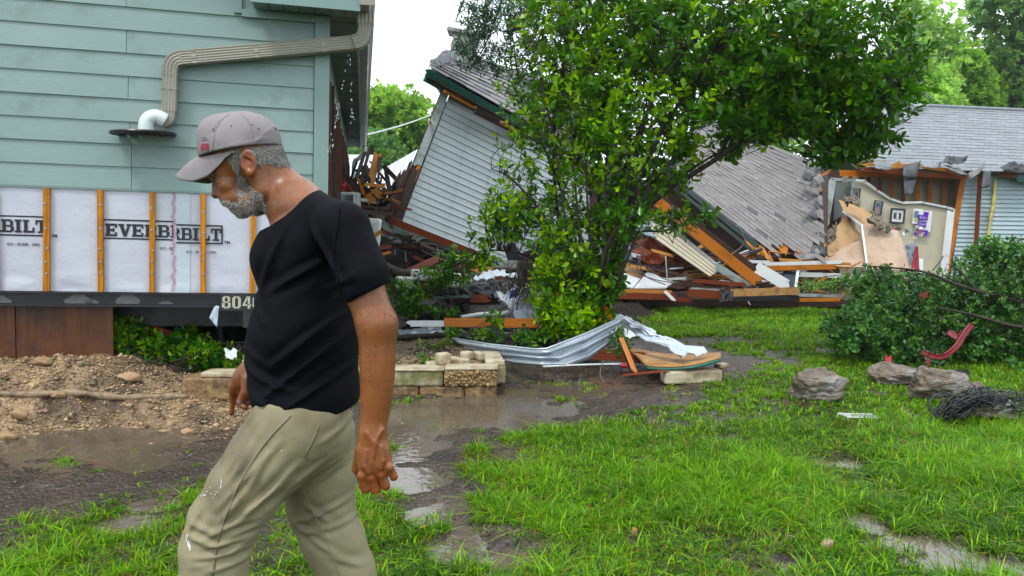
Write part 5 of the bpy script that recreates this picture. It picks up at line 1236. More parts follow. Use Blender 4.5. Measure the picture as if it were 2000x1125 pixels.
# stud wall with the far side of its drywall showing between studs
sheet('inner_drywall', None, [at(1620, 336, 17.9), at(1872, 345, 17.9), at(1866, 560, 17.9), at(1620, 560, 17.9)], .02, M['cream'], parent=rh)
for i, x in enumerate((1640, 1660, 1681, 1696, 1718, 1741, 1764, 1792, 1817, 1845)):
    plank('stud', None, at(x + 1.5, 338, 17.75), at(x - 2.5, 470, 17.75), 7.5, .09, M['orange'] if i in (5, 7, 8, 9) else M['rust'], parent=rh, jag=(0, .05))
plank('top_plate', None, at(1640, 338, 17.55), at(1880, 344, 17.5), 12, .09, M['orange'], parent=rh)
plank('corner_post', None, at(1882, 346, 17.3), at(1848, 535, 17.2), 10, .1, M['orange'], parent=rh, jag=(.05, .1))
plank('corner_post', None, at(1872, 352, 17.4), at(1860, 470, 17.4), 9, .1, M['rust'], parent=rh, jag=(.05, .1))
sheet('wall_backing', None, [at(1884, 346, 17.4), at(2340, 356, 17.4), at(2340, 570, 17.4), at(1858, 560, 17.4)], .1, M['wtrim'], parent=rh)
NBR = 24
for k in range(NBR):
    y0 = 548 - k * 8.45; y1 = y0 - 8.45
    def lx(y): return 1855 + (548 - y) * .145
    a, b_, c_, d_ = at(lx(y0), y0, 17.25), at(2340, y0 + 6 - k * .05, 17.25), at(2340, y1 + 6 - k * .05 - .6, 17.27), at(lx(y1), y1 - .6, 17.27)
    cen = (a + b_ + c_ + d_) / 4; off = Vector((0, -.018, 0))
    p = [q - cen for q in (a + off, b_ + off, c_ - Vector((0, .004, 0)), d_ - Vector((0, .004, 0)), a, b_, c_, d_)]
    MB().add(p, [(0, 1, 2, 3), (7, 6, 5, 4), (0, 4, 5, 1), (2, 6, 7, 3), (3, 7, 4, 0)]).obj('siding_board', M['rsid'], rh, mw=Matrix.Translation(cen))
plank('batten', None, at(1914, 346, 17.1), at(1905, 500, 17.1), 8, .04, M['rust'], parent=rh)
wire('foam_bead', None, [at(1944, 350, 17.18), at(1940, 400, 17.18), at(1934, 430, 17.18), at(1927, 490, 17.18)], [.02, .03, .05, .03, .04, .055, .03, .04, .05, .03, .04, .05, .03, .03, .03, .04, .05, .04, .03], mat('foam_yellow', (.62, .55, .22), rough=.8), parent=rh)
plank('eave_end', None, at(1985, 348, 17.0), at(2060, 352, 17.0), 14, .05, M['green'], parent=rh)
# interior partition leaning forward, with its pictures
ip = thing('leaning_partition', 'cream inner wall leaning in the torn house with pictures still hanging', 'wall', at(1760, 540, 16.4))
PT = [(1666, 352), (1688, 354), (1712, 372), (1738, 389), (1762, 397), (1800, 396), (1850, 406), (1864, 410), (1852, 470), (1840, 545), (1690, 545), (1672, 470)]
sheet('panel', None, [at(x, y, 16.5 - (y - 350) * .001) for x, y in PT], .06, M['cream'], parent=ip)
plank('broken_edge', None, at(1858, 408, 16.3), at(1843, 540, 16.2), 13, .06, M['white'], parent=ip, jag=(.1, .1))
for (x0_, y0_), (x1_, y1_) in zip(PT[:7], PT[1:8]):
    plank('torn_rim', None, at(x0_, y0_ - 1, 16.42), at(x1_, y1_ - 1, 16.42), 4, .07, M['white'], parent=ip, jag=(.06, .06))
door = thing('door_frame', 'crooked grey door frame beside the torn roof edge', 'door frame', at(1640, 430, 16))
plank('jamb', None, at(1626, 352, 15.9), at(1612, 440, 15.8), 13, .1, M['wtrim'], parent=door); plank('jamb', None, at(1666, 352, 16.1), at(1664, 385, 16.1), 5, .1, M['wtrim'], parent=door)
plank('lintel', None, at(1624, 350, 15.95), at(1668, 352, 16.1), 6, .1, M['wtrim'], parent=door); sheet('door_leaf', None, [at(1632, 356, 16.2), at(1663, 356, 16.2), at(1660, 410, 16.2), at(1628, 432, 16.2)], .04, M['soffit'], parent=door)
def picture(label, x0, y0, x1, y1, fr, tilt_=0., art=None):
    Y_ = 16.33; c = at((x0 + x1) / 2, (y0 + y1) / 2, Y_); w_, h_ = (x1 - x0) / F * Y_, (y1 - y0) / F * Y_
    t = thing('picture', label, 'picture', c); Mx = Matrix.Translation(c) @ Matrix.Rotation(R(tilt_), 4, 'Y')
    m = MB(); b_ = w_ * .1
    for s in (-1, 1): m.box((s * (w_ - b_) / 2, 0, 0), (b_, .03, h_)); m.box((0, 0, s * (h_ - b_) / 2), (w_ - 2 * b_, .03, b_))
    m.obj('frame', M[fr] if isinstance(fr, str) else fr, t, mw=Mx)
    for k, (rx0, rz0, rx1, rz1, mt) in enumerate(art):
        MB().box((0, 0, 0), ((rx1 - rx0) * w_, .004, (rz1 - rz0) * h_)).obj('print', mt, t, mw=Mx @ Matrix.Translation((((rx0 + rx1) / 2 - .5) * w_, .008 - .005 * k, ((rz0 + rz1) / 2 - .5) * h_)))
mk = lambda n, c: mat(n, c, rough=.4, rvar=0)
ph_b, ph_p, ph_d, ph_w, ph_s = mk('photo_blue', (.12, .20, .26)), mk('photo_skin', (.40, .22, .16)), mk('photo_dark', (.03, .03, .04)), mk('photo_white', (.78, .78, .80)), mk('photo_grey', (.2, .23, .25))
purple = mk('purple_card', (.11, .045, .42))
picture('dark framed portrait photograph high on the leaning wall', 1706, 392, 1723, 420, 'ink', 8, [(.1, .1, .9, .9, ph_b), (.32, .1, .68, .45, ph_p), (.38, .45, .6, .7, ph_p), (.36, .62, .62, .75, ph_d)])
picture('black framed group photograph with a white mount', 1739, 407, 1767, 436, 'ink', 4, [(.08, .08, .92, .92, ph_w), (.22, .30, .76, .72, ph_s), (.26, .3, .38, .68, ph_d), (.44, .3, .56, .66, ph_w), (.60, .3, .72, .68, ph_d)])
picture('small round faced frame near the door opening', 1666, 368, 1680, 388, 'brown', 4, [(.1, .1, .9, .9, ph_s), (.3, .2, .7, .7, ph_d)])
ps = thing('poster_cluster', 'white posters with purple word cards on the leaning wall', 'poster', at(1798, 430, 16.3))
for (x0, y0, x1, y1, mt, dy) in ((1783, 408, 1800, 437, ph_w, 0), (1796, 412, 1819, 452, ph_w, -.01), (1786, 412, 1794, 424, ph_b, -.02), (1804, 414, 1814, 420, purple, -.02), (1786, 426, 1792, 430, mk('card_green', (.5, .7, .1)), -.02)):
    c = at((x0 + x1) / 2, (y0 + y1) / 2, 16.33 + dy); MB().box((0, 0, 0), ((x1 - x0) / F * 16.33, .004, (y1 - y0) / F * 16.33)).obj('poster', mt, ps, mw=Matrix.Translation(c) @ Matrix.Rotation(R(4), 4, 'Y'))
for (x0, y0, x1, y1, tx) in ((1793, 420, 1812, 430, 'Boys'), (1793, 433, 1809, 443, 'Seeo'), (1786, 449, 1812, 460, 'others')):
    c = at((x0 + x1) / 2, (y0 + y1) / 2, 16.29); Mx = Matrix.Translation(c) @ Matrix.Rotation(R(4), 4, 'Y'); o = MB().box((0, 0, 0), ((x1 - x0) / F * 16.3, .006, (y1 - y0) / F * 16.3)).obj('card', purple, ps, mw=Mx)
    v, f = textmesh(tx, .055, .002); v[:, 0] -= v[:, 0].mean(); v[:, 1] -= v[:, 1].mean(); v[:, 0] *= .9
    link('lettering', mesh('lettering', [(a[0], -.006, a[1]) for a in v], f), o, Mx, mk('pale_lilac', (.45, .38, .62)))
# leaning drywall slabs, insulation, clothes
sheet('drywall_slab', 'tan folded drywall slab beside the torn roof', [at(1603, 478, 15.2), at(1650, 424, 15.8), at(1680, 456, 15.5), at(1685, 490, 15.1), at(1618, 500, 14.7)], .02, M['dry'], 'drywall')
sheet('drywall_slab', 'pinkish drywall slab lying below the tan folded one', [at(1612, 500, 14.8), at(1685, 466, 15.3), at(1693, 522, 14.6), at(1610, 520, 14.4)], .02, M['dryp'], 'drywall')
sheet('drywall_slab', 'long narrow tan slab sloping down from the door opening', [at(1638, 390, 15.9), at(1690, 408, 15.9), at(1742, 452, 15.6), at(1680, 436, 15.5), at(1648, 412, 15.7)], .02, M['dry'], 'drywall')
sheet('drywall_slab', 'largest tan drywall slab sloping to the grass', [at(1680, 436, 15.4), at(1752, 450, 15.4), at(1762, 470, 15.2), at(1776, 528, 14.6), at(1696, 528, 14.5)], .02, M['dryp'], 'drywall')
sheet('drywall_slab', 'small tan drywall piece flat on the grass', [at(1716, 548, 13.6), at(1740, 532, 14.2), at(1776, 536, 14.1), at(1776, 546, 13.7)], .02, M['dryp'], 'drywall')
plank('slab_edge', 'white broken edge strip between the drywall slabs', at(1683, 438, 15.3), at(1695, 530, 14.4), 4, .03, M['white'], cat='strip')
plank('slab_edge', 'white edge strip along the upper drywall fold', at(1648, 414, 15.6), at(1684, 440, 15.3), 4, .03, M['white'], cat='strip')
for i, (c4, l) in enumerate([([(1700, 420), (1740, 440), (1738, 456), (1690, 432)], 'grey insulation clump on the long narrow slab'), ([(1610, 460), (1635, 440), (1630, 470), (1608, 480)], 'grey insulation at the torn roof edge'), ([(1650, 384), (1678, 390), (1676, 402), (1648, 396)], 'grey insulation clump by the door frame')]):
    tag(crumple('insulation', [at(x, y, 15.35 - .1 * k + .2 * (i == 2)) for k, (x, y) in enumerate(c4)], (18, 12), .25, M['insul'], seed=110 + i), l, 'insulation')
tag(crumple('grey_cloth', [at(1770, 478, 15.6), at(1788, 476, 15.6), at(1784, 520, 15.3), at(1776, 518, 15.3)], 12, .14, mat('grey_cloth', (.2, .24, .30), rough=.8), seed=121), 'grey cloth hanging beside the largest drywall slab', 'cloth')
tag(crumple('red_cloth', [at(1787, 482, 15.5), at(1793, 480, 15.5), at(1796, 530, 15.2), at(1780, 522, 15.2)], 12, .08, mat('red_cloth', (.25, .015, .025), rough=.7), seed=122), 'red cloth hanging beside the grey cloth', 'cloth')
sheet('white_box', 'small white box on the grass inside the torn house', [at(1793, 505, 15.4), at(1803, 505, 15.4), at(1803, 534, 15.3), at(1793, 534, 15.3)], .1, M['white'], 'box')
_sx = [np.random.RandomState(200 + i).uniform(1742, 1800) for i in range(16)]
for i in range(16):
    _rk = sum(_sx[k] < _sx[i] for k in range(i % 6, 16, 6)); _n = len(range(i % 6, 16, 6)); SIZ = 'leftmost' if _rk == 0 else ('rightmost' if _rk == _n - 1 else 'middle')
    rs = np.random.RandomState(200 + i); x, y = rs.uniform(1742, 1800), rs.uniform(436, 476); c = at(x, y, 15.8)
    q = [at(x - rs.uniform(2, 6), y - rs.uniform(1, 5), 15.7), at(x + rs.uniform(2, 6), y - 2, 15.7), at(x + 4, y + rs.uniform(2, 6), 15.6), at(x - 4, y + 3, 15.6)]
    tag(crumple('household_scrap', q, 5, .05, [ph_w, ph_d, M['brown'], ph_s, M['red'], M['cream']][i % 6], seed=i), '%s %s household scrap tumbled under the pictures' % (SIZ, ['white', 'black', 'brown', 'grey', 'red', 'cream'][i % 6]), 'scrap', 'household scraps under the pictures')
wire('cane', 'thin dark cane leaning at the foot of the inner wall', [at(1822, 528, 15.6), at(1838, 508, 15.8), at(1842, 500, 15.9)], .012, M['blackp'], 'cane')
# background closing bank behind the right house
# ---------------- small things on the lawn ----------------
br = thing('wire_bracket', 'white bent wire shelf bracket lying on the lawn', 'bracket', on(1670, 815))
c = on(1636, 822); a = Vector((c.x, c.y, c.z)); 
e = on(1706, 818); top = .055
m = MB(); A1, A2 = a + Vector((0, 0, top)), a + Vector((.045, -.07, top - .012)); E1, E2 = e + Vector((0, .02, .03)), e + Vector((.01, -.06, .02))
for p_, q_ in ((A1, E1), (A2, E2)): m.tube([p_, q_], .0035, 5)
m.obj('rail', M['white'], br); m = MB()
for i in range(20): t = i / 19; m.tube([A1.lerp(E1, t), A2.lerp(E2, t)], .002, 4)
m.obj('rung', M['white'], br)
for p_ in (A1, A2): MB().tube([p_, p_ - Vector((.004, 0, top + .01))], .004, 5).obj('leg', M['white'], br)
cn = thing('cable_net', 'tangled bundle of black wet cable over the grey boulder', 'cable', on(1900, 830)); rs = np.random.RandomState(44)
for i in range(60):
    x0 = rs.uniform(1815, 1880); pts = []
    for k in range(6):
        t = k / 5; x = x0 + t * rs.uniform(85, 165); y = 812 + 16 * rs.randn() * .5 - 26 * math.sin(math.pi * t) * rs.uniform(.4, 1.1)
        p = on(x, 828 + rs.uniform(-10, 6)); up = max(0, (830 - y)) / F * p.y * 1.0
        if x > 1885: up += .05 
        pts.append(p + Vector((0, 0, up)))
    wire('strand', None, pts, .0045, M['blackp'], parent=cn, k=4, n=5)
wire('strand', None, [on(1822, 812), on(1815, 800) + Vector((0, 0, .06)), on(1840, 792) + Vector((0, 0, .10)), on(1870, 800) + Vector((0, 0, .08)), on(1895, 826)], .006, M['blackp'], parent=cn)
for i, (x, y, l) in enumerate(((1608, 1068, 'tan dead leaf on the front lawn'), (1240, 1046, 'brown dead leaf on the front lawn'), (1552, 1062, 'pale torn leaf in the front lawn'))): pass
# ---------------- leaves ----------------
def unit_leaf(kind='obovate'):
    if kind == 'obovate':
        v = [(0, 0, 0), (.36, .18, .03), (.36, -.18, .03), (.74, .24, .02), (.74, -.24, .02), (1, 0, -.05), (.55, 0, -.03)]
    elif kind == 'lance':
        v = [(0, 0, 0), (.3, .10, .02), (.3, -.10, .02), (.65, .10, .0), (.65, -.10, .0), (1, 0, -.08), (.5, 0, -.02)]
    else:
        v = [(0, 0, 0), (.3, .26, .05), (.3, -.26, .05), (.7, .24, .03), (.7, -.24, .03), (1, 0, -.04), (.5, 0, -.05)]
    return np.array(v), np.array([(0, 6, 1), (1, 6, 3), (3, 6, 5), (5, 6, 4), (4, 6, 2), (2, 6, 0)])
def leaf_frames(D, up):
    x = D / np.linalg.norm(D, axis=1)[:, None]; y = np.cross(up, x); n = np.linalg.norm(y, axis=1)[:, None]; y = np.where(n > 1e-4, y / np.maximum(n, 1e-4), np.array([[0, 1., 0]])); z = np.cross(x, y); return x, y, z
def leaves_mesh(P, D, L, Cc, kind, seed=1, wv=.25, roll=.5):
    rs = np.random.RandomState(seed); V0, F0 = unit_leaf(kind); N = len(P)
    up = np.array([[0, 0, 1.]]) + rs.normal(size=(N, 3)) * roll
    x, y, z = leaf_frames(D, up); wid = 1 + rs.uniform(-wv, wv, N); curl = rs.uniform(-1.2, 2.2, N)
    q = V0[None] * L[:, None, None]; q = q * np.stack([np.ones(N), wid, curl], -1)[:, None]
    W_ = P[:, None] + q[..., :1] * x[:, None] + q[..., 1:2] * y[:, None] + q[..., 2:] * z[:, None]
    F_ = F0[None] + (np.arange(N) * len(V0))[:, None, None]
    return W_.reshape(-1, 3), F_.reshape(-1, 3), np.repeat(Cc, len(V0), 0)
def ell(reg, n, rs):      # (px,py,rx,ry,Y,ry_depth)
    px, py, rx, ry, Y_, ry_ = reg; out = []
    d = rs.normal(size=(n, 3)); d /= np.linalg.norm(d, axis=1)[:, None]; d *= rs.uniform(0, 1, (n, 1)) ** (.42)
    c = np.array(at(px, py, Y_)); s = Y_ / F
    return c + d * np.array([rx * s, ry_, ry * s]), np.linalg.norm(d, axis=1)
def plant(name, label, cat, base, regions, mt, kind, leafL, per, pal, seed=1, nparts=0, bark=None, stems=None, twig=.004, group=None, flow=None, rad=None, lump=.9, twr=.8):
    """regions: (ellipsoid, rosettes, palette weight 0..1, size factor)"""
    rs = np.random.RandomState(seed)
    root = thing(name, label, cat, base, group)
    sp = []; tb = MB()
    for st in (stems or []):
        pts, r0, r1 = st; P_ = smooth_path(pts, 5); rr = np.linspace(r0, r1, len(P_)); tb.tube(P_, list(rr), 7); sp += [(np.array(p), r) for p, r in zip(P_, rr)]
    SPn = np.array([p for p, _ in sp]) if sp else np.zeros((0, 3))
    LP, LD, LL, LC = [], [], [], []; tw_v = []; twigs = MB()
    for reg, n, pw, sf in regions:
        C, rad_ = ell(reg, n, rs)
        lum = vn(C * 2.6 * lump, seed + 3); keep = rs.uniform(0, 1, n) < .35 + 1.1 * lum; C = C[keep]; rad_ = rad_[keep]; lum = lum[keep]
        cen = np.array(at(reg[0], reg[1], reg[4]))
        for c, rd, lu in zip(C, rad_, lum):
            out = (c - cen); out /= max(np.linalg.norm(out), .01)
            if flow is not None: out = out * .4 + np.array(flow)
            ax = out * .7 + np.array([0, 0, .45]) + rs.normal(size=3) * .45; ax /= np.linalg.norm(ax)
            tl = rs.uniform(.06, .2)
            if len(SPn):
                dd = np.linalg.norm(SPn - c, axis=1) + .6 * np.maximum(0, SPn[:, 2] - c[2] + .1); j = int(dd.argmin()); b0 = SPn[j]
                if dd[j] < twr: 
                    mid = (b0 + c) / 2 + np.array([0, 0, -.06]) + rs.normal(size=3) * .04
                    if rs.rand() < .5: twigs.tube([b0, mid, c - ax * tl * .5, c], [twig * 1.4, twig * 1.2, twig, twig * .5], 3, False)
            else: twigs.tube([c - ax * tl, c], [twig, twig * .5], 3, False)
            m_ = max(2, int(rs.normal(per, per * .25))); ph = rs.uniform(0, 6.28)
            a = np.cross(ax, [0, 0, 1.]); a = a / max(np.linalg.norm(a), 1e-3); b_ = np.cross(ax, a)
            newg = rs.rand() < pw
            for k in range(m_):
                t = k / m_; A = ph + k * 2.4; el = .35 + .9 * t + rs.normal() * .15      # inner leaves point along the axis
                dr = ax * math.cos(el * 1.15) + (a * math.cos(A) + b_ * math.sin(A)) * math.sin(el * 1.15)
                LP.append(c - ax * tl * t * .9); LD.append(dr + np.array([0, 0, -.12])); LL.append(leafL * sf * rs.uniform(.65, 1.15) * (.75 + .25 * t))
                base_c = np.array(pal[1]) if newg else np.array(pal[0])
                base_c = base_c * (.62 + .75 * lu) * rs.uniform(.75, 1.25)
                if rs.rand() < .006: base_c = np.array(pal[2])
                LC.append(base_c)
    LP, LD, LL, LC = map(np.array, (LP, LD, LL, LC)); LC = np.clip(LC, 0, 1)
    if nparts:
        xx, yy = proj(LP); size = LL / LP[:, 1] + (-1) * ((xx < 0) | (xx > 2000) | (yy < 0) | (yy > 1125))
        order = np.argsort(-size); pick = order[:nparts]; rest = order[nparts:]
        V0, F0 = unit_leaf(kind); var = [mesh('leaf', V0, F0, False, np.tile(np.clip(np.array(p) * k, 0, 1), (len(V0), 1))) for p in pal[:2] for k in (.75, 1., 1.25)]
        for v_ in var: v_.materials.append(mt)
        up = np.array([[0, 0, 1.]]) + rs.normal(size=(len(pick), 3)) * .4; x, y, z = leaf_frames(LD[pick], up)
        lumc = LC[pick].sum(1)
        for q, i in enumerate(pick):
            Mx = Matrix(((x[q][0] * LL[i], y[q][0] * LL[i], z[q][0] * LL[i], LP[i][0]), (x[q][1] * LL[i], y[q][1] * LL[i], z[q][1] * LL[i], LP[i][1]), (x[q][2] * LL[i], y[q][2] * LL[i], z[q][2] * LL[i], LP[i][2]), (0, 0, 0, 1)))
            vi = int(np.argmin([abs(np.array(p).sum() * k - lumc[q]) for p in pal[:2] for k in (.75, 1., 1.25)]))
            link('leaf', var[vi], root, Mx)
    else: rest = np.arange(len(LP))
    v, f, c = leaves_mesh(LP[rest], LD[rest], LL[rest], LC[rest], kind, seed)
    o = link('foliage', mesh('foliage', v, f, False, c), root, None, mt)
    if nparts: o['kind'] = 'stuff'
    if tb.v: tb.obj('stem', bark or M['bark'], root, smooth=True)
    if twigs.v: tw_ = twigs.obj('twigs', bark or M['bark'], root); tw_['kind'] = 'stuff'
    return root
DARK = (.018, .075, .010); MIDG = (.045, .145, .014); LIME = (.11, .26, .018); YEL = (.30, .26, .05)
# central multi-stemmed shrub
tb = on(1130, 672); BY = 8.5
def sp_(*pts): return [at(x, y, Y_) for x, y, Y_ in pts]
stems = [(sp_((1120, 680, 8.5), (1118, 560, 8.4), (1090, 420, 8.4), (1082, 250, 8.5), (1110, 60, 8.7), (1115, -90, 8.8)), .026, .008),
 (sp_((1150, 680, 8.6), (1165, 540, 8.5), (1170, 380, 8.4), (1172, 200, 8.3), (1178, 0, 8.3), (1180, -120, 8.3)), .026, .008),
 (sp_((1160, 680, 8.5), (1195, 540, 8.3), (1225, 420, 8.1), (1290, 260, 7.9), (1400, 90, 7.6), (1450, -60, 7.5)), .034, .010),
 (sp_((1165, 690, 8.6), (1215, 500, 8.4), (1270, 400, 8.2), (1400, 310, 7.9), (1530, 225, 7.6), (1700, 190, 7.4), (1790, 150, 7.3)), .040, .008),
 (sp_((1140, 680, 8.6), (1180, 500, 8.5), (1220, 330, 8.4), (1300, 120, 8.4), (1340, -80, 8.4)), .028, .010),
 (sp_((1130, 680, 8.5), (1110, 520, 8.3), (1060, 420, 8.2), (1000, 350, 8.2), (960, 330, 8.2)), .025, .006),
 (sp_((1120, 680, 8.6), (1080, 560, 8.5), (1030, 500, 8.4), (940, 490, 8.4), (890, 520, 8.4)), .022, .006),
 (sp_((1150, 640, 8.5), (1230, 470, 8.5), (1300, 450, 8.5), (1390, 425, 8.6)), .022, .006),
 (sp_((1230, 430, 8.2), (1330, 345, 8.1), (1400, 300, 8.1), (1450, 275, 8.2)), .02, .005),
 (sp_((1400, 310, 7.9), (1500, 130, 7.7), (1600, 60, 7.6), (1720, 30, 7.5)), .022, .006),
 (sp_((1165, 540, 8.6), (1080, 330, 8.6), (1020, 180, 8.8), (1000, 60, 8.9)), .02, .006),
 (sp_((1225, 420, 8.1), (1280, 180, 7.8), (1450, -20, 7.6)), .028, .008),
 (sp_((1150, 660, 8.3), (1185, 480, 7.9), (1236, 420, 7.8)), .02, .006)] + [(sp_((1140 + 4 * k, 670, 8.3), (1110 + 22 * k + 9 * math.sin(k * 3), 480, 8.0), (1075 + 40 * k + 12 * math.cos(k * 5), 300, 7.95), (1040 + 62 * k, 80, 8.1)), .017, .006) for k in range(7)]
regs = [((1210, 40, 190, 150, 8.4, .8), 800, .40, 1), ((1200, 200, 190, 130, 8.3, .9), 540, .5, 1), ((1040, 170, 75, 110, 8.8, .5), 150, .35, .9), ((1090, 20, 110, 80, 8.9, .5), 140, .3, .9),
 ((1420, 60, 190, 130, 7.9, .9), 560, .15, 1), ((1600, 90, 200, 120, 7.5, .8), 680, .06, 1), ((1690, 175, 120, 80, 7.4, .6), 260, .05, 1), ((1500, 190, 180, 80, 7.7, .8), 420, .08, 1), ((1560, 235, 160, 55, 7.5, .6), 210, .05, 1), ((1680, 262, 80, 40, 7.4, .4), 70, .05, 1), ((1785, 70, 45, 60, 7.4, .3), 26, .05, 1),
 ((1250, 320, 130, 70, 8.2, .7), 120, .4, 1), ((1110, 330, 90, 80, 8.3, .6), 110, .6, 1), ((1010, 300, 55, 50, 8.4, .4), 40, .6, .9), ((1010, 400, 80, 50, 8.3, .4), 110, .55, .95), ((960, 440, 60, 40, 8.3, .3), 46, .4, .95),
 ((1090, 450, 75, 80, 8.2, .5), 130, .6, 1), ((1180, 430, 70, 70, 8.3, .5), 55, .4, 1), ((1080, 560, 50, 80, 8.1, .4), 220, .8, .9), ((1110, 620, 60, 45, 8.0, .4), 190, .7, .95), ((1150, 560, 45, 75, 8.2, .4), 190, .3, .95), ((1165, 630, 36, 48, 8.2, .3), 110, .2, .95), ((1192, 520, 30, 90, 8.2, .3), 110, .05, .95), ((1225, 420, 60, 50, 8.0, .4), 80, .1, 1), ((1640, 292, 80, 26, 7.5, .4), 100, .05, 1), ((1130, 250, 130, 110, 8.2, .6), 150, .5, 1),
 ((940, 500, 50, 32, 8.3, .3), 46, .35, .9), ((1310, 430, 60, 28, 8.4, .3), 34, .25, 1), ((1390, 415, 30, 18, 8.6, .2), 12, .15, .9), ((1420, 285, 45, 35, 8.2, .3), 26, .15, 1), ((1290, 350, 80, 40, 8.2, .4), 60, .3, 1), ((1340, 270, 60, 30, 7.9, .3), 40, .6, 1.05)]
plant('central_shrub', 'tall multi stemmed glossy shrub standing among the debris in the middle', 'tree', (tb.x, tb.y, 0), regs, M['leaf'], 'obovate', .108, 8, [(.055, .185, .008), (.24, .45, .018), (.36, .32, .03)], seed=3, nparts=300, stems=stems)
# pinnate tree whose boughs hang in at the top
st2 = [(sp_((1240, 560, 15), (1200, 300, 14.4), (1120, 60, 13.8), (1060, -120, 13.2)), .11, .05), (sp_((1090, -90, 13.4), (1000, -60, 12.6), (930, -40, 12), (890, 40, 11.8)), .04, .008), (sp_((1060, -120, 13.2), (1040, 0, 12.4), (1000, 60, 12), (1000, 110, 11.8)), .03, .006), (sp_((1000, -60, 12.6), (960, 60, 12.1), (935, 110, 11.9)), .02, .005)]
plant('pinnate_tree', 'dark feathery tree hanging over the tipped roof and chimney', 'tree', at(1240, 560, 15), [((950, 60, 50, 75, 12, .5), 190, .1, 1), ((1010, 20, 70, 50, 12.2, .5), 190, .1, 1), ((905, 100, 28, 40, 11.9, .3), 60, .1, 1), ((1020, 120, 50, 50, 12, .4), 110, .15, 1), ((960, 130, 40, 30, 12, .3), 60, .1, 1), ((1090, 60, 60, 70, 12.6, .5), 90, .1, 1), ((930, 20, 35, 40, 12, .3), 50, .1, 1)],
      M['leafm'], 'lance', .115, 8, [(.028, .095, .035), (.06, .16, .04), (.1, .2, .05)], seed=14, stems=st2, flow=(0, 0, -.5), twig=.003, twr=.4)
# background trees
def bgtree(label, px, ytop, ybot, wpx, Y_, pal, seed, n=1500, per=8, L=.30, gaps=1.6, base=None, lobes=9):
    rs = np.random.RandomState(seed); rx = wpx / 2; ry = (ybot - ytop) / 2; cy = (ytop + ybot) / 2; rg = []
    for i in range(lobes):
        a = rs.uniform(0, 6.28); r_ = rs.uniform(.15, .68)
        rg.append(((px + rx * r_ * math.cos(a), cy + ry * r_ * math.sin(a), rx * rs.uniform(.32, .5), ry * rs.uniform(.30, .45), Y_ + rs.uniform(-1, 1) * rx * Y_ / F * .5, rx * Y_ / F * .4), int(n / lobes), rs.uniform(.25, .8), 1))
    b = at(px, 520, Y_); b.z = 0
    stt = [([b, at(px, cy + ry * .6, Y_), at(px + rx * .1, cy, Y_), at(px - rx * .1, ytop + ry * .4, Y_)], .28, .06), ([at(px, cy + ry * .5, Y_), at(px + rx * .4, cy - ry * .1, Y_)], .12, .04), ([at(px, cy + ry * .4, Y_), at(px - rx * .45, cy, Y_)], .12, .04)]
    return plant('background_tree', label, 'tree', b, rg, M['leafbg'], 'oval', L, per, pal, seed=seed, stems=stt, twig=.015, lump=.35, group='trees beyond the wrecked houses')
PB = [(.20, .40, .08), (.32, .55, .11), (.3, .4, .1)]; PL = [(.30, .52, .15), (.42, .66, .20), (.4, .55, .2)]; PD = [(.12, .26, .10), (.20, .38, .12), (.2, .3, .1)]  # far leaf colours lightened to carry some of the rain haze
bgtree('bright tree directly right of the teal gutter', 752, 118, 420, 250, 36, PB, 61, n=2800, L=.30, lobes=13)
bgtree('rounded bright tree behind the white metal roof', 820, 200, 430, 190, 40, PB, 62, n=1700, L=.30)
bgtree('low dark hedge like tree behind the power cable', 730, 240, 420, 180, 33, PD, 63, n=700, L=.3)
bgtree('tall lime tree rising right of the central shrub', 1800, -40, 330, 300, 30, PL, 64, n=3600, L=.26, lobes=14)
bgtree('tall blue green tree at the right edge of the view', 1975, -110, 320, 270, 34, PD, 65, n=3000, L=.27, lobes=14)
bgtree('yellow green tree between the lime and the blue green ones', 1895, 50, 320, 150, 32, PB, 66, n=1400, L=.25)
bgtree('pale tree glimpsed through the top of the central shrub', 1120, 60, 330, 220, 32, PL, 67, n=800, L=.3)
bgtree('tree hidden behind the right part of the central shrub', 1450, 60, 420, 420, 38, PB, 68, n=1300, L=.36)
bgtree('large tree behind the pale house beyond the right edge', 2180, -120, 380, 330, 34, PD, 69, n=1300, L=.3)
bgtree('green tree behind the tipped house section', 960, 180, 450, 240, 38, PB, 70, n=700, L=.36)
bgtree('tree far behind the teal house', 480, 150, 450, 380, 48, PD, 71, n=600, L=.5)
# distant hedge line closing the horizon
rs = np.random.RandomState(81); N = 9000
P = np.stack([rs.uniform(-70, 80, N), rs.uniform(58, 64, N), rs.uniform(0, 1, N) ** .8 * 7], -1); P[:, 2] *= .6 + .8 * vn(P * .15, 3)
v, f, c = leaves_mesh(P, rs.normal(size=(N, 3)), rs.uniform(.6, 1.3, N), np.array([.09, .2, .05]) * rs.uniform(.6, 1.4, (N, 1)), 'oval', 82)
o = link('treeline', mesh('treeline', v, f, False, c), None, None, M['leafbg']); o['kind'] = 'stuff'; tag(o, 'far green tree line closing the horizon', 'woods')
bkm = MB().box((5, 64.5, 2.2), (170, .6, 5)).obj('hedge_bank', mat('hedge_bank', (.03, .07, .02), (.05, .1, .03), rough=.9)); bkm['kind'] = 'structure'
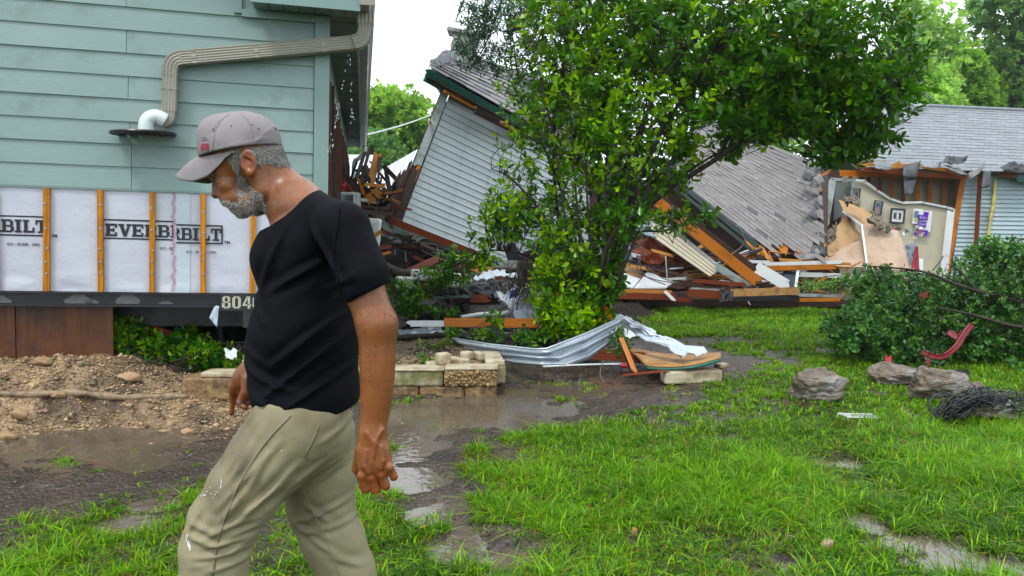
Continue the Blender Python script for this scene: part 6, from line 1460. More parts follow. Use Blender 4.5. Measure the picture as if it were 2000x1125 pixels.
# fallen shrub on the right
fs = on(1900, 720)
fr = [((1720, 555, 75, 40, 8.8, .5), 230, .3, .9), ((1680, 640, 70, 50, 8.1, .5), 320, .3, .9), ((1760, 620, 110, 70, 8.3, .6), 640, .3, .9), ((1860, 590, 110, 70, 8.4, .6), 560, .3, .9), ((1770, 690, 90, 35, 7.9, .4), 280, .25, .9), ((1950, 560, 90, 90, 8.4, .7), 560, .35, .95), ((1960, 490, 70, 32, 8.6, .4), 240, .35, .95), ((1970, 650, 80, 60, 8.2, .6), 360, .2, .9), ((2090, 590, 110, 110, 8.4, .8), 500, .3, 1), ((1880, 660, 90, 50, 8.2, .5), 320, .2, .9), ((1990, 720, 40, 30, 7.6, .3), 50, .4, .95), ((1640, 660, 30, 40, 8.0, .3), 60, .3, .9)]
fst = [(sp_((2150, 640, 8.4), (1990, 590, 8.1), (1880, 560, 7.9), (1800, 530, 8.0), (1700, 520, 8.4)), .03, .006), (sp_((2150, 650, 8.4), (2000, 640, 7.8), (1900, 615, 7.7), (1830, 600, 7.7)), .025, .006), (sp_((2150, 600, 8.5), (2000, 520, 8.4), (1930, 480, 8.5)), .025, .006), (sp_((1900, 560, 7.9), (1876, 530, 8), (1850, 515, 8.2)), .012, .003)]
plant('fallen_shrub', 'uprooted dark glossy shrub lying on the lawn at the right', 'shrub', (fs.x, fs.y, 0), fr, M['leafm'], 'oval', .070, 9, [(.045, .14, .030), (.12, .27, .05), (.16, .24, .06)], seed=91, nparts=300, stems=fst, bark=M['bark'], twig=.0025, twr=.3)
# broken branch laid on the grass by the drywall
plant('broken_branch', 'thin leafy branch lying across the grass before the drywall slabs', 'branch', on(1800, 560), [((1640, 552, 90, 14, 11.4, .3), 90, .7, .9), ((1740, 545, 90, 12, 11, .3), 90, .7, .9), ((1600, 556, 50, 12, 11.6, .3), 40, .7, .9)], M['leafm'], 'lance', .09, 6, [(.07, .19, .03), (.16, .33, .05), (.2, .3, .1)], seed=92, stems=[(sp_((1850, 552, 10.4), (1790, 532, 10.8), (1740, 524, 11.2), (1660, 534, 11.6)), .014, .004)], twig=.003)
# leafy bush under the teal house
plant('crushed_bush', 'bright leafy bush crushed beneath the raised house', 'bush', on(330, 700), [((232, 662, 62, 44, 6.5, .25), 280, .6, 1.1), ((320, 680, 60, 32, 6.45, .2), 190, .45, 1.05), ((400, 694, 60, 30, 6.4, .2), 220, .4, 1), ((455, 708, 28, 18, 6.3, .12), 34, .4, .9), ((370, 655, 40, 20, 6.6, .2), 30, .2, .9)], M['leaf'], 'obovate', .075, 7, [(.035, .13, .012), (.14, .29, .02), (.3, .3, .05)], seed=93, stems=[(sp_((300, 700, 6.5), (350, 680, 6.5), (420, 672, 6.5), (480, 668, 6.5)), .012, .005), (sp_((200, 690, 6.4), (260, 700, 6.3), (330, 712, 6.2)), .008, .003)])
plank('timber', 'split brown timber lying in the bush under the raised house', at(268, 634, 6.75), at(432, 690, 6.6), 18, .05, M['rust'], cat='timber', jag=(.12, .1))
plank('timber', 'dark board end behind the split timber', at(390, 668, 6.8), at(436, 682, 6.7), 22, .04, M['brown'], cat='timber')
# leafy branches over the debris
plant('fallen_bough', 'leafy bough fallen over the white foam blocks', 'branch', on(840, 640), [((800, 565, 50, 28, 9.0, .3), 90, .4, .95), ((870, 540, 60, 30, 9.1, .3), 100, .4, .95), ((800, 600, 40, 22, 8.8, .2), 56, .35, .95), ((890, 500, 40, 26, 9.2, .2), 40, .4, .9), ((860, 605, 40, 14, 8.8, .2), 26, .3, .9)], M['leaf'], 'obovate', .085, 7, [(.030, .11, .012), (.10, .24, .02), (.25, .24, .04)], seed=94, stems=[(sp_((765, 610, 8.8), (820, 570, 9), (880, 530, 9.1), (930, 480, 9.3)), .014, .004), (sp_((870, 560, 9), (880, 585, 8.9), (900, 610, 8.8)), .008, .003)])
plant('sprig', 'leafy sprigs poking out between the orange board and bent metal sheet', 'branch', on(900, 690), [((890, 650, 22, 18, 8.1, .1), 14, .6, 1), ((845, 672, 40, 10, 7.7, .1), 12, .6, 1), ((960, 655, 60, 10, 7.9, .1), 22, .4, .95), ((1040, 655, 50, 12, 7.9, .2), 28, .3, 1), ((830, 700, 16, 8, 7.2, .05), 5, .4, .9), ((965, 625, 26, 18, 8.0, .1), 8, .6, 1.1), ((1210, 660, 26, 34, 7.35, .12), 34, .1, .8)], M['leaf'], 'obovate', .085, 6, [(.035, .13, .012), (.13, .28, .02), (.25, .24, .04)], seed=95, stems=[(sp_((800, 690, 7.6), (850, 675, 7.7), (900, 655, 8)), .006, .003)])
# red plastic chair caught in the shrub
M['redd'] = mat('dull_red_plastic', (.24, .018, .03), (.18, .015, .025), rough=.35)
rc = thing('red_chair', 'broken red plastic chair frame caught in the fallen shrub', 'chair', on(1860, 715))
def ribbon(name, pts, w, th, mt, par):
    P_ = smooth_path(pts, 6); return sweep(name, P_, w, th, mt, par, ribs=1, nrm=Vector((0, -1, 0)))
ribbon('arm', sp_((1800, 686, 7.72), (1835, 698, 7.68), (1865, 680, 7.68), (1885, 650, 7.72), (1898, 634, 7.74)), .055, .02, M['redd'], rc)
ribbon('leg', sp_((1806, 690, 7.72), (1812, 705, 7.70), (1808, 718, 7.68)), .05, .02, M['redd'], rc)
ribbon('back', sp_((1852, 648, 7.8), (1872, 660, 7.74), (1880, 650, 7.74)), .06, .02, M['redd'], rc)
tag(crumple('red_scrap', [at(1728, 695, 7.5), at(1742, 695, 7.5), at(1740, 716, 7.4), at(1730, 716, 7.4)], 6, .03, M['red'], seed=5), 'small red plastic scrap under the fallen shrub', 'scrap')
tag(crumple('black_liner', [at(1862, 722, 7.3), at(1890, 722, 7.4), at(1904, 760, 7.0), at(1896, 760, 7.0)], 12, .05, M['blackp'], seed=6), 'black plastic liner edge behind the largest boulder', 'liner')
tag(plank('orange_scrap', None, at(1795, 582, 8.0), at(1815, 572, 8.0), 12, .02, M['rust'], jag=(.03, .03)), 'orange brown scrap of wood resting in the fallen shrub', 'scrap')
# ---------------- the walking man ----------------
YM = 2.0
def J(px, py, w=0.0): return np.array(at(px, py, YM + w))
def rr(r, w=0.0): return r / F * (YM + w)
def smin(a, b, k):
    h = np.clip(.5 + .5 * (b - a) / k, 0, 1); return b * (1 - h) + a * h - k * h * (1 - h)
def smax(a, b, k): return -smin(-a, -b, k)
def cone(P, a, b, ra, rb, sy=1.0):
    """tapered capsule; sy squashes it along depth"""
    a = np.array(a, float); b = np.array(b, float); q = P - a; d = b - a
    if sy != 1.0: q = q * np.array([1, 1 / sy, 1]); d = d * np.array([1, 1 / sy, 1])
    t = np.clip((q @ d) / (d @ d), 0, 1); e = np.linalg.norm(q - t[:, None] * d, axis=1) - (ra + (rb - ra) * t)
    return e * (min(sy, 1.0))
def elp(P, c, r, rot=0.0):
    """ellipsoid, radii (x, depth, z), rotated in the picture plane by rot degrees (clockwise on screen positive)"""
    q = P - c; ca, sa = math.cos(R(rot)), math.sin(R(rot))
    x = q[:, 0] * ca - q[:, 2] * sa; z = q[:, 0] * sa + q[:, 2] * ca
    k = np.sqrt((x / r[0]) ** 2 + (q[:, 1] / r[1]) ** 2 + (z / r[2]) ** 2); k2 = np.sqrt((x / r[0] ** 2) ** 2 + (q[:, 1] / r[1] ** 2) ** 2 + (z / r[2] ** 2) ** 2)
    return k * (k - 1) / np.maximum(k2, 1e-6)
def surfnet(fn, lo, hi, h):
    lo = np.array(lo); H = 4 * h; nc = np.ceil((np.array(hi) - lo) / H).astype(int); n = nc * 4 + 1
    ax = [lo[i] + np.arange(nc[i] + 1) * H for i in range(3)]
    G = np.stack(np.meshgrid(*ax, indexing='ij'), -1); c = fn(G.reshape(-1, 3)).reshape(G.shape[:3])
    idx = [np.minimum(np.round(np.arange(n[i]) / 4).astype(int), nc[i]) for i in range(3)]
    Fv = c[np.ix_(*idx)].astype(np.float32); msk = np.abs(Fv) < H * 1.7
    I = np.argwhere(msk); P = lo + I * h
    val = np.empty(len(P), np.float32)
    for s in range(0, len(P), 400000): val[s:s + 400000] = fn(P[s:s + 400000])
    Fv[msk] = val
    ins = Fv < 0
    s8 = [ins[a:n[0] - 1 + a, b:n[1] - 1 + b, c_:n[2] - 1 + c_] for a in (0, 1) for b in (0, 1) for c_ in (0, 1)]
    cnt = sum(x.astype(np.int8) for x in s8); act = (cnt > 0) & (cnt < 8); cells = np.argwhere(act)
    cid = -np.ones(act.shape, np.int32); cid[act] = np.arange(len(cells))
    acc = np.zeros((len(cells), 3)); num = np.zeros(len(cells))
    C8 = [(a, b, c_) for a in (0, 1) for b in (0, 1) for c_ in (0, 1)]
    vals = [Fv[cells[:, 0] + a, cells[:, 1] + b, cells[:, 2] + c_] for a, b, c_ in C8]
    for i in range(8):
        for j in range(i + 1, 8):
            d = np.array(C8[j]) - np.array(C8[i])
            if np.abs(d).sum() != 1: continue
            a, b = vals[i], vals[j]; x = (a < 0) != (b < 0); t = np.where(x, a / np.where(x, a - b, 1), 0)
            acc[x] += (np.array(C8[i]) + t[:, None] * d)[x]; num[x] += 1
    V_ = lo + (cells + acc / num[:, None]) * h
    Fa = []
    for ax_ in range(3):
        u, v = (ax_ + 1) % 3, (ax_ + 2) % 3
        sl0 = [slice(None)] * 3; sl1 = [slice(None)] * 3; sl0[ax_] = slice(0, -1); sl1[ax_] = slice(1, None)
        a, b = ins[tuple(sl0)], ins[tuple(sl1)]; E = np.argwhere(a != b); E = E[(E[:, u] > 0) & (E[:, v] > 0) & (E[:, u] < n[u] - 1) & (E[:, v] < n[v] - 1)]
        q = []
        for du, dv in ((-1, -1), (0, -1), (0, 0), (-1, 0)):
            e = E.copy(); e[:, u] += du; e[:, v] += dv; q.append(cid[e[:, 0], e[:, 1], e[:, 2]])
        q = np.stack(q, -1); fl = a[E[:, 0], E[:, 1], E[:, 2]]; q = np.where(fl[:, None], q, q[:, ::-1]); Fa.append(q)
    Fa = np.concatenate(Fa); Fa = Fa[(Fa >= 0).all(1)]
    return V_, Fa
def nrmls(fn, P, e=.0015):
    g = np.stack([fn(P + np.eye(3)[i] * e) - fn(P - np.eye(3)[i] * e) for i in range(3)], -1); return g / np.maximum(np.linalg.norm(g, axis=1)[:, None], 1e-9)
def snap(fn, P, lift=.0, it=5):
    P = np.array(P, float)
    for _ in range(it): P = P - nrmls(fn, P) * (fn(P) - lift)[:, None]
    return P
def trace(fn, px, py, lift=.0005, near=1.55):
    d = np.array(ray(px, py)); d /= np.linalg.norm(d); t = near; o = np.array([0, 0, CAMZ])
    for _ in range(60):
        v = float(fn((o + d * t)[None])[0]) - lift; t += v * .8
        if abs(v) < 2e-4 or t > 2.9: break
    return o + d * t
W0 = -.02         # head centre depth
# --- head ---
def f_head(P):
    j = lambda x, y, w=0.: J(x, y, W0 + w); r = lambda v: rr(v, W0)
    d = elp(P, j(476, 293), (r(70), .077, r(60)), 24)
    d = smin(d, elp(P, j(500, 318), (r(52), .068, r(46)), 30), r(14))
    d = smin(d, cone(P, j(440, 322), j(464, 380), r(30), r(24), 1.75), r(16))                # face mask
    d = smin(d, elp(P, j(415, 340), (r(10), .045, r(10))), r(10))                           # brow
    for s in (-1, 1):
        d = smin(d, cone(P, j(512, 372, s * .045), j(474, 408, s * .016), r(15), r(14)), r(16))   # jaw
        d = smin(d, cone(P, j(500, 330, s * .055), j(512, 372, s * .048), r(14), r(15)), r(14))
        d = smin(d, elp(P, j(443, 362, s * .043), (r(15), .016, r(12)), 20), r(10))          # cheek
        d = smin(d, elp(P, j(455, 388, s * .030), (r(20), .018, r(18))), r(12))
    d = smin(d, elp(P, j(470, 410), (r(15), .028, r(13))), r(10))                           # chin
    d = smin(d, cone(P, j(470, 388), j(500, 398), r(24), r(22), 1.5), r(12))
    d = smin(d, cone(P, j(420, 348), j(422.5, 374), r(5.5), r(8.5)), r(6))                  # nose
    d = smin(d, cone(P, j(432, 350), j(436, 376), r(9), r(12)), r(8))
    d = smin(d, elp(P, j(421.5, 380), (r(8.5), .0125, r(8)), -10), r(3))
    for s in (-1, 1): d = smin(d, elp(P, j(430.5, 382.5, s * .0125), (r(7), .0065, r(5.5)), 10), r(3))
    for s in (-1, 1): d = smax(d, -elp(P, j(421, 353, s * .034), (r(8), .014, r(5.5)), 20), r(7))       # eye sockets
    for s in (-1, 1):
        d = smin(d, elp(P, j(429, 354, s * .031), (r(9.0), .0125, r(8.5))), r(2.0))                        # eyeball under the lid
        d = smin(d, cone(P, j(420, 345.5, s * .022), j(432, 347, s * .044), r(3.2), r(2.6)), r(5))       # brow ridge
        d = smax(d, -cone(P, j(418, 355.5, s * .025), j(430, 357, s * .043), r(.9), r(.7)), r(1.6))      # lid crease
    d = smin(d, elp(P, j(444, 394), (r(13), .026, r(8)), 10), r(7))                          # upper lip mound
    d = smin(d, cone(P, j(446, 400, -.014), j(446, 400, .014), r(4.6), r(4.6)), r(4)); d = smin(d, cone(P, j(452.5, 408.5, -.012), j(452.5, 408.5, .012), r(4.6), r(4.6)), r(3.5))
    d = smax(d, -cone(P, j(445, 404.5, -.024), j(445, 404.5, .024), r(1.1), r(1.1)), r(1.8))
    for s in (-1, 1): d = smax(d, -cone(P, j(436, 389, s * .019), j(458, 394, s * .036), r(.8), r(.8)), r(5))
    # ears
    for s in (-1, 1):
        w = s * .080
        e = elp(P, j(485, 316, w), (r(16.5), .0075, r(25)), -14)
        e = smax(e, -elp(P, j(484.5, 317, w + s * .007), (r(9.5), .0085, r(17)), -14), r(3))
        e = smin(e, cone(P, j(479, 303, w + s * .002), j(494, 312, w + s * .002), r(2.4), r(2.2)), r(2)); e = smin(e, cone(P, j(494, 312, w + s * .001), j(491, 328, w), r(2.4), r(2.4)), r(2))
        e = smin(e, cone(P, j(474, 324, w + s * .001), j(479, 330, w + s * .001), r(3.2), r(3.0)), r(3)); e = smin(e, elp(P, j(487, 338, w), (r(6), .005, r(7))), r(4))
        e = smin(e, cone(P, j(482, 322, w - s * .012), j(490, 322, w - s * .010), r(9), r(9)), r(3))
        d = smin(d, e, r(3.0))
    return d
def f_neck(P):
    d = cone(P, J(528, 345, -.02), J(580, 408, -.01), rr(41), rr(50), .98)
    d = smin(d, cone(P, J(580, 408, -.01), J(612, 455, 0), rr(52), rr(72), 1.35), .03)
    for w, x in ((-.17, 668), (.17, 650)): d = smin(d, cone(P, J(590, 392, .3 * w), J(x, 444, w), rr(28, w), rr(44, w)), .05)
    d = smin(d, cone(P, J(494, 340, W0 - .062), J(545, 425, -.045), rr(7), rr(6)), .012)          # neck cord
    return d
def f_torso(P, g=0.):
    d = 9.
    segs = [((612, 482), 92 + g, (600, 640), 99 + g, 1.45), ((600, 640), 99 + g, (597, 760), 97 + g, 1.38), ((597, 760), 97 + g, (600, 830), 88 + g, 1.4)]
    d = None
    for (a, ra, b, rb, sy) in segs:
        e = cone(P, J(*a), J(*b), rr(ra), rr(rb), sy); d = e if d is None else smin(d, e, .03)
    d = smin(d, elp(P, J(560, 500), (rr(60 + g), .15, rr(60 + g))), .04)
    d = smin(d, elp(P, J(566, 690), (rr(80 + g), .13, rr(80 + g))), .04)                           # belly
    return d
NA = -.215; FAW = .215
def f_sleeves(P, g=0.):
    d = cone(P, J(672, 452, -.175), J(710, 540, NA), rr(50 + g, NA), rr(42 + g, NA))
    d = smin(d, cone(P, J(710, 540, NA), J(736, 640, NA), rr(42 + g, NA), rr(36 + g, NA)), .02)
    e = cone(P, J(645, 450, .175), J(610, 600, FAW), rr(48 + g), rr(40 + g))
    return d, e
def f_arms(P):
    d = cone(P, J(672, 452, -.175), J(735, 632, NA), rr(46, NA), rr(37, NA))
    d = smin(d, elp(P, J(752, 636, NA + .01), (rr(18, NA), .024, rr(24, NA))), .02)
    K = [(736, 632, 36), (737, 665, 36), (737.5, 700, 35.5), (737, 735, 34.5), (735.5, 770, 32), (733, 800, 29.5), (730.5, 825, 27), (728, 850, 25.5)]
    fa = None
    for (x0_, y0_, r0_), (x1_, y1_, r1_) in zip(K[:-1], K[1:]):
        e_ = cone(P, J(x0_, y0_, NA), J(x1_, y1_, NA), rr(r0_, NA), rr(r1_, NA)); fa = e_ if fa is None else np.minimum(fa, e_)
    d = smin(d, fa, .022)
    # near hand, back of the hand towards the camera
    w = NA - .012; r = lambda v: rr(v, w)
    h = cone(P, J(728, 850, w), J(732, 905, w), r(25), r(30), .62)
    h = smin(h, cone(P, J(711, 880, w), J(716, 928, w), r(17), r(15), .75), .012); h = smin(h, cone(P, J(742, 880, w), J(752, 915, w), r(18), r(14), .75), .012)
    for (kx, ky), (tx, ty), rk in (((707, 930), (714, 957), 9.8), ((726, 933), (734, 959), 10.0), ((745, 927), (753, 951), 9.4), ((760, 914), (769, 933), 8.4)):
        f1 = cone(P, J(kx, ky, w - .004), J(tx, ty - 2, w - .000), r(rk + .6), r(rk - .2)); f1 = smin(f1, elp(P, J(kx, ky - 2, w - .010), (r(8), .007, r(8))), .008)
        f1 = smin(f1, cone(P, J(tx, ty - 2, w), J(tx - 4, ty - 8, w + .032), r(rk - .4), r(rk - 1)), .003); f1 = smin(f1, cone(P, J(tx - 4, ty - 8, w + .032), J(kx - 4, ky - 2, w + .034), r(rk - 1), r(rk - 2)), .004)
        h = smin(h, f1, .0016)
    h = smin(h, cone(P, J(706, 880, w + .014), J(698, 915, w + .030), r(13), r(11)), .010); h = smin(h, cone(P, J(698, 915, w + .030), J(712, 938, w + .048), r(10.5), r(8.5)), .004)
    for (a, b, c_) in (((716, 846), (734, 868), (731, 890)), ((749, 838), (733, 862), (727, 905)), ((716, 880), (712, 912), (718, 925)), ((746, 872), (748, 900), (746, 915))):
        h = smin(h, cone(P, J(*a, w - .018), J(*b, w - .0195), r(2.4), r(2.6)), .006); h = smin(h, cone(P, J(*b, w - .0195), J(*c_, w - .019), r(2.6), r(2.0)), .006)
    for (x0_, y0_), (x1_, y1_) in (((716, 938), (724, 966)), ((736, 938), (744, 963)), ((753, 928), (763, 950))):
        h = smax(h, -cone(P, J(x0_, y0_, w - .014), J(x1_, y1_, w - .010), r(.9), r(1.5)), .002)
    d = smin(d, h, .014)
    # far arm and hand
    w = FAW; r = lambda v: rr(v, w)
    e = cone(P, J(640, 450, .175), J(590, 610, w), r(44), r(34)); e = smin(e, cone(P, J(590, 610, w), J(506, 700, w), r(33), r(21), .9), .02)
    h = cone(P, J(503, 702, w), J(478, 738, w), r(21), r(21), .7); h = smin(h, cone(P, J(480, 730, w), J(456, 758, w + .01), r(18), r(13), .8), .012); h = smin(h, cone(P, J(494, 735, w), J(478, 770, w + .01), r(17), r(13), .8), .012)
    h = smin(h, cone(P, J(453, 754, w + .012), J(450, 782, w + .012), r(9.6), r(8.6)), .006); h = smin(h, cone(P, J(450, 782, w + .012), J(451.5, 806, w + .006), r(8.3), r(6.4)), .002)       # index
    h = smin(h, cone(P, J(484, 740, w - .018), J(479, 766, w - .022), r(10.5), r(9)), .008); h = smin(h, cone(P, J(479, 766, w - .022), J(469, 784, w - .022), r(9), r(7)), .003)        # thumb
    h = smin(h, cone(P, J(462, 758, w + .024), J(466, 784, w + .022), r(9.4), r(8)), .004); h = smin(h, cone(P, J(466, 784, w + .022), J(479, 796, w + .012), r(8), r(6.4)), .002)      # middle
    h = smin(h, cone(P, J(474, 762, w + .034), J(482, 784, w + .030), r(8.8), r(7.6)), .004); h = smin(h, cone(P, J(482, 784, w + .030), J(492, 786, w + .018), r(7.6), r(6)), .002)      # ring
    h = smin(h, cone(P, J(484, 756, w + .040), J(492, 772, w + .036), r(8), r(7)), .004); h = smin(h, cone(P, J(492, 772, w + .036), J(499, 772, w + .024), r(7), r(5.6)), .002)
    return d, smin(e, h, .012)
def f_body(P):
    t = f_torso(P, -18.); a, b = f_arms(P); n = f_neck(P)
    d = smin(smin(t, n, .03), a, .02); d = smin(d, b, .02); return smin(d, f_head(P), .014)
Vb, Fb = surfnet(f_body, (-.80, YM - .30, CAMZ - .62), (-.20, YM + .32, CAMZ + .30), .0027)
# skin colouring: base tone, warmer ear and nose, greying stubble zone
bx, by = proj(Vb)
def inpoly(px, py, poly):
    c = np.zeros(px.shape, bool); n = len(poly); j = n - 1
    for i in range(n):
        xi, yi = poly[i]; xj, yj = poly[j]
        k = ((yi > py) != (yj > py)) & (px < (xj - xi) * (py - yi) / (yj - yi + 1e-9) + xi); c ^= k; j = i
    return c
def softpoly(px, py, poly, w):
    ed = np.full(px.shape, 1e9); n = len(poly)
    for i in range(n):
        a = np.array(poly[i]); b = np.array(poly[(i + 1) % n]); d = b - a; t = np.clip(((px - a[0]) * d[0] + (py - a[1]) * d[1]) / (d @ d), 0, 1)
        ed = np.minimum(ed, np.hypot(px - a[0] - t * d[0], py - a[1] - t * d[1]))
    s = np.where(inpoly(px, py, poly), ed, -ed); return ss(-w, w, s)
BEARD = [(462, 356), (465, 336), (470, 338), (480, 354), (496, 370), (510, 379), (520, 392), (524, 412), (508, 428), (482, 432), (466, 424), (458, 415), (450, 404), (436, 399), (432, 392), (446, 390), (458, 397), (467, 392), (464, 376)]
HAIR = [(440, 300), (468, 290), (469, 302), (466, 318), (464, 338), (459, 334), (455, 320), (446, 310)]
HAIR2 = [(488, 292), (545, 280), (553, 296), (564, 320), (548, 322), (532, 318), (510, 312), (504, 322), (501, 306), (494, 298)]
skin = np.array([.262, .106, .048]); red_ = np.array([.29, .078, .034]); hairc = np.array([.26, .23, .20])
n1 = fbm(Vb * 30, 401, 4)[:, None]; n2 = fbm(Vb * 110, 402, 3)[:, None]
n0 = fbm(Vb * 9, 403, 3)[:, None]; colb = skin * (1 + n1 * .55 + n2 * .4 + n0 * .5)
m = np.exp(-(((bx - 486) / 16) ** 2 + ((by - 318) / 24) ** 2))[:, None] * .6 + np.exp(-(((bx - 423) / 12) ** 2 + ((by - 380) / 10) ** 2))[:, None] * .6
m = m + (by > 900)[:, None] * .35 * ss(900, 945, by)[:, None] + ((by > 760) & (bx < 500))[:, None] * .3
colb = colb * (1 - np.clip(m, 0, 1)) + red_ * (1 + n1 * .3) * np.clip(m, 0, 1)
hd = (by < 450)
k = (softpoly(bx, by, BEARD, 7) * .35 * hd)[:, None]; colb = colb * (1 - k) + hairc * (1 + n2) * k
k = (np.maximum(softpoly(bx, by, HAIR, 5), softpoly(bx, by, HAIR2, 6)) * .8 * hd * (Vb[:, 2] > 0))[:, None]; colb = colb * (1 - k) + hairc * .7 * k
lip = (np.exp(-(((bx - 450) / 6) ** 2 + ((by - 408) / 3.5) ** 2)) * .7)[:, None]; colb = colb * (1 - lip) + np.array([.20, .055, .045]) * lip
nail = (np.exp(-(((bx - 468) / 5) ** 2 + ((by - 787) / 5) ** 2)) * .8 + np.exp(-(((bx - 757) / 3.2) ** 2 + ((by - 936) / 5) ** 2)) * .7)[:, None] * (np.abs(Vb[:, 1:2] - (YM + FAW - .03)) < .5); nail = np.clip(nail, 0, 1); colb = colb * (1 - nail) + np.array([.52, .34, .30]) * nail
man = thing('person', 'older man in grey cap, black t-shirt and stained khaki trousers walking left with head bowed', 'person', (J(600, 800)[0], YM, 0))
ms = mat('skin', (1, 1, 1), (.93, .88, .86), rough=.38, sc=60, bump=.0006, bsc=220, attr=True, sss=.10, rvar=.10)
link('body', mesh('body', Vb, Fb, True, np.clip(colb, 0, 1)), man, None, ms)
for pts_, r_, m_ in (([(418.5, 354), (421, 356.5), (426, 358), (431, 357.5)], .0007, (.012, .008, .006)), ([(420, 350.5), (425, 349.5), (431, 351), (434, 354)], .0005, (.10, .04, .02)), ([(421, 360), (427, 363), (434, 362)], .0004, (.14, .055, .03))):
    Q_ = [Vector(tuple(trace(f_head, x, y, .0001))) for x, y in pts_]; v, f = tube(smooth_path(Q_, 4), r_, 5); link('eyelid', mesh('eyelid', v, f, True), man.children[0], None, mat('lid', m_, rough=.5, rvar=0))
# --- hair, beard, brow as strands rooted on the skin ---
def strands(name, sel, N, L, flow, cols, seed, mt, wid=.0006, lift=.35, curl=.3):
    rs = np.random.RandomState(seed); I = np.flatnonzero(sel > .25); pr = sel[I] / sel[I].sum(); I = rs.choice(I, N, p=pr)
    P = Vb[I] + rs.normal(size=(N, 3)) * .0012; n = nrmls(f_body, P); P = P - n * f_body(P)[:, None]
    fl = np.array(flow) if np.ndim(flow) == 1 else flow[I]
    d = fl + n * lift + rs.normal(size=(N, 3)) * curl; d -= n * np.minimum(0, (d * n).sum(1) - .15)[:, None]; d /= np.linalg.norm(d, axis=1)[:, None]
    l = L * rs.uniform(.5, 1.2, N)[:, None]; d2 = d + rs.normal(size=(N, 3)) * curl * .5 + np.array([0, 0, -.3]) - n * .25; d2 /= np.linalg.norm(d2, axis=1)[:, None]
    s = np.cross(d, n); s /= np.maximum(np.linalg.norm(s, axis=1), 1e-6)[:, None]; w = wid
    m1 = P + d * l * .5; t = m1 + d2 * l * .5
    V_ = np.stack([P - s * w, P + s * w, m1 - s * w * .8, m1 + s * w * .8, t], 1); F_ = np.array([(0, 1, 3), (0, 3, 2), (2, 3, 4)])[None] + (np.arange(N) * 5)[:, None, None]
    ci = rs.randint(0, len(cols), N); c = np.array(cols)[ci] * rs.uniform(.7, 1.2, (N, 1))
    return link(name, mesh(name, V_.reshape(-1, 3), F_.reshape(-1, 3), False, np.repeat(c, 5, 0)), man, None, mt)
mh = mat('hair', (1, 1, 1), (.9, .9, .9), rough=.5, attr=True, rvar=0)
sb = softpoly(bx, by, BEARD, 5) * hd; nose_ = (bx < 430) & (by < 391); sb[nose_] = 0; sb *= np.clip(.45 + fbm(Vb * 60, 451, 3) * 2.2 + ss(500, 460, bx) * .6, .08, 1)
white_ = [(.56, .54, .50), (.40, .37, .33), (.70, .67, .62), (.18, .14, .11), (.34, .30, .26)]
o = strands('beard', sb, 9000, .0054, (-.25, 0, -.8), white_, 1, mh, .00045, .35, .45); o['kind'] = 'stuff'
gre = [(.27, .255, .235), (.16, .145, .13), (.42, .40, .37), (.07, .06, .05), (.34, .32, .29)]
s1 = softpoly(bx, by, HAIR, 4) * hd; s2 = softpoly(bx, by, HAIR2, 6) * hd
o = strands('hair', s1, 2600, .010, (.35, 0, -.8), gre + white_, 2, mh, .0005, .2, .3); o['kind'] = 'stuff'
o = strands('hair', s2, 9000, .014, (.75, 0, -.55), gre, 3, mh, .0005, .15, .22); o['kind'] = 'stuff'
br_ = np.exp(-(((bx - 424) / 9) ** 2 + ((by - 344) / 2.6) ** 2)) * hd
o = strands('eyebrow', br_, 140, .006, (.5, -.1, -.2), [(.10, .08, .06), (.2, .17, .14)], 4, mh, .0004, .3, .3); o['kind'] = 'stuff'
fa_ = ((by > 600) & (by < 830) & (bx > 690)).astype(float) * np.clip(fbm(Vb * 14, 409) * 2 + .3, 0, 1)
o = strands('arm_hair', fa_, 900, .011, (-.2, 0, -.9), [(.05, .03, .02)], 5, mh, .00022, .25, .3); o['kind'] = 'stuff'

# --- t-shirt ---
HEMP = ((470, 808), (490, 806), (520, 800), (545, 804), (571, 812), (600, 820), (626, 825), (660, 824), (690, 818), (705, 812), (730, 808))
HX = np.array([J(x, y, -.185)[0] for x, y in ((470, 812), (490, 808), (520, 792), (545, 801), (571, 812), (600, 822), (626, 827), (660, 824), (690, 815), (705, 806), (730, 800))]); HZ = np.array([J(x, y, -.185)[2] for x, y in ((470, 812), (490, 808), (520, 792), (545, 801), (571, 812), (600, 822), (626, 827), (660, 824), (690, 815), (705, 806), (730, 800))])
CX = [(500, 452), (522, 447), (540, 441), (557, 431), (572, 422), (586, 411), (600, 396), (614, 382), (626, 371), (637, 361), (650, 350), (700, 300)]
CXx = np.array([J(*p, -.055)[0] for p in CX]); CXz = np.array([J(*p, -.055)[2] for p in CX])
slA, slB = J(672, 452, -.175), J(725, 600, NA); sdir = (J(751, 556, NA) - J(668, 597, NA)); sdir /= np.linalg.norm(sdir); snr = np.array([sdir[2] * -1, 0, sdir[0]]); snr = snr if snr[2] < 0 else -snr
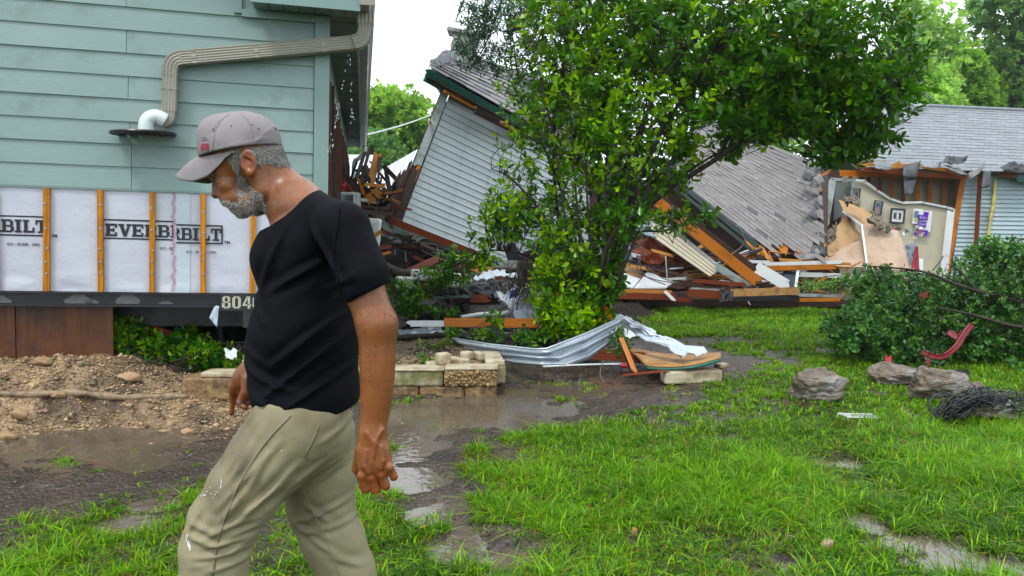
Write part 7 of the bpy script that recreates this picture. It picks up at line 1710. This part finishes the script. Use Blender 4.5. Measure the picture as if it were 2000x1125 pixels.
def f_shirt(P):
    t = f_torso(P, 0.); n = f_neck(P) - .004; a, b = f_sleeves(P, 5.)
    a = smax(a, (P - J(668, 597, NA)) @ snr, .004)
    b = smax(b, (P - J(640, 590, FAW)) @ np.array([.3, 0, -.95]), .004)
    d = smin(smin(t, n, .03), a, .028); d = smin(d, b, .03)
    X, Z = P[:, 0], P[:, 2]
    # folds
    ax_ = [((668, 500), (560, 560), .004), ((690, 600), (560, 700), .004), ((695, 640), (540, 760), .005), ((700, 700), (560, 790), .005), ((500, 560), (560, 620), .003), ((490, 700), (620, 740), .004), ((495, 740), (640, 800), .004), ((640, 430), (720, 560), .005), ((600, 420), (540, 560), .003), ((655, 560), (740, 520), .003), ((488, 660), (560, 690), .003)]
    for p, q, am in ax_:
        a_, b_ = J(*p), J(*q); a2 = np.array([a_[0], a_[2]]); b2 = np.array([b_[0], b_[2]]); dd = b2 - a2; qv = np.stack([X, Z], -1) - a2; t_ = np.clip((qv @ dd) / (dd @ dd), 0, 1); e = np.linalg.norm(qv - t_[:, None] * dd, axis=1)
        near = (P[:, 1] < YM + .02); d = d - near * am * 1.35 * (np.exp(-(e / .008) ** 2) - .8 * np.exp(-((e - .017) / .011) ** 2)) * np.sin(np.pi * np.clip(t_, .02, .98)) ** .6
    d = d - fbm(P * np.array([7, 7, 11.]), 411, 3) * .010
    hem = np.interp(X, HX, HZ) - Z; arm_ = (a < t - .01) | (b < t - .01)
    skirt = cone(P, J(602, 770), J(600, 850), rr(99), rr(97), 1.42); d = smin(d, smax(skirt, hem * .9, .003), .006)
    d = np.where(arm_, d, smax(d, hem * .9, .003))
    col_ = Z - np.interp(X, CXx, CXz); d = smax(d, np.where(P[:, 1] < YM + .16, col_ * .72, -1), .003)
    return d
Vs, Fs = surfnet(f_shirt, (-.72, YM - .31, CAMZ - .55), (-.24, YM + .32, CAMZ + .16), .0042)
mt_ = mat('black_cotton', (.0013, .0017, .0030), (.0026, .0034, .0058), rough=.75, sc=9, bump=.0012, bsc=300, spec=.10, rvar=.06)
sh = link('t_shirt', mesh('t_shirt', Vs, Fs, True), man, None, mt_)
col_pts = [] and [Vector(tuple(trace(f_shirt, x + 2, y + 5, -.001))) for x, y in CX[1:9]]

hemp = [] and [Vector(tuple(trace(f_shirt, *proj(np.array([x, YM - .12, np.interp(x, HX, HZ) + .014])), .0002))) for x in np.linspace(HX[1] + .012, HX[-2] - .02, 26)]

sm_ = [Vector(tuple(trace(f_shirt, x, y, .0002))) for x, y in ((655, 372), (664, 392), (662, 430), (655, 470), (652, 510), (662, 552), (668, 585))]
v, f = tube(smooth_path(sm_, 5), .0013, 5); link('sleeve_seam', mesh('sleeve_seam', v, f, True), sh, None, mt_)
sm_ = [Vector(tuple(trace(f_shirt, x, y, .0002))) for x, y in ((672, 583), (690, 577), (708, 569), (726, 560), (742, 551))]
v, f = tube(smooth_path(sm_, 5), .0011, 5); link('cuff_stitch', mesh('cuff_stitch', v, f, True), sh, None, mt_)
# --- trousers ---
LEG1 = [((578, 828), 90, -.085), ((526, 894), 79, -.095), ((478, 957), 72, -.10), ((438, 1020), 69, -.10), ((420, 1072), 66, -.10), ((416, 1140), 65, -.10), ((408, 1300), 60, -.10), ((402, 1450), 56, -.10)]
LEG2 = [((610, 850), 82, .07), ((622, 920), 73, .09), ((626, 977), 66, .10), ((648, 1050), 60, .10), ((676, 1118), 55, .10), ((700, 1190), 52, .10), ((745, 1300), 50, .11), ((790, 1410), 48, .11)]
def f_legs(P, g=0.):
    out = None
    for leg in (LEG1, LEG2):
        d = None
        for (a, ra, wa), (b, rb, wb) in zip(leg[:-1], leg[1:]):
            e = cone(P, J(*a, wa), J(*b, wb), rr(ra + g, wa), rr(rb + g, wb), 1.0 if ra < 75 else 1.0); d = e if d is None else smin(d, e, .02)
        out = d if out is None else smin(out, d, .012)
    return out
FOLD = [((560, 850), (430, 990), .005), ((540, 880), (420, 1040), .004), ((590, 900), (470, 1020), .006), ((575, 930), (440, 1030), .006), ((500, 1000), (400, 1050), .005), ((490, 1050), (395, 1065), .006), ((485, 1075), (380, 1085), .005), ((480, 1100), (400, 1110), .005), ((365, 1045), (440, 1060), .005), ((520, 830), (440, 960), .003), ((690, 880), (600, 940), .004), ((690, 960), (590, 1000), .006), ((705, 1000), (600, 1020), .004), ((580, 1000), (700, 1080), .004), ((640, 900), (560, 960), .004), ((400, 980), (360, 1050), .004), ((650, 1060), (720, 1090), .004), ((690, 830), (620, 870), .003), ((500, 1010), (450, 1030), .005), ((498, 1030), (430, 1048), .005), ((460, 1090), (380, 1100), .004), ((486, 1060), (450, 1075), .005), ((470, 880), (440, 930), .003), ((520, 900), (490, 960), .003), ((375, 1020), (430, 1035), .003), ((610, 960), (660, 1000), .004), ((600, 1010), (660, 1030), .004)]
def f_pants(P):
    d = f_legs(P); d = smin(d, cone(P, J(597, 770), J(600, 845), rr(84), rr(84), 1.45), .03)
    X, Z = P[:, 0], P[:, 2]
    for p, q, am in FOLD:
        w = .10 if p[0] > 560 and p[1] > 850 and q[0] > 580 else -.16; a_, b_ = J(*p, w), J(*q, w); a2 = np.array([a_[0], a_[2]]); b2 = np.array([b_[0], b_[2]]); dd = b2 - a2; qv = np.stack([X, Z], -1) - a2; t_ = np.clip((qv @ dd) / (dd @ dd), 0, 1); e = np.linalg.norm(qv - t_[:, None] * dd, axis=1)
        d = d - am * 1.15 * (np.exp(-(e / .0065) ** 2) - .75 * np.exp(-((e - .014) / .009) ** 2)) * np.sin(np.pi * np.clip(t_, .02, .98)) ** .6
    d = d - fbm(P * np.array([8, 6, 9.]), 421, 3) * .009 - fbm(P * np.array([20, 12, 26.]), 425, 3) * .0035
    return smax(d, Z - (CAMZ - .428), .004)
Vp, Fp = surfnet(f_pants, (-.92, YM - .27, CAMZ - 1.39), (-.18, YM + .28, CAMZ - .38), .0052)
px_, py_ = proj(Vp)
kh = np.array([.335, .300, .195]); st_ = np.array([.17, .145, .10]); n1 = fbm(Vp * 9, 431, 4); n2 = fbm(Vp * 40, 432, 3)
stain = np.clip(softpoly(px_, py_, [(470, 800), (600, 800), (560, 860), (470, 960), (410, 1010), (395, 950), (440, 870)], 26) * .7 + n1 * 1.3, 0, 1) * (Vp[:, 1] < YM + .03) * .6 + np.clip(softpoly(px_, py_, [(556, 960), (610, 930), (640, 1010), (600, 1050), (574, 1010)], 18) * .5, 0, 1) + np.clip(n1 * 1.2, 0, .4)
cp_ = kh * (1 - np.clip(stain, 0, .85)[:, None]) + st_ * np.clip(stain, 0, .85)[:, None]; cp_ = cp_ * (1 + n2[:, None] * .25)
mp_ = mat('khaki_cotton', (1, 1, 1), (.9, .9, .88), rough=.72, sc=14, bump=.0009, bsc=420, attr=True, spec=.3)
tr = link('trousers', mesh('trousers', Vp, Fp, True, np.clip(cp_, 0, 1)), man, None, mp_)
def stitch(name, pts, w, r, mt, lift=.0003, par=None, k=5):
    P_ = smooth_path([Vector(tuple(J(x, y, w))) for x, y in pts], k); Q_ = [trace(f_pants, *proj(np.array(p)), lift) for p in P_]; v, f = tube([Vector(tuple(q)) for q in Q_], r, 5); return link(name, mesh(name, v, f, True), par or tr, None, mt)
mst = mat('stitching', (.31, .29, .20), rough=.7, rvar=0); msd = mat('seam_shadow', (.12, .11, .08), rough=.8, rvar=0)
stitch('side_seam', [(566, 812), (520, 862), (480, 920), (455, 970), (436, 1020), (424, 1060), (414, 1125)], -.18, .0016, mst)
stitch('side_seam', [(569, 813), (523, 863), (483, 921), (458, 971), (439, 1021), (427, 1061), (417, 1125)], -.18, .0009, msd)
stitch('pocket_seam', [(622, 830), (612, 856), (594, 892)], -.16, .0010, mst); stitch('pocket_seam', [(626, 831), (616, 857), (598, 893), (612, 898), (640, 888)], -.16, .0009, msd)
stitch('inseam', [(592, 958), (612, 1000), (640, 1060), (662, 1125)], .03, .0012, mst)
# paint flecks
mpw = mat('white_fleck', (.7, .7, .68), rough=.6, rvar=0); m = MB(); rs = np.random.RandomState(6)
spots = [(399, 967, 3.2, 1.6), (404, 960, 2, 1), (412, 964, 1.2, 1.2), (420, 966, 1.4, 1.4), (425, 962, 1.2, 1), (416, 972, 1, 1), (432, 940, .9, 7), (431, 950, .9, 5), (410, 952, 1.6, .8), (550, 880, 2.0, 1.0), (422, 960, 1.0, 1.8), (393, 968, 1, 2.2), (364, 1052, 2.0, 8), (368, 1062, 3.0, 8), (371, 1070, 2.2, 6), (366, 1046, 1.4, 5), (402, 1030, 1, .8), (412, 1035, .8, .8)]
for x, y, a, b in spots:
    q = [trace(f_pants, x + a * math.cos(t) * rs.uniform(.7, 1.2), y + b * math.sin(t) * rs.uniform(.7, 1.2), .0009) for t in np.linspace(0, 6.28, 9)[:-1]] + [trace(f_pants, x, y, .001)]; m.add([tuple(v) for v in q], [(i, (i + 1) % 8, 8) for i in range(8)])
o = m.obj('paint_fleck', mpw, tr); o['kind'] = 'stuff'
# --- boots ---
mb_ = mat('brown_boot', (.10, .055, .03), (.06, .035, .02), rough=.6, bump=.001, bsc=60)
for (ax_, ay_, w, tilt_) in ((404, 1440, -.10, 0), (790, 1420, .11, .5)):
    an = J(ax_, ay_, w); gzv = gzf(an[0], an[1]) + .03; 
    heel = np.array([an[0] + .03, an[1], gzv + .03 + tilt_ * .10]); ball = np.array([an[0] - .13, an[1], gzv + .028]); toe = np.array([an[0] - .20, an[1], gzv + .026])
    fb_ = lambda P: smax(smin(smin(cone(P, an, heel + np.array([0, 0, .02]), .050, .044), cone(P, heel + np.array([-.02, 0, .01]), ball, .046, .044, .95), .03), cone(P, ball, toe, .044, .034, 1.1), .02), (gzv - .022) - P[:, 2], .004)
    v, f = surfnet(fb_, an - np.array([.30, .1, .34]), an + np.array([.12, .1, .1]), .006)
    link('boot', mesh('boot', v, f, True), man, None, mb_)
# --- cap ---
def f_cap(P):
    c = J(468, 291, W0); d = elp(P, c, (rr(77), .094, rr(70)), 6)
    d = smin(d, elp(P, J(500, 262, W0), (rr(42), .075, rr(34)), 12), .02)
    d = smin(d, elp(P, J(430, 262, W0), (rr(38), .07, rr(36)), -10), .015)
    a = J(387, 311, W0); b = J(541, 284, W0); dd = b - a; n_ = np.array([dd[2], 0, -dd[0]]); n_ = n_ / np.linalg.norm(n_); n_ = n_ if n_[2] < 0 else -n_
    d = d - fbm(P * 11, 441, 3) * .006
    for p, q, am in (((430, 240), (415, 300), -.0022), ((487, 232), (497, 262), -.0008), ((440, 228), (424, 262), -.0026), ((520, 270), (450, 296), .0016), ((524, 250), (500, 285), .0018), ((480, 280), (430, 298), .0014)):
        a_, b_ = J(*p, -.08), J(*q, -.08); a2 = np.array([a_[0], a_[2]]); b2 = np.array([b_[0], b_[2]]); e2 = b2 - a2; qv = np.stack([P[:, 0], P[:, 2]], -1) - a2; t_ = np.clip((qv @ e2) / (e2 @ e2), 0, 1); e = np.linalg.norm(qv - t_[:, None] * e2, axis=1); d = d - am * np.exp(-(e / .004) ** 2) * (P[:, 1] < YM)
    cut = (P - a) @ n_ + .012 * (((P[:, 1] - YM - W0) / .09) ** 2 - 1) * 0
    return smax(smax(d, cut, .002), -(smax(d + .004, -9 + cut * 0, .001)), .0005) if False else smax(d, cut, .002)
Vc, Fc = surfnet(f_cap, (-.80, YM - .13, CAMZ + .10), (-.55, YM + .11, CAMZ + .29), .0026)
mc_ = mat('mauve_grey_cap', (.225, .200, .205), (.275, .248, .255), rough=.8, sc=18, bump=.0006, bsc=500, dirt=(.15, .13, .13), dsc=14, dth=(.56, .78))
cap = link('cap', mesh('cap', Vc, Fc, True), man, None, mc_)
def cline(name, pts, r, mt, lift=.0, w=-.14, par=None):
    P_ = smooth_path([Vector(tuple(J(x, y, w))) for x, y in pts], 6); Q_ = [trace(f_cap, *proj(np.array(p)), lift) for p in P_]; v, f = tube([Vector(tuple(q)) for q in Q_], r, 5); return link(name, mesh(name, v, f, True), par or cap, None, mt)
msm = mat('cap_seam', (.12, .10, .11), rough=.8, rvar=0)
cline('seam', [(448, 224), (430, 238), (420, 262), (414, 300)], .0008, msm); cline('seam', [(470, 222), (484, 236), (492, 256), (496, 276)], .0005, msm); cline('sweatband', [(400, 311), (437, 303), (490, 295), (538, 286)], .0016, msm, lift=-.0005)
for x, y in ((446, 237), (408, 243), (497, 227), (520, 236)):
    q = snap(f_cap, [tuple(J(x, y, -.12))], .0003, 8)[0]; v, f = tube([Vector(tuple(q)) - Vector((0, .0008, 0)), Vector(tuple(q)) + Vector((0, .001, 0))], .0022, 10); link('eyelet', mesh('eyelet', v, f), cap, None, msm)
v, f = tube([Vector(tuple(J(468, 222.5, W0))) + Vector((0, 0, -.003)), Vector(tuple(J(468, 222.5, W0))) + Vector((0, 0, .004))], .007, 12); link('button', mesh('button', v, f, True), cap, None, mc_)
# adjustable strap bulge at the back
q = elp; fst_ = lambda P: smax(elp(P, J(533, 250, W0 - .012), (rr(8), .016, rr(6)), 30), -elp(P, J(537, 256, W0 - .012), (rr(8), .013, rr(4)), 30), .001)
v, f = surfnet(fst_, J(533, 250, W0 - .012) - .03, J(533, 250, W0 - .012) + .03, .0018); link('strap', mesh('strap', v, f, True), cap, None, mc_)
# brim
nb_u, nb_v = 33, 14; v = []
c0 = J(462, 298, W0); BC = (0, .2, .34, .6, .8, .93, 1.0); BX = (452, 441, 428, 404, 375, 351, 342); BY = (301, 307, 324, 346, 356, 352, 346)
for i in range(nb_u):
    th = R(-88 + 176 * i / (nb_u - 1)); s, c_ = math.sin(th), math.cos(th)
    bx0 = np.array([c0[0] - rr(74) * c_ ** .9, YM + W0 + .088 * s, 0]); bx0[2] = np.interp(bx0[0], [J(387, 0, W0)[0], J(445, 0, W0)[0]], [J(0, 311, W0)[2], J(0, 301, W0)[2]])
    ex_, ey_ = np.interp(c_, BC, BX), np.interp(c_, BC, BY); e3 = J(ex_, ey_, W0 - .088 * abs(s) * (1 - .12 * c_)); b3 = J(462 - 76 * c_ ** .9, np.interp(462 - 74 * c_ ** .9, (387, 445), (307, 298)), W0 - .090 * abs(s))
    for k in range(nb_v):
        t = k / (nb_v - 1); q = b3 * (1 - t) + e3 * t; x, z = q[0], q[2] + .004 * math.sin(math.pi * t)
        y = YM + W0 + .088 * s * (1 - .12 * c_ * t)
        v.append((x, y, z + .0015 * math.sin(t * 3)))
f = [(i * nb_v + k, i * nb_v + k + 1, (i + 1) * nb_v + k + 1, (i + 1) * nb_v + k) for i in range(nb_u - 1) for k in range(nb_v - 1)]
bo = link('brim', mesh('brim', v, f, True), cap, None, mc_); sd = bo.modifiers.new('s', 'SOLIDIFY'); sd.thickness = .0035; sd.offset = 0
# lettering on the crown front
def caplet(polys, x0, y0, sx, sy, mt, sk=0.0):
    m = MB()
    for poly in polys:
        n = len(poly); pts = []
        for i in range(n):
            a, b = poly[i], poly[(i + 1) % n]
            for t in (0, .5): pts.append((a[0] + (b[0] - a[0]) * t, a[1] + (b[1] - a[1]) * t))
        q = [trace(f_cap, x0 + p[0] * sx + p[1] * sk, y0 - p[1] * sy, .0012) for p in pts]; m.add([tuple(r_) for r_ in q], [tuple(range(len(pts)))])
    return m.obj('lettering', mt, cap)
SE = [rect(0, 0, .3, 1), rect(.3, 0, 1, .22), rect(.3, .39, .9, .61), rect(.3, .78, 1, 1)]
SB = [rect(0, 0, .28, 1), rect(.28, 0, .85, .22), rect(.28, .39, .8, .61), rect(.28, .78, .85, 1), rect(.72, .22, 1, .45), rect(.72, .55, .98, .78)]
mr_ = mat('cap_red', (.42, .02, .04), rough=.7, rvar=0)
caplet(SE, 391.5, 293, 6.5, 12.5, mr_, 1.5); caplet(SB, 399, 292.5, 7, 12.5, mr_, 1.5)
for k in range(6): caplet([rect(0, 0, .7, 1)], 393 + k * 2.4, 275.5 - k * .2, 2.2, 2.6, msm)
for k in range(4): caplet([rect(0, 0, .7, 1)], 395 + k * 2.2, 270.5 - k * .2, 2.0, 2.4, msm)
# ---------------- grass ----------------
def lawn_density(px, py, x, y):
    """0 bare mud .. 1 full turf, laid out over the yard"""
    P = np.stack([x, y, x * 0], -1); n = fbm(P * 1.7, 201, 4) + .55 * fbm(P * 6, 203, 3)
    # signed distance style fields in yard coordinates
    right = ss(0, 1, (px - np.interp(py, [600, 640, 700, 740, 790, 830, 880, 930, 1000, 1125, 1500], [1190, 1300, 1420, 1400, 1330, 1130, 960, 840, 770, 690, 650]) + n * 420) / 170)
    backl = (py < 660) * ss(1190, 1215, px)
    left = ss(930, 1090, py + n * 330) * (1 - ss(330, 520, px))
    mid = ss(940, 1010, py + n * 260) * ss(300, 420, px) * .8
    d = np.maximum.reduce([right, backl, left * .78, mid])
    d = d * (1 - ss(.004, .02, pudk(x, y)) * .93)
    hole = ss(.06, .2, fbm(P * 2.6, 207, 4)) * (1 - ss(1100, 1700, px)) * .7 + ss(.08, .22, fbm(P * 2.6, 209, 4)) * .5
    d = d * (1 - np.clip(hole, 0, .9))
    spr = (fbm(P * 4.5, 211, 3) > .11) * (py > 740) * .38 * (px > 640) + (fbm(P * 4.5, 211, 3) > .2) * (py > 840) * .3
    return np.clip(np.maximum(d, spr), 0, 1)
def blades(name, label, N, x0, x1, y0, y1, hmin, hmax, wid, seed, full=False, lean=.55):
    rs = np.random.RandomState(seed)
    nt_ = max(1, N // 9)
    # tufts: cluster centres then blades around them
    cx = rs.uniform(x0, x1, nt_); cy = y0 + (y1 - y0) * rs.uniform(0, 1, nt_) ** .85
    px, py = proj(np.stack([cx, cy, cx * 0], -1))
    inv = (px > -420) & (px < 2900)
    d = lawn_density(px, py, cx, cy)
    k = (rs.uniform(0, 1, nt_) < d) & inv & ~((py < 745) & (px < 1195)) & ~((cy > 5.2) & (cx < -1.9) & (rs.uniform(0, 1, nt_) < .985)) & (cy < 13.5)
    cx, cy, d = cx[k], cy[k], d[k]
    M_ = 9; X_ = np.repeat(cx, M_) + rs.normal(0, .016, len(cx) * M_); Y_ = np.repeat(cy, M_) + rs.normal(0, .016, len(cx) * M_); dd = np.repeat(d, M_)
    n = len(X_); Z_ = np.where(Y_ < 9.3, gz(X_, Y_), gz0(X_, Y_)) - .004
    ta = np.repeat(rs.uniform(0, 6.28, len(cx)), M_) + rs.normal(0, .9, n)
    lm = fbm(np.stack([X_ * 2, Y_ * 2, X_ * 0], -1), 221, 3)
    H = rs.uniform(hmin, hmax, n) * (.7 + .5 * dd) * (1 + lm * .9); ln = np.abs(rs.normal(0, lean, n)) + .15
    w = wid * rs.uniform(.6, 1.3, n)
    dx, dy = np.cos(ta), np.sin(ta); sx, sy = -dy, dx
    def pt(t, s): 
        off = ln * t ** 1.7 * H; hh = H * (t - .28 * ln * t * t); 
        return np.stack([X_ + dx * off + sx * w * s, Y_ + dy * off + sy * w * s, Z_ + np.maximum(hh, 0)], -1)
    P_ = np.stack([pt(0., -.5), pt(0., .5), pt(.5, -.45), pt(.5, .45), pt(1., 0)], 1)
    Fq = np.array([(0, 1, 3), (0, 3, 2), (2, 3, 4)])[None] + (np.arange(n) * 5)[:, None, None]
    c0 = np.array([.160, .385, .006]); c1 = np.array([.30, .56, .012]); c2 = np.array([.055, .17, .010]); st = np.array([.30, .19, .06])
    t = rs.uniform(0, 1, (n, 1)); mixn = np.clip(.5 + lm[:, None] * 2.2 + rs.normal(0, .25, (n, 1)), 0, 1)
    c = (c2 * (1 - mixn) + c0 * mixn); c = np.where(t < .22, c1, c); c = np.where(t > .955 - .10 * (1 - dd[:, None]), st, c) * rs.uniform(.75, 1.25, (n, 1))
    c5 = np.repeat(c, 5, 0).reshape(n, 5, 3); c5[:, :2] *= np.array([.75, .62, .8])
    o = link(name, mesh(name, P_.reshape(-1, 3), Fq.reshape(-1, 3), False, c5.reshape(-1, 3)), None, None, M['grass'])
    o['kind'] = 'stuff'; tag(o, label, 'grass'); return n
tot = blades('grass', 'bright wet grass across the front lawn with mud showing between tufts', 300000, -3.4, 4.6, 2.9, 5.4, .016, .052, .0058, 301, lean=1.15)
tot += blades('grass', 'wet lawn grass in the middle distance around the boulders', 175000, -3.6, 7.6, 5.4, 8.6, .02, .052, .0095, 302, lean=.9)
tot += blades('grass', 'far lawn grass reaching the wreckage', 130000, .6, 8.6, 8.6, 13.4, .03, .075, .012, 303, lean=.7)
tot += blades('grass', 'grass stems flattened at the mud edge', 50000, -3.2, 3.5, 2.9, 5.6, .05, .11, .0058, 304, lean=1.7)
# weedy clumps sprouting from the mud
rs = np.random.RandomState(5)
print('blades', tot)
# dead leaves and twigs on the ground
m = MB()
for i in range(260):
    p = gd(rs.uniform(0, 1500), rs.uniform(745, 960)); L = rs.uniform(.01, .06); a = rs.uniform(0, 6.28)
    z = gzf(p.x, p.y) + .006; z = max(z, WATER + .004); q = Vector((p.x, p.y, z)); e = q + Vector((math.cos(a) * L, math.sin(a) * L, rs.uniform(0, .012)))
    m.tube([q, (q + e) / 2 + Vector((0, 0, .004)), e], .0016, 3, False)
o = m.obj('twig_litter', M['bark']); o['kind'] = 'stuff'; tag(o, 'thin dark twigs littering the mud and puddles', 'twigs')
for i, (x, y, l) in enumerate(((1606, 1072, 'cream dead leaf on the front lawn'), (1238, 1052, 'brown dead leaf on the front lawn'), (1555, 1070, 'pale torn leaf in the front lawn'), (838, 1040, 'orange dead leaf in the grass by the puddle'))):
    c = on(x, y, .035); V0, F0 = unit_leaf('oval'); a = i * 1.3
    o = link('dead_leaf', mesh('dead_leaf', V0 * .05, F0, False), None, Matrix.Translation(c) @ Matrix.Rotation(a, 4, 'Z') @ Matrix.Rotation(.3, 4, 'X'), M['dryp'] if i % 2 == 0 else M['splint']); tag(o, l, 'leaf')

rs = np.random.RandomState(61); N = 900; P_ = np.array([gd(rs.uniform(0, 2000), 1125 - 420 * rs.rand() ** 1.3) for _ in range(N)])
P_[:, 2] = gz(P_[:, 0], P_[:, 1]) + rs.uniform(.004, .035, N); D_ = rs.normal(size=(N, 3)) * np.array([1, 1, .25])
v, f, c = leaves_mesh(P_, D_, rs.uniform(.008, .03, N), np.array([.30, .20, .09]) * rs.uniform(.25, 1.5, (N, 1)), 'lance', 62)
o = link('straw_litter', mesh('straw_litter', v, f, False, c), None, None, M['leafm']); o['kind'] = 'stuff'; tag(o, 'torn straw and leaf scraps strewn over lawn and mud', 'litter')

# wet surfaces: every base colour sits a little lower so that the sky's sheen carries the highlights
for m_ in bpy.data.materials:
    if not m_.use_nodes: continue
    nt = m_.node_tree; b = nt.nodes.get('Principled BSDF')
    if b is None or m_.name.startswith('water'): continue
    s = b.inputs['Base Color']
    if s.is_linked:
        src = s.links[0].from_socket; h = NN(nt, 'HueSaturation', Color=src, Value=.80, Saturation=1.12); nt.links.new(h.outputs[0], s)
    else:
        c = s.default_value; s.default_value = (c[0] * .8, c[1] * .8, c[2] * .8, 1)

# rain haze between the yard and the trees
hm_ = bpy.data.materials.new('haze'); hm_.use_nodes = True; nt = hm_.node_tree; nt.nodes.remove(nt.nodes['Principled BSDF'])
pv_ = nt.nodes.new('ShaderNodeVolumePrincipled'); pv_.inputs['Color'].default_value = (.93, .97, 1, 1); pv_.inputs['Density'].default_value = .0006
pv_.inputs['Anisotropy'].default_value = .2
nt.links.new(pv_.outputs[0], nt.nodes['Material Output'].inputs['Volume'])
hz_ = MB().box((5, 30, 9.5), (200, 92, 27)).obj('haze', hm_); hz_['kind'] = 'stuff'; tag(hz_, 'thin rain haze over the yard and trees', 'haze')
S.cycles.volume_bounces = 0; S.cycles.volume_step_rate = 4
